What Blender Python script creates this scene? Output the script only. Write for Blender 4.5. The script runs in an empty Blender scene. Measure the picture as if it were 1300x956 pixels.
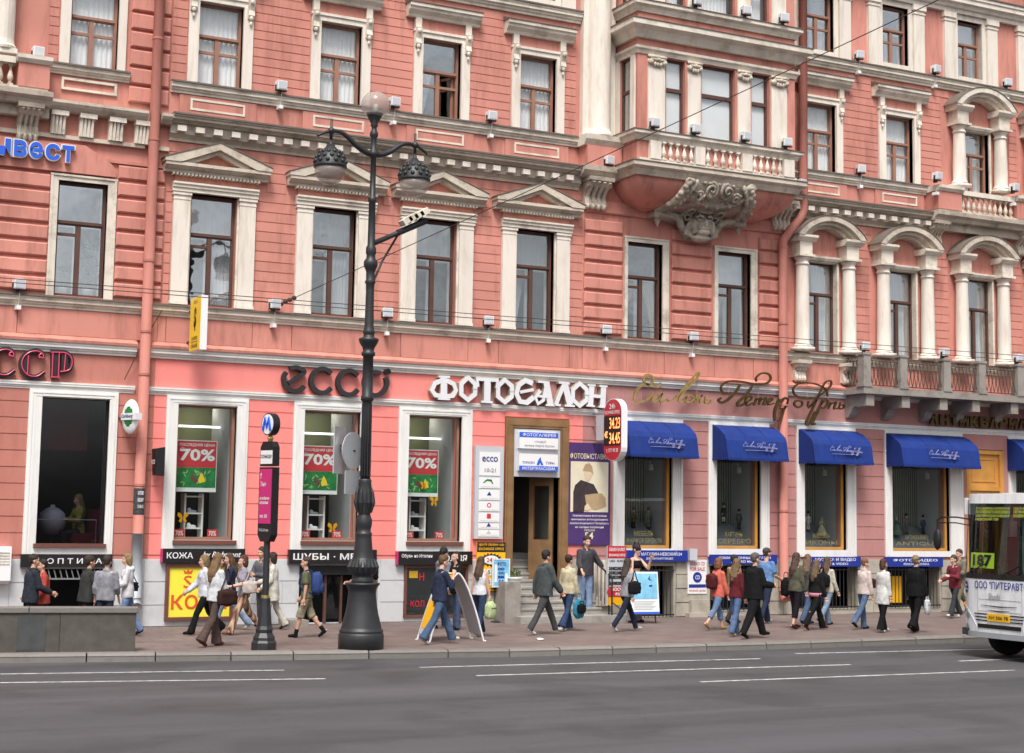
import bpy, bmesh, math, random
import numpy as np
from mathutils import Vector, Matrix
random.seed(7); rng = np.random.default_rng(7)
R = math.radians
scene = bpy.context.scene
COL = scene.collection

# ------------------------------------------------------------------ camera
YC = 32.8                      # metres from the camera to the facade plane (y = 0)
HC = 2.5                       # eye height above the pavement
FPX, CPX, CPY = 1995.45, 650.0, 433.0      # focal length and principal point of the 1300 px photo
PITCH, YAW, ROLL = 0.10809732, 0.47483453, 0.01595756
_f = np.array([math.sin(YAW)*math.cos(PITCH), math.cos(YAW)*math.cos(PITCH), math.sin(PITCH)])
_r = np.array([math.cos(YAW), -math.sin(YAW), 0.0]); _u = np.cross(_r, _f)
RT = _r*math.cos(ROLL) + _u*math.sin(ROLL); UP = _u*math.cos(ROLL) - _r*math.sin(ROLL); FW = _f
cam = bpy.data.cameras.new('camera'); camo = bpy.data.objects.new('camera', cam); COL.objects.link(camo)
camo.matrix_world = Matrix(((RT[0], UP[0], -FW[0], 0), (RT[1], UP[1], -FW[1], -YC), (RT[2], UP[2], -FW[2], HC), (0, 0, 0, 1)))
cam.sensor_fit = 'HORIZONTAL'; cam.sensor_width = 36.0; cam.lens = 36.0*FPX/1300.0
cam.shift_y = -(478.0-CPY)/1300.0
cam.clip_start = 0.2; cam.clip_end = 2000
scene.camera = camo

# ------------------------------------------------------------------ sky, sun, exposure (bright overcast)
SUN_EL, SUN_AZ = 58.0, -30.0   # azimuth measured from straight at the facade, towards the left of the street
world = bpy.data.worlds.new('World'); scene.world = world; world.use_nodes = True
nt = world.node_tree; nt.nodes.clear()
sky = nt.nodes.new('ShaderNodeTexSky'); sky.sky_type = 'NISHITA'; sky.sun_disc = False
sky.sun_elevation = R(SUN_EL); sky.sun_rotation = R(180 - SUN_AZ) ; sky.air_density = 1.0; sky.dust_density = 5.0; sky.ozone_density = 1.0; sky.altitude = 0
hs = nt.nodes.new('ShaderNodeHueSaturation'); hs.inputs['Saturation'].default_value = 0.22
tc = nt.nodes.new('ShaderNodeTexCoord'); cmap = nt.nodes.new('ShaderNodeMapping'); cmap.inputs['Scale'].default_value = (1.6, 1.6, 4.0)
cno = nt.nodes.new('ShaderNodeTexNoise'); cno.inputs['Scale'].default_value = 2.2; cno.inputs['Detail'].default_value = 7; cno.inputs['Roughness'].default_value = .58
crm = nt.nodes.new('ShaderNodeMapRange'); crm.inputs['From Min'].default_value = .34; crm.inputs['From Max'].default_value = .68; crm.inputs['To Min'].default_value = .62; crm.inputs['To Max'].default_value = 1.4
cmx = nt.nodes.new('ShaderNodeVectorMath'); cmx.operation = 'SCALE'
bg = nt.nodes.new('ShaderNodeBackground'); bg.inputs['Strength'].default_value = 0.085
wo = nt.nodes.new('ShaderNodeOutputWorld')
L = nt.links.new
L(sky.outputs[0], hs.inputs['Color']); L(tc.outputs['Generated'], cmap.inputs[0]); L(cmap.outputs[0], cno.inputs['Vector']); L(cno.outputs[0], crm.inputs[0])
L(hs.outputs[0], cmx.inputs[0]); L(crm.outputs[0], cmx.inputs['Scale']); L(cmx.outputs[0], bg.inputs['Color']); L(bg.outputs[0], wo.inputs['Surface'])
sl = bpy.data.lights.new('sun', 'SUN'); sl.energy = 1.5; sl.angle = R(17); sl.color = (1.0, .96, .9)
so = bpy.data.objects.new('sun', sl); COL.objects.link(so)
_sd = Vector((math.sin(R(SUN_AZ))*math.cos(R(SUN_EL)), -math.cos(R(SUN_AZ))*math.cos(R(SUN_EL)), math.sin(R(SUN_EL))))   # towards the sun
so.rotation_euler = _sd.to_track_quat('Z', 'Y').to_euler()
vs = scene.view_settings; vs.view_transform = 'Standard'; vs.look = 'None'; vs.gamma = 1.0; vs.use_curve_mapping = False; vs.exposure = 1.06
scene.cycles.max_bounces = 8; scene.cycles.transparent_max_bounces = 16; scene.cycles.caustics_reflective = False; scene.cycles.caustics_refractive = False

# ------------------------------------------------------------------ photo point -> place
def ray(px, py):
    return RT*((px-CPX)/FPX) - UP*((py-CPY)/FPX) + FW
def F(px, py, y=0.0):
    """world (x, z) where the sight line through a photo point meets the vertical plane y"""
    d = ray(px, py); t = (YC+y)/d[1]
    return d[0]*t, d[2]*t+HC
def G(px, py, z=0.0):
    """world (x, y) where it meets the level z"""
    d = ray(px, py); t = (z-HC)/d[2]
    return d[0]*t, d[1]*t-YC
def P3(px, py, y):
    x, z = F(px, py, y); return (x, y, z)

# ------------------------------------------------------------------ materials
def lin(c):
    if isinstance(c, str):
        c = [int(c[i:i+2], 16)/255 for i in (0, 2, 4)]
    return [(v/12.92 if v <= .04045 else ((v+.055)/1.055)**2.4) for v in c]
MATS = {}
def mat(name, col, rough=.7, var=.08, scale=1.2, bump=0.0, bscale=40., metal=0.0, dirt=None, dirt_amt=.35, dscale=1.3, streak=False, rnd=0.0, spec=.4, coat=0.0):
    """plain procedural surface: base colour with two sizes of mottling, optional dirt/streak stains and relief"""
    m = bpy.data.materials.new(name); m.use_nodes = True; n = m.node_tree.nodes; l = m.node_tree.links.new
    b = n['Principled BSDF']; b.inputs['Roughness'].default_value = rough; b.inputs['Metallic'].default_value = metal
    b.inputs['Specular IOR Level'].default_value = spec
    if coat: b.inputs['Coat Weight'].default_value = coat
    c = lin(col) if isinstance(col, str) else list(col)
    m.diffuse_color = (*c, 1)
    g = n.new('ShaderNodeNewGeometry')
    t1 = n.new('ShaderNodeTexNoise'); t1.inputs['Scale'].default_value = scale; t1.inputs['Detail'].default_value = 6; l(g.outputs['Position'], t1.inputs['Vector'])
    mr = n.new('ShaderNodeMapRange'); mr.inputs['From Min'].default_value = .3; mr.inputs['From Max'].default_value = .7
    mr.inputs['To Min'].default_value = 1-var; mr.inputs['To Max'].default_value = 1+var; l(t1.outputs[0], mr.inputs[0])
    sc = n.new('ShaderNodeVectorMath'); sc.operation = 'SCALE'; sc.inputs[0].default_value = c; l(mr.outputs[0], sc.inputs['Scale'])
    out = sc.outputs[0]
    if rnd:
        oi = n.new('ShaderNodeObjectInfo'); m2 = n.new('ShaderNodeMapRange'); m2.inputs['To Min'].default_value = 1-rnd; m2.inputs['To Max'].default_value = 1+rnd
        l(oi.outputs['Random'], m2.inputs[0]); s2 = n.new('ShaderNodeVectorMath'); s2.operation = 'SCALE'; l(out, s2.inputs[0]); l(m2.outputs[0], s2.inputs['Scale']); out = s2.outputs[0]
    if dirt:
        mp = n.new('ShaderNodeMapping'); mp.inputs['Scale'].default_value = (1, 1, .16) if streak else (1, 1, 1); l(g.outputs['Position'], mp.inputs[0])
        t2 = n.new('ShaderNodeTexNoise'); t2.inputs['Scale'].default_value = dscale*(3 if streak else 1); t2.inputs['Detail'].default_value = 9; t2.inputs['Roughness'].default_value = .68; l(mp.outputs[0], t2.inputs['Vector'])
        m3 = n.new('ShaderNodeMapRange'); m3.inputs['From Min'].default_value = .48; m3.inputs['From Max'].default_value = .72; m3.inputs['To Max'].default_value = dirt_amt; l(t2.outputs[0], m3.inputs[0])
        mx = n.new('ShaderNodeMix'); mx.data_type = 'RGBA'; l(m3.outputs[0], mx.inputs[0]); l(out, mx.inputs[6]); mx.inputs[7].default_value = (*lin(dirt), 1); out = mx.outputs[2]
    l(out, b.inputs['Base Color'])
    if bump:
        t3 = n.new('ShaderNodeTexNoise'); t3.inputs['Scale'].default_value = bscale; t3.inputs['Detail'].default_value = 4; l(g.outputs['Position'], t3.inputs['Vector'])
        bp = n.new('ShaderNodeBump'); bp.inputs['Strength'].default_value = bump; bp.inputs['Distance'].default_value = .02; l(t3.outputs[0], bp.inputs['Height']); l(bp.outputs[0], b.inputs['Normal'])
    MATS[name] = m; return m
def glass(name, tint=(1, 1, 1), refl=1.55, rough=.0, wav=.02, wscale=1.5):
    m = bpy.data.materials.new(name); m.use_nodes = True; n = m.node_tree.nodes; l = m.node_tree.links.new; n.clear()
    o = n.new('ShaderNodeOutputMaterial'); mx = n.new('ShaderNodeMixShader'); tr = n.new('ShaderNodeBsdfTransparent'); gl = n.new('ShaderNodeBsdfGlossy'); fr = n.new('ShaderNodeFresnel')
    tr.inputs[0].default_value = (*tint, 1); gl.inputs['Roughness'].default_value = rough; gl.inputs['Color'].default_value = (.93, .97, 1, 1)
    g = n.new('ShaderNodeNewGeometry'); io = n.new('ShaderNodeMapRange'); io.inputs['To Min'].default_value = refl; io.inputs['To Max'].default_value = 1/refl; l(g.outputs['Backfacing'], io.inputs[0]); l(io.outputs[0], fr.inputs['IOR']); t = n.new('ShaderNodeTexNoise'); t.inputs['Scale'].default_value = wscale; t.inputs['Detail'].default_value = 2; l(g.outputs['Position'], t.inputs['Vector'])
    bp = n.new('ShaderNodeBump'); bp.inputs['Strength'].default_value = wav; bp.inputs['Distance'].default_value = .3; l(t.outputs[0], bp.inputs['Height']); l(bp.outputs[0], gl.inputs['Normal'])
    l(fr.outputs[0], mx.inputs[0]); l(tr.outputs[0], mx.inputs[1]); l(gl.outputs[0], mx.inputs[2]); l(mx.outputs[0], o.inputs['Surface'])
    MATS[name] = m; return m
def emis(name, col, s):
    m = bpy.data.materials.new(name); m.use_nodes = True; b = m.node_tree.nodes['Principled BSDF']
    b.inputs['Base Color'].default_value = (*lin(col), 1); b.inputs['Emission Color'].default_value = (*lin(col), 1); b.inputs['Emission Strength'].default_value = s
    MATS[name] = m; return m
def M(n):
    return MATS[n] if isinstance(n, str) else n
PINKD = 'a0705f'
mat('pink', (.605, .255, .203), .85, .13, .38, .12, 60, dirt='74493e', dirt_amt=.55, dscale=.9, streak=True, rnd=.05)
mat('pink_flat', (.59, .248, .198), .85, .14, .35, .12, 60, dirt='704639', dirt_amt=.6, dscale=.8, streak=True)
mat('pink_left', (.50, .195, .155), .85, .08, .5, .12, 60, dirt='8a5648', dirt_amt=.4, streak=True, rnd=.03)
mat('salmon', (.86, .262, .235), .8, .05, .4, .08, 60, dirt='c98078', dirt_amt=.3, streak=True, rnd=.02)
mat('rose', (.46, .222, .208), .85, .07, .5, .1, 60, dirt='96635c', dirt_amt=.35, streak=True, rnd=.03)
mat('cream', (.74, .67, .575), .8, .08, .8, .15, 50, dirt='6f5f50', dirt_amt=.6, dscale=2.2, rnd=.04)
mat('cream_clean', (.77, .70, .62), .8, .05, .8, .1, 50, dirt='a39380', dirt_amt=.45, dscale=1.8, streak=True, rnd=.03)
mat('stone_dirty', (.60, .52, .43), .85, .16, 1.5, .35, 40, dirt='42372d', dirt_amt=.65, dscale=3.0)
mat('cornice_top', (.16, .13, .11), .6, .15, 2)
mat('white_paint', (.78, .77, .75), .6, .03, .8, .05, 50, dirt='a9a49c', dirt_amt=.3, dscale=1.6, streak=True)
mat('grey_plinth', (.60, .61, .63), .8, .05, .7, .12, 50, dirt='8b8b8a', dirt_amt=.4, dscale=1.4, rnd=.02)
mat('beige_plinth', (.42, .385, .325), .85, .12, 1.0, .3, 35, dirt='6b6256', dirt_amt=.5, dscale=2.2, rnd=.05)
mat('wood_frame', (.105, .05, .038), .55, .15, 3, .1, 30)
mat('wood_light', (.33, .165, .115), .6, .12, 3, .1, 30, dirt='8c7468', dirt_amt=.4)
mat('white_frame', (.75, .75, .74), .5, .03, 1)
mat('oak', (.235, .135, .062), .5, .25, 2.5, .1, 30)
mat('ochre', (.62, .30, .07), .5, .12, 2.5, .05, 30)
mat('brown_sill', (.16, .06, .045), .5, .1, 3)
mat('pipe_pink', (.46, .178, .142), .7, .1, 1.0, .1, 50, dirt='6b4238', dirt_amt=.4, streak=True)
mat('wire', (.05, .034, .026), .6, .1, 3)
mat('interior', (.20, .19, .18), .9, .1, .6)
mat('curtain', (.86, .87, .88), .9, .04, 2)
mat('drape', (.55, .47, .33), .9, .1, 3)
mat('olive', (.25, .27, .15), .8, .05, .6)
mat('iron', (.022, .023, .026), .45, .2, 6, .15, 60, spec=.5)
mat('iron_rust', (.06, .038, .028), .7, .3, 8, .2, 50)
mat('conc', (.30, .275, .25), .85, .12, 1.5, .3, 35, dirt='5a5048', dirt_amt=.6, dscale=3)
mat('black', (.012, .012, .013), .5, .1, 3)
mat('plastic_white', (.82, .82, .83), .4, .02, 2)
mat('steel', (.45, .46, .48), .35, .06, 3, metal=.8)
mat('alu', (.55, .56, .58), .4, .04, 3, metal=.5)
glass('glass', (.96, .98, .99), 3.3, 0, .018, 2.0)
glass('glass_clear', (.98, .99, .99), 1.65, 0, .012, 2.0)
glass('glass_dark', (.62, .63, .66), 1.6, 0, .006, .8)
mat('carving', (.40, .345, .285), .85, .2, 2.5, .4, 40, dirt='33291f', dirt_amt=.75, dscale=4)
glass('glass_shop', (.94, .97, .96), 1.45, 0, .006, .8)

# ------------------------------------------------------------------ mesh building
class MB:
    """collects faces; build() links them as ONE mesh object"""
    def __init__(s): s.v = []; s.f = []; s.m = []; s.cur = 0
    def add(s, vs, fs, m=None):
        o = len(s.v); s.v += [tuple(map(float, v)) for v in vs]; s.f += [tuple(i+o for i in f) for f in fs]; s.m += [s.cur if m is None else m]*len(fs); return s
    def box(s, x0, x1, y0, y1, z0, z1, m=None):
        return s.add([(x0, y0, z0), (x1, y0, z0), (x1, y1, z0), (x0, y1, z0), (x0, y0, z1), (x1, y0, z1), (x1, y1, z1), (x0, y1, z1)],
                     [(0, 3, 2, 1), (4, 5, 6, 7), (0, 1, 5, 4), (1, 2, 6, 5), (2, 3, 7, 6), (3, 0, 4, 7)], m)
    def cham(s, x0, x1, y0, y1, z0, z1, c, m=None):
        """box whose front (low y) edges are chamfered"""
        return s.add([(x0, y1, z0), (x1, y1, z0), (x1, y1, z1), (x0, y1, z1), (x0, y0+c, z0), (x1, y0+c, z0), (x1, y0+c, z1), (x0, y0+c, z1),
                      (x0+c, y0, z0+c), (x1-c, y0, z0+c), (x1-c, y0, z1-c), (x0+c, y0, z1-c)],
                     [(0, 3, 2, 1), (0, 1, 5, 4), (1, 2, 6, 5), (2, 3, 7, 6), (3, 0, 4, 7), (4, 5, 9, 8), (5, 6, 10, 9), (6, 7, 11, 10), (7, 4, 8, 11), (8, 9, 10, 11)], m)
    def poly(s, pts, axis, a, b, m=None):
        """closed outline (list of 2-D points) pushed along an axis from a to b"""
        n = len(pts)
        def q(p, t): return {'x': (t, p[0], p[1]), 'y': (p[0], t, p[1]), 'z': (p[0], p[1], t)}[axis]
        vs = [q(p, a) for p in pts]+[q(p, b) for p in pts]
        fs = [tuple(range(n))[::-1], tuple(range(n, 2*n))]+[(i, (i+1) % n, (i+1) % n+n, i+n) for i in range(n)]
        return s.add(vs, fs, m)
    def lathe(s, prof, c=(0, 0, 0), n=16, a0=0, a1=360, m=None, sx=1, sy=1):
        full = abs(a1-a0) >= 359.9; k = n if full else n+1; vs = []; fs = []
        for (r, z) in prof:
            for i in range(k):
                t = R(a0+(a1-a0)*i/n); vs.append((c[0]+r*sx*math.cos(t), c[1]+r*sy*math.sin(t), c[2]+z))
        for j in range(len(prof)-1):
            for i in range(n):
                i2 = (i+1) % k; fs.append((j*k+i, j*k+i2, (j+1)*k+i2, (j+1)*k+i))
        if full:
            fs.append(tuple(range(k))[::-1]); fs.append(tuple(range((len(prof)-1)*k, len(prof)*k)))
        return s.add(vs, fs, m)
    def tube(s, pts, r, n=8, m=None, closed=False):
        pts = [Vector(p) for p in pts]; N = len(pts); rs = r if hasattr(r, '__len__') else [r]*N
        up = Vector((0, 0, 1)); vs = []; fs = []; prev = None
        for i, p in enumerate(pts):
            d = (pts[min(i+1, N-1)]-pts[max(i-1, 0)]).normalized()
            a = d.cross(up) if prev is None else (prev-d*prev.dot(d))
            if a.length < 1e-4: a = d.cross(Vector((0, 1, 0)))
            a.normalize(); prev = a; b = d.cross(a)
            for k in range(n):
                t = 2*math.pi*k/n; vs.append(p+(a*math.cos(t)+b*math.sin(t))*rs[i])
        for i in range(N-1):
            for k in range(n): fs.append((i*n+k, i*n+(k+1) % n, (i+1)*n+(k+1) % n, (i+1)*n+k))
        fs.append(tuple(range(n))); fs.append(tuple(range((N-1)*n, N*n))[::-1])
        return s.add(vs, fs, m)
    def ell(s, c, r, n=12, k=8, m=None, rot=None):
        vs = []; fs = []
        for j in range(k+1):
            ph = math.pi*j/k
            for i in range(n):
                t = 2*math.pi*i/n; v = Vector((r[0]*math.sin(ph)*math.cos(t), r[1]*math.sin(ph)*math.sin(t), r[2]*math.cos(ph)))
                if rot is not None: v = rot @ v
                vs.append((c[0]+v.x, c[1]+v.y, c[2]+v.z))
        for j in range(k):
            for i in range(n): fs.append((j*n+i, (j+1)*n+i, (j+1)*n+(i+1) % n, j*n+(i+1) % n))
        return s.add(vs, fs, m)
    def strip(s, pts, w, y0, y1, m=None):
        """a flat brush stroke in the xz plane: polyline pts with widths w, from depth y0 (front) to y1"""
        P = [Vector((p[0], p[1])) for p in pts]; N = len(P); ws = w if hasattr(w, '__len__') else [w]*N; l = []; r = []
        for i in range(N):
            d = P[min(i+1, N-1)]-P[max(i-1, 0)]; d = d.normalized() if d.length > 1e-9 else Vector((1, 0)); q = Vector((-d.y, d.x))*ws[i]/2
            l.append(P[i]+q); r.append(P[i]-q)
        vs = []; fs = []
        for i in range(N):
            vs += [(l[i].x, y0, l[i].y), (r[i].x, y0, r[i].y), (r[i].x, y1, r[i].y), (l[i].x, y1, l[i].y)]
        for i in range(N-1):
            a = i*4; b = a+4
            for k in range(4): fs.append((a+k, b+k, b+(k+1) % 4, a+(k+1) % 4))
        fs += [(0, 1, 2, 3), ((N-1)*4+3, (N-1)*4+2, (N-1)*4+1, (N-1)*4)]
        return s.add(vs, fs, m)
    def xform(s, mtx, start=0):
        s.v[start:] = [tuple(mtx @ Vector(v)) for v in s.v[start:]]; return s
    def mesh(s, name, mats, smooth=False):
        me = bpy.data.meshes.new(name); me.from_pydata(s.v, [], s.f)
        for mm in (mats if isinstance(mats, (list, tuple)) else [mats]): me.materials.append(M(mm))
        if any(s.m): me.polygons.foreach_set('material_index', s.m)
        if smooth: me.polygons.foreach_set('use_smooth', [True]*len(s.f))
        me.validate(); me.update(); return me
    def build(s, name, mats, parent=None, loc=None, rz=0, smooth=False, fix=False):
        me = s.mesh(name, mats, smooth)
        if fix: fix_normals(me)
        return link(name, me, parent, loc, rz)
def fix_normals(me):
    bm = bmesh.new(); bm.from_mesh(me); bmesh.ops.recalc_face_normals(bm, faces=bm.faces); bm.to_mesh(me); bm.free()
def link(name, me, parent=None, loc=None, rz=0, scale=None):
    o = bpy.data.objects.new(name, me); COL.objects.link(o)
    if loc is not None: o.location = loc
    if rz: o.rotation_euler = (0, 0, rz)
    if scale is not None: o.scale = scale
    if parent is not None: o.parent = parent
    return o
def tag(o, label, cat, group=None):
    o['label'] = label; o['category'] = cat
    if group: o['group'] = group
    return o
def thing(name, label, cat, loc=(0, 0, 0), rz=0, group=None):
    return tag(link(name, None, None, loc, rz), label, cat, group)
def kind(o, k): o['kind'] = k; return o
def copy_tree(o, parent=None):
    c = o.copy(); COL.objects.link(c); c.parent = parent
    for ch in list(o.children): copy_tree(ch, c)
    return c
UNIT = {}
def unit(mname, ch=False):
    """shared unit block, one per material"""
    k = (mname, ch)
    if k not in UNIT:
        b = MB(); b.box(0, 1, 0, 1, 0, 1); UNIT[k] = b.mesh('block', mname)
    return UNIT[k]
def block(name, x0, x1, y0, y1, z0, z1, mname, parent):
    return link(name, unit(mname), parent, (x0, y0, z0), 0, (x1-x0, y1-y0, z1-z0))
# text: glyph triangles, each a hair proud of the next so that overlapping outlines never share a plane
_tc = {}
def text_tris(body, offset=0.0, shear=0.0, spacing=1.0):
    k = (body, offset, shear, spacing)
    if k in _tc: return _tc[k]
    c = bpy.data.curves.new('t', 'FONT'); c.body = body; c.size = 1; c.offset = offset; c.shear = shear; c.space_character = spacing; c.resolution_u = 2
    o = bpy.data.objects.new('t', c); COL.objects.link(o); dg = bpy.context.evaluated_depsgraph_get()
    me = bpy.data.meshes.new_from_object(o.evaluated_get(dg)); vs = [v.co.copy() for v in me.vertices]
    tr = [[(vs[i].x, vs[i].y) for i in p.vertices] for p in me.polygons if p.area > 1e-7]
    bpy.data.objects.remove(o); bpy.data.curves.remove(c); bpy.data.meshes.remove(me)
    xs = [q[0] for t in tr for q in t]; ys = [q[1] for t in tr for q in t]
    _tc[k] = (tr, min(xs), max(xs), min(ys), max(ys)); return _tc[k]
def text_mb(mb, body, x0, x1, z0, z1, y, offset=.0, shear=0, m=None, spacing=1.0, fit=True, vert=None):
    """lay text into the rectangle x0..x1, z0..z1 facing -y"""
    tr, a, b, c, d = text_tris(body, offset, shear, spacing)
    sx = (x1-x0)/max(b-a, 1e-6); sz = (z1-z0)/max(d-c, 1e-6)
    vs = []; fs = []
    for i, t in enumerate(tr):
        o = len(vs)
        for q in t: vs.append((x0+(q[0]-a)*sx, y-(i % 23)*.00012, z0+(q[1]-c)*sz))
        fs.append((o, o+1, o+2))
    return mb.add(vs, fs, m)

# ================================================================== the building
BX0, BX1 = 1.5, 37.0
B = thing('townhouse', 'long pink stucco apartment house with cream window surrounds and shops below', 'building')
def prof(z0, z1, d, back=.02):
    h = z1-z0
    return [(back, z0), (-d*.35, z0), (-d*.35, z0+.22*h), (-d*.55, z0+.26*h), (-d*.62, z0+.44*h), (-d*.90, z0+.50*h), (-d*.90, z0+.74*h), (-d, z0+.77*h), (-d, z1), (back, z1)]
def cornice(name, x0, x1, z0, z1, d, m, flash=True, y=0, back=.02):
    b = MB(); b.poly([(q[0]+y, q[1]) for q in prof(z0, z1, d, back)], 'x', x0, x1)
    o = b.build(name, m, B)
    if flash:
        f = MB(); f.box(x0-.004, x1+.004, y-d-.025, y+back, z1+.001, z1+.016); f.box(x0-.004, x1+.004, y-d-.028, y-d-.004, z1-.022, z1+.014); f.build('flashing', 'cornice_top', o)
    return o
# ---- openings
C1 = {'a': 6.75, 'b': 9.555, 'c': 12.335, 'd': 14.85, 'e': 17.44, 'f': 20.525, 'g': 23.21, 'h': 26.0, 'i': 28.71, 'j': 31.49, 'k': 34.25}
OPEN1 = [(C1[k]-.51, C1[k]+.51, 6.78, 9.18) for k in C1]
C2 = {'a': 6.83, 'b': 9.56, 'c': 12.36, 'd': 14.88, 'e': 17.44, 'f': 26.0, 'g': 28.69, 'h': 31.47, 'i': 34.2}
OPEN2 = [(C2[k]-.5, C2[k]+.5, 11.62, 13.47) for k in C2]
C3 = {'a': 6.83, 'b': 9.56, 'c': 12.36, 'd': 14.88, 'e': 17.44, 'f': 26.0, 'g': 28.6, 'h': 31.32, 'i': 34.1}
OPEN3 = [(C3[k]-.46, C3[k]+.46, 14.92, 16.56) for k in C3]
GW = {'a': (6.12, 7.49, 1.66, 4.69), 'b': (8.93, 10.22, 1.8, 4.66), 'c': (11.75, 13.07, 1.8, 4.66), 'd': (14.25, 15.58, 1.8, 4.66),
      'e': (19.97, 21.35, 1.66, 4.62), 'f': (22.66, 24.02, 1.66, 4.62), 'g': (25.4, 26.78, 1.64, 4.62), 'h': (28.3, 30.33, 1.62, 4.62), 'i': (32.75, 34.4, 1.62, 4.62)}
DOOR = (16.93, 18.16, .9, 4.46)
YDOOR = (30.99, 32.25, .16, 4.33)
OPENG = list(GW.values())+[(DOOR[0], DOOR[1], 1.40, DOOR[3]), (YDOOR[0], YDOOR[1], 1.40, YDOOR[3])]
CELL = {'optika': (6.0, 7.6, 0.0, 1.2), 'fur': (11.75, 13.6, 0.0, 1.26), 'grate_e': (20.15, 21.42, .0, 1.24), 'grate_f': (22.5, 24.25, .12, 1.24), 'grate_g': (25.2, 27.15, .12, 1.24), 'grate_h': (28.15, 29.95, .12, 1.24)}
OPENP = list(CELL.values())+[(DOOR[0], DOOR[1], 0, 1.40), (YDOOR[0], YDOOR[1], .0, 1.40)]
def wall(name, x0, x1, z0, z1, ops, m, y0=0.0, t=.42):
    ops = [(max(a, x0), min(b, x1), max(c, z0), min(d, z1)) for a, b, c, d in ops if b > x0 and a < x1 and d > z0 and c < z1]
    zs = sorted({z0, z1, *[o[2] for o in ops], *[o[3] for o in ops]}); b = MB()
    for i in range(len(zs)-1):
        za, zb = zs[i], zs[i+1]; zm = (za+zb)/2; xs = x0
        cut = sorted((o[0], o[1]) for o in ops if o[2] < zm < o[3])
        for a, c in cut+[(x1, x1)]:
            if a-xs > 1e-4: b.box(xs, a, y0, y0+t, za, zb)
            xs = c
    return b.build(name, m, B)
wall('plinth_wall', BX0, 18.55, -.3, 1.40, OPENP, 'grey_plinth', .0)
wall('plinth_wall', 18.55, BX1, -.3, 1.40, OPENP, 'beige_plinth', .0)
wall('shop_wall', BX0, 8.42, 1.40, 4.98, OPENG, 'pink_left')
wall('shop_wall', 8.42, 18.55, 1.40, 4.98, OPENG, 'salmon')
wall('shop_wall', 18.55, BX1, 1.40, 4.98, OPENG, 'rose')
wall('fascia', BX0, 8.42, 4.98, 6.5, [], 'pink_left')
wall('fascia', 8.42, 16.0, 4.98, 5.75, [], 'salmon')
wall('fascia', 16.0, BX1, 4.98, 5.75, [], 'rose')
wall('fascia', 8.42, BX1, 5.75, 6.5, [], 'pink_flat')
wall('storey_wall', BX0, BX1, 6.5, 10.85, OPEN1, 'pink_flat')
BAYX = (19.6, 24.32); BAYD = 1.1
wall('storey_wall', BX0, BX1, 10.85, 14.5, OPEN2+[(19.9, 24.0, 11.7, 13.7)], 'pink_flat')
wall('storey_wall', BX0, BX1, 14.5, 18.9, OPEN3+[(19.9, 24.0, 15.0, 16.6)], 'pink_flat')
# shell: back, sides, slabs, roof
b = MB(); b.box(BX0, BX1, 7.0, 7.3, -.3, 18.9); b.box(BX0, BX0+.3, .42, 7.0, -.3, 18.9); b.box(BX1-.3, BX1, .42, 7.0, -.3, 18.9); b.build('rear_walls', 'interior', B)
for z in (-.3, 1.28, 4.75, 6.45, 10.95, 14.6, 18.6):
    for xa, xb in (((BX0+.3, 16.8), (18.3, BX1-.3)) if z in (-.3, 1.28) else ((BX0+.3, BX1-.3),)):
        b = MB(); b.box(xa, xb, .42, 7.0, z, z+.12); b.build('floor_slab', 'interior', B)
b = MB(); b.poly([(-.5, 18.9), (-.5, 19.05), (7.3, 21.0), (7.3, 18.9)], 'x', BX0-.1, BX1+.1); b.build('roof', 'iron_rust', B)
for x in (8.35, 11.0, 13.6, 16.35, 18.9, 22.0, 24.75, 27.4, 30.6, 32.5):
    b = MB(); b.box(x-.06, x+.06, .42, 7.0, 1.40, 4.75); b.build('partition', 'interior', B)
for x in (8.2, 11.0, 16.1, 19.0, 21.9, 24.8, 30.1):
    for z0, z1 in ((6.57, 10.95), (11.07, 14.6), (14.72, 18.6)):
        b = MB(); b.box(x-.06, x+.06, .42, 7.0, z0, z1); b.build('partition', 'interior', B)

# ---- courses of the stucco: every course between two surrounds is a block standing proud of the wall
def courses(name, x0, x1, joints, m, d=.016, gap=.020, y=0, skip=()):
    for i in range(len(joints)-1):
        za, zb = joints[i]+gap/2, joints[i+1]-gap/2
        segs = [(x0, x1)]
        for (a, b_, c, e) in skip:
            if zb > c+.02 and za < e-.02:
                ns = []
                for s0, s1 in segs:
                    if b_ <= s0 or a >= s1: ns.append((s0, s1)); continue
                    if a-s0 > .08: ns.append((s0, a))
                    if s1-b_ > .08: ns.append((b_, s1))
                segs = ns
        for s0, s1 in segs: block(name, s0, s1, y-d, y+.01, za, zb, m, B)
def steps(z0, z1, p):
    n = max(1, round((z1-z0)/p)); return [z0+(z1-z0)*i/n for i in range(n+1)]
RB = {}
def rustic(x0, x1, z0, z1, m, d=.075):
    k = (round(x1-x0, 2), round(z1-z0, 2), m, d)
    if k not in RB:
        q = MB(); q.cham(0, x1-x0, -d, .01, 0, z1-z0, .03); RB[k] = q.mesh('rusticated_block', m)
    return link('rusticated_block', RB[k], B, (x0, 0, z0))
JG = [1.48, 1.92, 2.25, 2.58, 2.91, 3.24, 3.575, 3.905, 4.235, 4.565, 4.85]
FR = {'a': (5.86, 7.66), 'b': (8.68, 10.47), 'c': (11.5, 13.3), 'd': (14.0, 15.84), 'e': (19.65, 21.65), 'f': (22.42, 24.28), 'g': (25.15, 27.08), 'h': (28.06, 30.8), 'i': (32.48, 34.7)}
courses('shopfront_course', 3.2, 5.86, JG, 'pink_left'); courses('shopfront_course', 7.66, 8.4, JG, 'pink_left')
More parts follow.
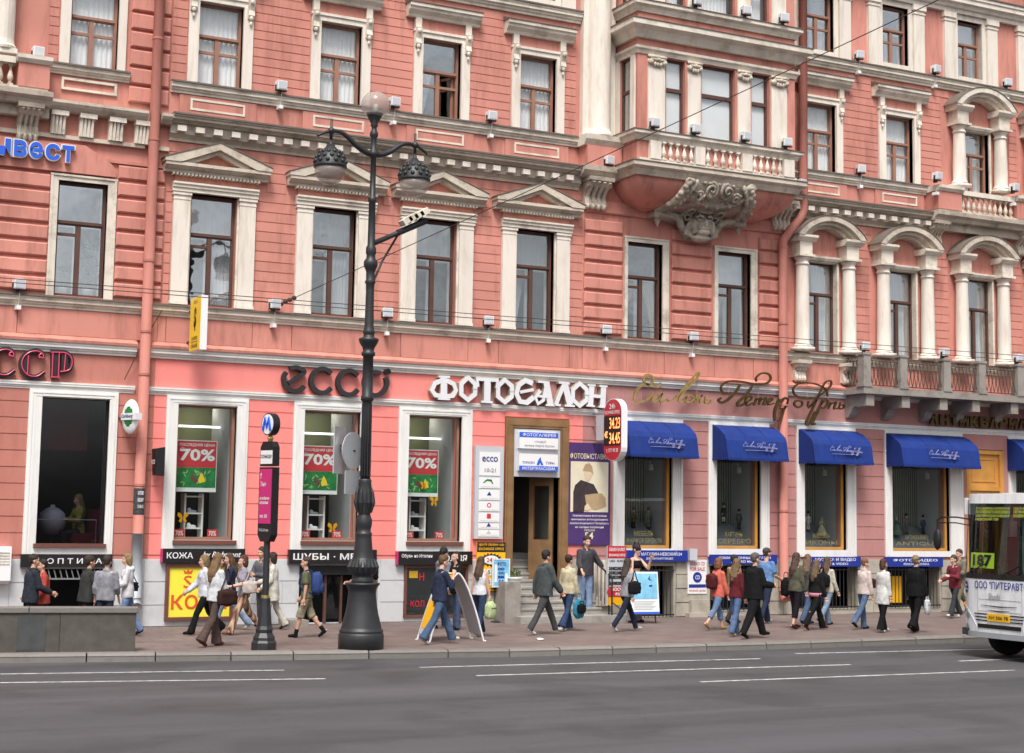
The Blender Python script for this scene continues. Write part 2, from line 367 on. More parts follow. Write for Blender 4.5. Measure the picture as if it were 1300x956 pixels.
courses('shopfront_course', 8.42, 8.68, JG, 'salmon'); courses('shopfront_course', 10.47, 11.5, JG, 'salmon'); courses('shopfront_course', 13.3, 14.0, JG, 'salmon')
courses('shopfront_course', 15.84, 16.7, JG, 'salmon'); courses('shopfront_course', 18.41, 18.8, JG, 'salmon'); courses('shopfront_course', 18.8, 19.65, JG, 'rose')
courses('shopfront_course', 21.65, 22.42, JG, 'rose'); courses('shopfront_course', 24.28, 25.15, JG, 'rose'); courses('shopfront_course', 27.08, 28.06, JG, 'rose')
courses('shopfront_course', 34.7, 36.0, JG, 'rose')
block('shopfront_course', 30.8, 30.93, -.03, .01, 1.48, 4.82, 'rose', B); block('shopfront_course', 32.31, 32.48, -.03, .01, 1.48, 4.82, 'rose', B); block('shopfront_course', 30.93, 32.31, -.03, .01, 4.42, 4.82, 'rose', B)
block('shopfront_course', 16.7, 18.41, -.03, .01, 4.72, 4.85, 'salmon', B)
# first floor, shallow courses; surrounds are skipped
S1 = [(C1[k]-.93, C1[k]+.93, 6.7, 9.42) for k in 'bcde']+[(C1[k]-1.17, C1[k]+1.17, 9.42, 9.84) for k in 'bcde']+[(C1[k]-.62, C1[k]+.62, 9.84, 10.06) for k in 'bcde']
courses('stucco_course', 8.5, 18.74, steps(6.76, 10.28, .22), 'pink', skip=S1)
S1r = [(C1[k]-1.1, C1[k]+1.1, 6.7, 9.7) for k in 'hijk']+[(C1[k]-1.15, C1[k]+1.15, 9.7, 10.0) for k in 'hijk']
courses('stucco_course', 24.86, 35.6, steps(6.76, 9.84, .22), 'pink', skip=S1r)
courses('stucco_course', 24.86, 29.8, [9.84, 10.06, 10.28], 'pink', skip=[(C1[k]-1.0, C1[k]+1.0, 9.8, 10.5) for k in 'hi'])
S2 = [(C2[k]-.74, C2[k]+.74, 11.6, 13.95) for k in 'abcdefg']+[(C2[k]-.96, C2[k]+.96, 13.9, 14.25) for k in 'bcdefg']
courses('stucco_course', 5.9, 7.55, steps(11.62, 14.42, .2), 'pink', skip=[(6.1, 7.55, 11.6, 13.7)])
courses('stucco_course', 8.5, 18.5, steps(11.62, 14.42, .2), 'pink', skip=S2)
courses('stucco_course', 25.3, 35.6, steps(11.62, 14.42, .2), 'pink', skip=S2+[(30.2, 32.75, 11.6, 14.2), (30.5, 32.4, 14.2, 14.7), (33.05, 35.5, 11.6, 14.5)])
# bold rusticated blocks: left strip beside the downpipe and the bay with two plain windows
JR = steps(6.8, 9.66, .372)
for i in range(len(JR)-1):
    za, zb = JR[i]+.035, JR[i+1]-.035
    rustic(4.0, 6.08, za, zb, 'pink'); rustic(7.46, 8.46, za, zb, 'pink')
    rustic(18.78, 19.86, za, zb, 'pink') ; rustic(21.3, 22.5, za, zb, 'pink'); rustic(23.98, 24.84, za, zb, 'pink')
for za, zb in ((9.38, 9.73), (9.80, 10.12)):
    rustic(18.78, 24.84, za, zb, 'pink') if za > 9.5 else None
for i in range(8): rustic(7.6, 8.46, 11.02+i*.4, 11.36+i*.4, 'pink')

# ---- horizontal bands
def two(fn, *a): fn(*a)
for x0, x1 in ((BX0, 7.99), (8.26, 24.46), (24.76, BX1)):
    cornice('string_course', x0, x1, 4.83, 4.985, .085, 'white_paint', False)
for x0, x1 in ((BX0, 7.99), (8.27, 18.2), (18.2, 26.6), (26.6, BX1)):
    cornice('shop_cornice', x0, x1, 5.60, 5.80, .13, 'white_paint', False)
    q = MB(); q.poly([(.02, 5.80), (-.16, 5.803), (-.17, 5.86), (-.02, 5.95), (.02, 5.95)], 'x', x0, x1); q.build('shop_cornice_cap', 'cornice_top' if False else 'pink_flat', B)
for x0, x1 in ((BX0, 8.5), (8.5, 18.72), (18.72, 24.8), (24.8, BX1)):
    cornice('sill_course', x0, x1, 6.5, 6.73, .15, 'cream')
# frieze slabs between shop cornice and sill course
fx = [3.6, 5.55, 8.42, 8.6, 10.5, 11.4, 13.2, 14.0, 15.7, 16.5, 18.4, 18.76, 20.0, 21.1, 22.6, 23.8, 24.84, 26.9, 28.0, 29.7, 31.0, 33.0, 35.0]
for i in range(len(fx)-1): block('frieze_panel', fx[i]+.008, fx[i+1]-.008, -.03 if i % 2 else -.022, .01, 5.955, 6.497, 'pink', B)
# main dentil cornice above the first floor
def dentil_run(x0, x1):
    o = cornice('main_cornice', x0, x1, 10.60, 10.83, .40, 'stone_dirty')
    q = MB(); q.box(x0, x1, -.16, .02, 10.44, 10.60); q.poly([(.02, 10.30), (-.05, 10.30), (-.05, 10.36), (-.13, 10.44), (.02, 10.44)], 'x', x0, x1); q.build('bed_mould', 'stone_dirty', B)
    n = int((x1-x0)/.395); den = unit('cream_clean')
    for i in range(n):
        x = x0+.12+i*(x1-x0-.2)/n; link('dentil', den, o, (x, -.30, 10.475), 0, (.19, .15, .118))
dentil_run(8.5, 18.6); dentil_run(24.86, 29.85)
for x0, x1 in ((8.5, 18.62), (24.86, 29.85), (33.05, BX1)):
    cornice('window_ledge', x0, x1, 11.36, 11.6, .14, 'cream')
for x0, x1 in ((BX0, 18.6), (24.9, BX1)):
    cornice('window_ledge', x0, x1, 14.46, 14.74, .17, 'cream')
cornice('attic_cornice', 8.5, BX1, 16.72, 17.22, .32, 'cream_clean'); cornice('eaves_cornice', BX0, BX1, 18.4, 18.88, .55, 'cream_clean')
# apron panels under the second-floor windows
def frame_mb(x0, x1, z0, z1, w, y0, y1):
    q = MB(); q.box(x0, x1, y0, y1, z0, z0+w); q.box(x0, x1, y0, y1, z1-w, z1); q.box(x0, x0+w, y0+.001, y1, z0+w, z1-w); q.box(x1-w, x1, y0+.001, y1, z0+w, z1-w); return q
for k in 'bcdefg':
    c = C2[k]; block('apron_panel', c-.86, c+.86, -.035, .01, 10.86, 11.34, 'pink', B)
    frame_mb(c-.62, c+.60, 11.02, 11.28, .045, -.05, -.03).build('panel_moulding', 'cream', B)
frame_mb(6.2, 7.35, 11.1, 11.36, .05, -.05, .0).build('panel_moulding', 'cream', B)
cornice('window_ledge', 5.9, 7.6, 11.42, 11.62, .14, 'cream')

# ---- windows: brown outer sash, white inner sash behind it, panes, curtains
WM = {}
def wparts(w, h, style, tr=.645, gl='glass'):
    """meshes of a window w x h (origin bottom left, y = 0 the outer sash)"""
    k = (round(w, 3), round(h, 3), style, gl)
    if k in WM: return WM[k]
    f = .06; zt = h*tr; xm = w*.47; d = {}
    wood = 'wood_frame' if style[0] in 'dx' else 'wood_light'
    q = MB(); q.box(0, w, 0, .07, 0, f); q.box(0, w, 0, .07, h-f, h); q.box(0, f, 0, .07, f, h-f); q.box(w-f, w, 0, .07, f, h-f)
    d['window'] = q.mesh('window', wood)
    q = MB(); q.box(f, w-f, -.012, .068, zt-.045, zt+.045); q.box(f, w-f, -.035, -.005, zt-.02, zt+.035); d['transom'] = q.mesh('transom', wood)
    q = MB(); q.box(xm-.05, xm+.05, -.01, .066, f, zt-.045); d['mullion'] = q.mesh('mullion', wood)
    zf = zt-.045-(.20 if style[0] == 'd' else .30)
    q = MB(); q.box(f, xm-.05, .004, .06, zf-.03, zf+.03)
    if style[0] == 'l': q.box(xm+.05, w-f, .004, .06, zf-.03, zf+.03)
    d['glazing_bar'] = q.mesh('glazing_bar', wood)
    panes = [(f, w-f, zt+.045, h-f), (f, xm-.05, f, zf-.03), (f, xm-.05, zf+.03, zt-.045)]
    panes += [(xm+.05, w-f, f, zt-.045)] if style[0] != 'l' else [(xm+.05, w-f, f, zf-.03), (xm+.05, w-f, zf+.03, zt-.045)]
    ps = []
    for (a, b_, c, e) in panes:
        q = MB(); q.box(a-.005-(a+b_)/2, b_+.005-(a+b_)/2, 0, .005, c-.005-(c+e)/2, e+.005-(c+e)/2); ps.append((((a+b_)/2, .03, (c+e)/2), q.mesh('pane', gl)))
    d['panes'] = ps
    # white inner sash, 14 cm further in
    q = MB(); y0, y1 = .19, .24; g = .055
    for (a, b_, c, e) in ((0, w, zt+.02, h), (0, xm, 0, zf), (0, xm, zf, zt), (xm, w, 0, zt)):
        q.box(a, b_, y0, y1, c, c+g); q.box(a, b_, y0, y1, e-g, e); q.box(a, a+g, y0+.001, y1-.001, c+g, e-g); q.box(b_-g, b_, y0+.001, y1-.001, c+g, e-g)
    d['inner_sash'] = q.mesh('inner_sash', 'white_frame')
    q = MB(); q.box(-.02, w+.02, .30, .305, -.02, h+.02); d['back'] = None
    WM[k] = d; return d
CM = {}
def curtain_mesh(w, h, kindc, seed=0):
    k = (round(w, 2), round(h, 2), kindc, seed)
    if k in CM: return CM[k]
    r = random.Random(seed*31+hash(kindc) % 97); q = MB(); N = 36
    def sheet(xf, z0, z1, amp, fr, nz=1, taper=None, ph=0):
        vs = []; fs = []
        for j in range(nz+1):
            t = j/nz; z = z0+(z1-z0)*t
            for i in range(N+1):
                u = i/N; a, b_ = xf(t); x = a+(b_-a)*u
                vs.append((x, .29+amp*math.sin(u*fr+ph)+.3*amp*math.sin(u*fr*2.3+1+ph), z))
        for j in range(nz):
            for i in range(N): a = j*(N+1)+i; fs.append((a, a+1, a+N+2, a+N+1))
        q.add(vs, fs)
    if kindc == 'sheer': sheet(lambda t: (0, w), .0, h, .018, 60)
    elif kindc == 'half': sheet(lambda t: (0, w), h*.62, h, .015, 50)
    elif kindc == 'right': sheet(lambda t: (w*(.50+.12*(1-t)), w), 0, h, .02, 34, 4)
    elif kindc == 'left': sheet(lambda t: (0, w*(.22+.25*t)), 0, h*.66, .02, 34, 4)
    elif kindc == 'swag':
        sheet(lambda t: (w*(.05), w*(.18+.36*t*t)), .1, h*.62, .02, 30, 6); sheet(lambda t: (w*(.95-.36*t*t), w), .1, h*.62, .02, 30, 6)
    CM[k] = q.mesh('curtain', 'drape' if kindc in ('swag',) else 'curtain', True); return CM[k]
def window(x0, x1, z0, z1, style, curtain=None, y=.14, tr=.645, open_=False, seed=0):
    w, h = x1-x0, z1-z0; d = wparts(w, h, style, tr, 'glass_clear' if curtain == 'sheer' else 'glass')
    o = link('window', d['window'], B, (x0, y, z0))
    sheer = curtain == 'sheer'
    for nme in ('transom', 'mullion', 'glazing_bar', 'inner_sash'):
        if (open_ or sheer) and nme in ('inner_sash',): continue
        link(nme, d[nme], o)
    for i, (loc, me) in enumerate(d['panes']):
        if open_ and i >= 3: continue
        p = link('pane', me, o, loc); p.rotation_euler = (R(random.uniform(-.5, .5)), 0, R(random.uniform(-.5, .5)))
    if curtain: 
        for c in curtain.split('+'): link('curtain', curtain_mesh(w, h, c, seed), o, (0, -.17, 0) if sheer else None)
    return o
CU1 = dict(a=None, b='half+right', c='half+right', d='half', e='half+left', f='swag', g='half+left', h='right', i='half+right', j='half+right', k='right')
for i, k in enumerate(C1): window(*OPEN1[i][:4], 'd1', CU1[k], seed=i)
CU2 = dict(a='sheer', b='sheer', c='sheer', d='left', e='sheer', f='sheer', g='sheer', h='half+right', i=None)
for i, k in enumerate(C2): window(*OPEN2[i][:4], 'l2', CU2[k], tr=.6, open_=(k == 'd'), seed=i)
CU3 = dict(a='half', b='sheer', c='half', d='half', e='right', f='right', g=None, h='half', i=None)
for i, k in enumerate(C3): window(*OPEN3[i][:4], 'l3', CU3[k], tr=.6, seed=i)
# the opened casement of the fourth second-floor window swings inwards
q = MB(); hw, hh = .43, 1.02
q.box(0, hw, 0, .05, 0, .06); q.box(0, hw, 0, .05, hh-.06, hh); q.box(0, .06, 0, .05, .06, hh-.06); q.box(hw-.06, hw, 0, .05, .06, hh-.06); q.box(.06, hw-.06, .005, .045, .70, .75)
o = q.build('open_casement', 'wood_light', B, (OPEN2[3][1]-.07, .22, 11.68), R(118))
q = MB(); q.box(.055, hw-.055, .02, .025, .055, hh-.055); q.build('pane', 'glass', o)

# ---- surrounds
def pil_surround(c):
    """first floor, windows b-e: two pilasters, entablature and a triangular pediment"""
    for s in (-1, 1):
        q = MB(); xc = s*.73; q.box(xc-.18, xc+.18, -.10, .01, 0, 2.36); q.box(xc-.205, xc+.205, -.125, .01, 2.36, 2.42); q.box(xc-.19, xc+.19, -.11, .01, 2.26, 2.29); q.box(xc-.195, xc+.195, -.115, .01, 0, .07)
        q.build('pilaster', 'cream_clean', B, (c, 0, 6.77))
    q = MB(); q.poly([(.01, 9.20), (-.14, 9.20), (-.14, 9.27), (-.17, 9.29), (-.17, 9.33), (-.20, 9.36), (-.20, 9.40), (.01, 9.40)], 'x', -.95, .95)
    q.box(-.55, .55, .0, .12, 9.18, 9.20); q.box(-.55, -.51, -.04, .13, 6.78, 9.19); q.box(.51, .55, -.04, .13, 6.78, 9.19)
    q.build('lintel', 'cream', B, (c, 0, 0))
    p = MB(); W = 1.16; zb, zt, za = 9.60, 9.80, 10.27
    p.poly([(.01, zb), (-.16, zb), (-.16, zb+.05), (-.20, zb+.07), (-.29, zb+.13), (-.31, zb+.13), (-.31, zt), (.01, zt)], 'x', -W, W)
    for s in (-1, 1):
        p.poly([(s*W*1.02, zt), (s*W*1.02, zt+.07), (0, za+.03), (0, za-.12), (s*(W-.32), zt)], 'y', -.33, .01)
        p.poly([(s*(W-.34), zt), (0, za-.125), (0, za-.20), (s*(W-.60), zt)], 'y', -.24, .01)
    o = p.build('pediment', 'stone_dirty', B, (c, 0, 0))
    f = MB()
    for s in (-1, 1): f.poly([(s*W*1.035, zt+.072), (s*W*1.035, zt+.09), (0, za+.05), (0, za+.032)], 'y', -.345, .01)
    f.build('flashing', 'cornice_top', o)
    t = MB(); t.poly([(-.56, zt+.003), (.56, zt+.003), (0, za-.205)], 'y', -.05, .01); t.build('tympanum', 'pink', o)
    for i in range(24): link('dentil', unit('cream'), o, (-.98+i*.082, -.20, zb-.052), 0, (.045, .19, .05))
    block('pediment_frieze', c-.9, c+.9, -.05, .01, 9.41, 9.545, 'pink', B)
for k in 'bcde': pil_surround(C1[k])
for k, (a, b_) in {'a': (6.08, 7.44), 'f': (19.92, 21.2), 'g': (22.58, 23.9)}.items():
    q = MB(); c0, c1 = C1[k]-.51, C1[k]+.51
    q.box(a, c0, -.05, .13, 6.75, 9.27); q.box(c1, b_, -.05, .13, 6.75, 9.27); q.box(a, b_, -.05, .13, 9.18+.0, 9.30) if False else q.box(c0, c1, -.05, .13, 9.18, 9.27)
    q.box(a-.01, b_+.01, -.075, .0, 9.27, 9.31); q.box(a, a+.05, -.07, -.05, 6.75, 9.27); q.box(b_-.05, b_, -.07, -.05, 6.75, 9.27)
    q.build('window_surround', 'cream', B)
def hood_surround(c, z0=11.61, col=None):
    """second floor: architrave, two consoles, pink frieze and a straight hood"""
    q = MB()
    for s in (-1, 1): q.box(*sorted((s*.50, s*.72)), -.07, .13, 0, 1.86); q.box(*sorted((s*.50, s*.56)), -.085, -.07, 0, 1.86)
    q.box(-.5, .5, -.07, .13, 1.86, 1.98); q.box(-.72, -.5, -.07, .01, 1.86, 1.98); q.box(.5, .72, -.07, .01, 1.86, 1.98); q.box(-.74, .74, -.10, .01, 1.98, 2.04)
    q.build('window_surround', 'cream_clean', B, (c, 0, z0))
    for s in (-1, 1):
        q = MB(); xc = s*.645
        q.box(xc-.075, xc+.075, -.13, .01, 2.06, 2.32); q.poly([(-.07, 1.62), (-.11, 1.60), (-.155, 1.68), (-.13, 1.80), (-.17, 1.92), (-.20, 2.05), (-.07, 2.05)], 'x', xc-.07, xc+.07)
        q.ell((xc, -.12, 1.62), (.05, .04, .06), 8, 6); q.ell((xc, -.11, 1.50), (.035, .03, .05), 8, 6); q.ell((xc, -.17, 1.97), (.06, .05, .06), 8, 6)
        q.build('console', 'cream', B, (c, 0, z0))
    block('frieze_panel', c-.56, c+.56, -.04, .01, z0+2.05, z0+2.32, 'pink', B)
    h = MB(); h.poly([(.01, 2.30), (-.13, 2.30), (-.15, 2.36), (-.24, 2.44), (-.25, 2.50), (-.29, 2.52), (-.29, 2.60), (.01, 2.60)], 'x', -.93, .93)
    o = h.build('hood', 'cream', B, (c, 0, z0))
    f = MB(); f.poly([(-.31, 2.602), (-.31, 2.62), (.0, 2.72), (.0, 2.602)], 'x', -.95, .95); f.build('flashing', 'cornice_top', o)
for k in 'bcdefg': hood_surround(C2[k])
q = MB(); q.box(6.12, 6.33, -.07, .13, 11.62, 13.6); q.box(7.33, 7.5, -.07, .13, 11.62, 13.6); q.box(6.33, 7.33, -.07, .13, 13.47, 13.6); q.build('window_surround', 'cream_clean', B)
def arch_pts(c, w, r0z, rise, n=18):
    """points of a segmental arc of half width w, springing at r0z"""
    rad = (w*w+rise*rise)/(2*rise); a = math.asin(w/rad)
    return [(c+rad*math.sin(-a+2*a*i/n), r0z+rise-rad+rad*math.cos(-a+2*a*i/n)) for i in range(n+1)]
def aedicule(c, z0, zc, floor=1):
    """round columns carrying a segmental pediment"""
    for s in (-1, 1):
        xc = s*.77; H = zc-z0; q = MB()
        q.box(xc-.24, xc+.24, -.42, .01, 0, .10)
        q.lathe([(.22, .10), (.23, .14), (.2, .18), (.185, .22), (.19, H*.35), (.165, H-.26), (.165, H-.22), (.19, H-.20), (.19, H-.17), (.165, H-.15), (.17, H-.08), (.21, H-.04), (.21, H)], (xc, -.20, 0), 18)
        o = q.build('column', 'cream_clean', B, (c, 0, z0), 0, 0)
        for pl in o.data.polygons: pl.use_smooth = len(pl.vertices) == 4 and abs(pl.normal.z) < .3
        q = MB(); q.box(xc-.25, xc+.25, -.44, .01, H, H+.06); q.box(xc-.20, xc+.20, -.38, .01, H+.06, H+.40); q.poly([(.01, H+.40), (-.40, H+.40), (-.47, H+.46), (-.50, H+.50), (-.50, H+.56), (.01, H+.56)], 'x', xc-.31, xc+.31)
        q.build('entablature_block', 'cream', B, (c, 0, z0))
    zs = zc+.561
    p = MB()
    for (w0, w1, ri0, ri1, d) in ((1.13, .93, .56, .42, .52), (.93, .80, .42, .33, .42), (.80, .62, .33, .26, .30)):
        o_ = arch_pts(0, w0, zs-.02 if w0 < 1 else zs, ri0 if w0 > 1 else ri0+.02); i_ = arch_pts(0, w1, zs-.02, ri1+.02)
        for j in range(len(o_)-1): p.poly([o_[j], o_[j+1], i_[j+1], i_[j]], 'y', -d, .01)
    o = p.build('segmental_pediment', 'stone_dirty' if floor == 1 else 'cream', B, (c, 0, 0))
    f = MB(); a0 = arch_pts(0, 1.15, zs+.003, .58); a1 = arch_pts(0, 1.13, zs+.003, .56)
    for j in range(len(a0)-1): f.poly([a0[j], a0[j+1], a1[j+1], a1[j]], 'y', -.54, .01)
    f.build('flashing', 'cornice_top', o)
    t = MB(); t.poly([(-.55, zc+.02), (.55, zc+.02), *arch_pts(0, .6, zs-.02, .27)[::-1]], 'y', -.03, .005); t.build('tympanum', 'pink', o)
    q = MB(); q.poly([(.01, zc-.02), (-.10, zc-.02), (-.14, zc+.05), (-.14, zc+.10), (.01, zc+.10)], 'x', -.56, .56); q.box(.5, .56, -.05, .13, z0, zc-.02); q.box(-.56, -.5, -.05, .13, z0, zc-.02); q.box(-.5, .5, -.05, .13, zc-.06, zc-.02)
    q.build('lintel', 'cream', B, (c, 0, 0))
for k in 'hijk': aedicule(C1[k], 6.76, 9.22)
for k in 'hi': aedicule(C2[k], 11.66, 13.42, 2)
# pilasters of the third floor (right part)
for k in 'efghi':
    c = C3[k]
    for s in (-1, 1):
        q = MB(); q.box(s*.80-.19, s*.80+.19, -.10, .01, 14.75, 16.55); q.box(s*.80-.23, s*.80+.23, -.14, .01, 16.55, 16.71); q.box(s*.80-.21, s*.80+.21, -.12, .01, 16.44, 16.48)
        q.build('pilaster', 'cream_clean', B, (c, 0, 0))
    q = MB(); q.box(.46, .6, -.04, .13, 14.75, 16.71); q.box(-.6, -.46, -.04, .13, 14.75, 16.71); q.box(-.46, .46, -.04, .13, 16.56, 16.71); q.box(-.46, .46, -.06, .13, 14.75, 14.92); q.build('window_surround', 'cream_clean', B, (c, 0, 0))
for k in 'abcd':
    c = C3[k]; q = MB(); q.box(.46, .66, -.06, .13, 14.75, 16.7); q.box(-.66, -.46, -.06, .13, 14.75, 16.7); q.box(-.46, .46, -.06, .13, 16.56, 16.7); q.box(-.46, .46, -.06, .13, 14.75, 14.92); q.build('window_surround', 'cream_clean', B, (c, 0, 0))

# ---- balusters and corbels
bq = MB(); bq.box(-.055, .055, -.055, .055, 0, .04); bq.lathe([(.035, .04), (.03, .07), (.055, .12), (.062, .17), (.045, .25), (.026, .32), (.024, .36), (.04, .39), (.045, .41)], (0, 0, 0), 10); bq.box(-.05, .05, -.05, .05, .41, .45)
BAL = bq.mesh('baluster', 'stone_dirty')
bq2 = MB(); bq2.v = list(bq.v); bq2.f = list(bq.f); bq2.m = list(bq.m); BALC = bq2.mesh('baluster', 'cream')
def corbel(x, ztop, w, h, d, m='stone_dirty', parent=B):
    q = MB(); pr = [(.01, -h), (-.10, -h-.02), (-.17, -h+.06), (-.15, -h+.16), (-.10, -h+.28), (-.14, -h*.50), (-d*.72, -h*.30), (-d, -h*.18), (-d, -.09), (.01, -.09)]
    q.poly(pr, 'x', -w/2, w/2); q.poly([(.01, -.09), (-d-.05, -.09), (-d-.07, 0), (.01, 0)], 'x', -w/2-.05, w/2+.05)
    for i in range(4):
        xx = -w/2+w*(i+.5)/4; q.ell((xx, -.13, -h+.03), (w/9, .09, .09), 8, 6); q.tube([(xx, -.15, -h+.10), (xx, -.13, -h+.25), (xx, -.19, -h*.5), (xx, -d*.8, -h*.28), (xx, -d-.02, -h*.15)], w/12, 6)
    q.tube([(-w/2-.02, -d*.72, -h*.22), (w/2+.02, -d*.72, -h*.22)], .085, 10)
    return q.build('corbel', m, parent, (x, 0, ztop))
# balcony with balustrade in front of the second-floor column window (right)
def stone_balcony(x0, x1, name='stone_balcony', pw=.84):
    q = MB(); q.poly([(.02, 10.62), (-.42, 10.62), (-.46, 10.70), (-.58, 10.76), (-.60, 10.86), (.02, 10.86)], 'x', x0, x1); q.box(x0, x1, -.22, .02, 10.40, 10.62); q.box(x0+.1, x1-.1, -.5, .0, 10.86, 10.93)
    o = q.build(name, 'stone_dirty', B)
    for xa in (x0+.08, x1-.08-pw):
        p = MB(); p.box(xa, xa+pw, -.52, .0, 10.931, 11.42); p.build('pedestal', 'pink', o)
        p = MB(); p.poly([(.0, 11.42), (-.54, 11.42), (-.60, 11.50), (-.60, 11.58), (.0, 11.58)], 'x', xa-.04, xa+pw+.04); p.build('pedestal_cap', 'cream', o)
    p = MB(); p.box(x0+.14+pw, x1-.14-pw, -.50, -.30, 11.39, 11.52); p.build('handrail', 'cream', o)
    n = round((x1-x0-.44-2*pw)/.205)+1
    for i in range(n): link('baluster', BAL, o, (x0+.22+pw+i*(x1-x0-.44-2*pw)/(n-1), -.40, 10.935))
    return o
stone_balcony(29.55, 33.45); corbel(29.85, 10.62, .42, .62, .42); corbel(33.1, 10.62, .42, .62, .42)
stone_balcony(2.1, 5.95, pw=.62); corbel(5.55, 10.62, .42, .66, .42)
# left part: entablature with triglyph consoles
q = MB(); q.poly([(.02, 10.60), (-.20, 10.60), (-.30, 10.68), (-.34, 10.74), (-.34, 10.80), (.02, 10.80)], 'x', 5.95, 7.98); q.box(1.5, 7.98, -.10, .02, 10.04, 10.12); q.box(1.5, 5.3, -.10, .02, 10.04, 10.12) if False else None
q.poly([(.02, 10.60), (-.20, 10.60), (-.30, 10.68), (-.34, 10.74), (-.34, 10.80), (.02, 10.80)], 'x', 8.27, 8.5); q.box(8.27, 8.5, -.10, .02, 10.04, 10.12)
q.build('main_cornice', 'stone_dirty', B)
for x in (6.0, 6.58, 7.19, 7.74):
    q = MB(); q.box(0, .35, -.24, .0, 10.50, 10.60)
    for i in range(4): q.tube([(.05+i*.075, -.17, 10.5), (.05+i*.075, -.13, 10.12)], .03, 6)
    q.box(.01, .31, -.13, .0, 10.125, 10.5); q.build('triglyph', 'cream', B, (x, 0, 0))
q = MB(); q.poly([(3.2, 9.35), (7.4, 9.35), (7.4, 9.5), (7.3, 9.62), (6.75, 9.95), (3.2, 9.95)], 'y', -.09, .0); q.build('sign_panel', 'pink', B)
q = MB(); q.box(1.5, 8.4, -.06, .01, 9.66, 9.72); q.build('string_course', 'pink', B)
# column standing on the left stone balcony, just inside the frame
q = MB(); q.box(4.72, 5.22, -.45, .0, 11.60, 11.70); q.lathe([(.25, 0), (.26, .05), (.22, .1), (.205, .2), (.21, .8), (.19, 2.4), (.24, 2.5), (.24, 2.6)], (4.97, -.24, 11.70), 18); q.build('column', 'cream_clean', B)
# tall half column and pilaster left of the bay, on a pedestal with a corbel
q = MB(); q.box(18.62, 19.54, -.16, .01, 11.62, 18.35); q.lathe([(.36, 0), (.37, .06), (.33, .1), (.31, .16), (.30, .24), (.30, 3.0), (.27, 6.3)], (19.06, -.16, 11.64), 20, 180, 360)
o = q.build('half_column', 'cream_clean', B)
for pl in o.data.polygons: pl.use_smooth = abs(pl.normal.z) < .2 and len(pl.vertices) == 4 and pl.area < .5
q = MB(); q.poly([(.0, 11.36), (-.42, 11.36), (-.52, 11.5), (-.54, 11.62), (.0, 11.62)], 'x', 18.52, 19.60); q.build('pedestal_cap', 'cream', B)
q = MB(); q.box(18.6, 19.56, -.46, .0, 10.86, 11.36); q.build('pedestal', 'pink', B)
q = MB(); q.poly([(.0, 10.60), (-.34, 10.60), (-.50, 10.74), (-.52, 10.86), (.0, 10.86)], 'x', 18.5, 19.6); q.build('main_cornice', 'stone_dirty', B)
corbel(19.02, 10.60, .60, .70, .42); corbel(24.62, 10.62, .56, .70, .42)

# ---- bay window
bx0, bx1, bd = BAYX[0], BAYX[1], BAYD
def around(name, z0, z1, d, m, parent=B, flash=True, e=None):
    """moulding running round the three sides of the bay"""
    h = z1-z0; pr = [(0, z0), (d*.3, z0), (d*.42, z0+.2*h), (d*.6, z0+.45*h), (d*.88, z0+.58*h), (d, z0+.66*h), (d, z1), (0, z1)]
    q = MB(); vs = []; fs = []; n = len(pr)
    for (o_, z) in pr: vs += [(bx0-o_, .02, z), (bx0-o_, -bd-o_, z), (bx1+o_, -bd-o_, z), (bx1+o_, .02, z)]
    for j in range(n):
        k = (j+1) % n
        for i in range(3): fs.append((j*4+i, j*4+i+1, k*4+i+1, k*4+i))
    fs += [tuple(j*4 for j in range(n)), tuple(j*4+3 for j in range(n))[::-1]]
    q.add(vs, fs); q.box(bx0, bx1, -bd, .02, z1-.02, z1-.001)
    ob = q.build(name, m, parent, fix=True)
    if flash:
        f = MB(); f.box(bx0-d-.02, bx1+d+.02, -bd-d-.02, .02, z1+.001, z1+.02); f.build('flashing', 'cornice_top', ob)
    return ob
BAY = MB()
bw = [(20.42, 20.97), (21.46, 22.46), (22.97, 23.52)]; zb0, zb1 = 11.72, 13.60
def bay_storey(z0, z1, wz0, wz1, m):
    q = MB(); t = .22
    xs = bx0
    for a, c in bw+[(bx1, bx1)]: q.box(xs, a, -bd, -bd+t, wz0, wz1); xs = c
    q.box(bx0, bx1, -bd, -bd+t, z0, wz0); q.box(bx0, bx1, -bd, -bd+t, wz1, z1)
    for xa, xb in ((bx0, bx0+t), (bx1-t, bx1)):
        q.box(xa, xb, -bd+t, -.82, z0, z1); q.box(xa, xb, -.30, .0, z0, z1); q.box(xa, xb, -.82, -.30, z0, wz0); q.box(xa, xb, -.82, -.30, wz1, z1)
    return q.build('bay_wall', m, B)
bay_storey(10.86, 14.72, zb0, zb1, 'pink_flat'); bay_storey(14.72, 18.6, 15.0, 16.6, 'pink_flat')
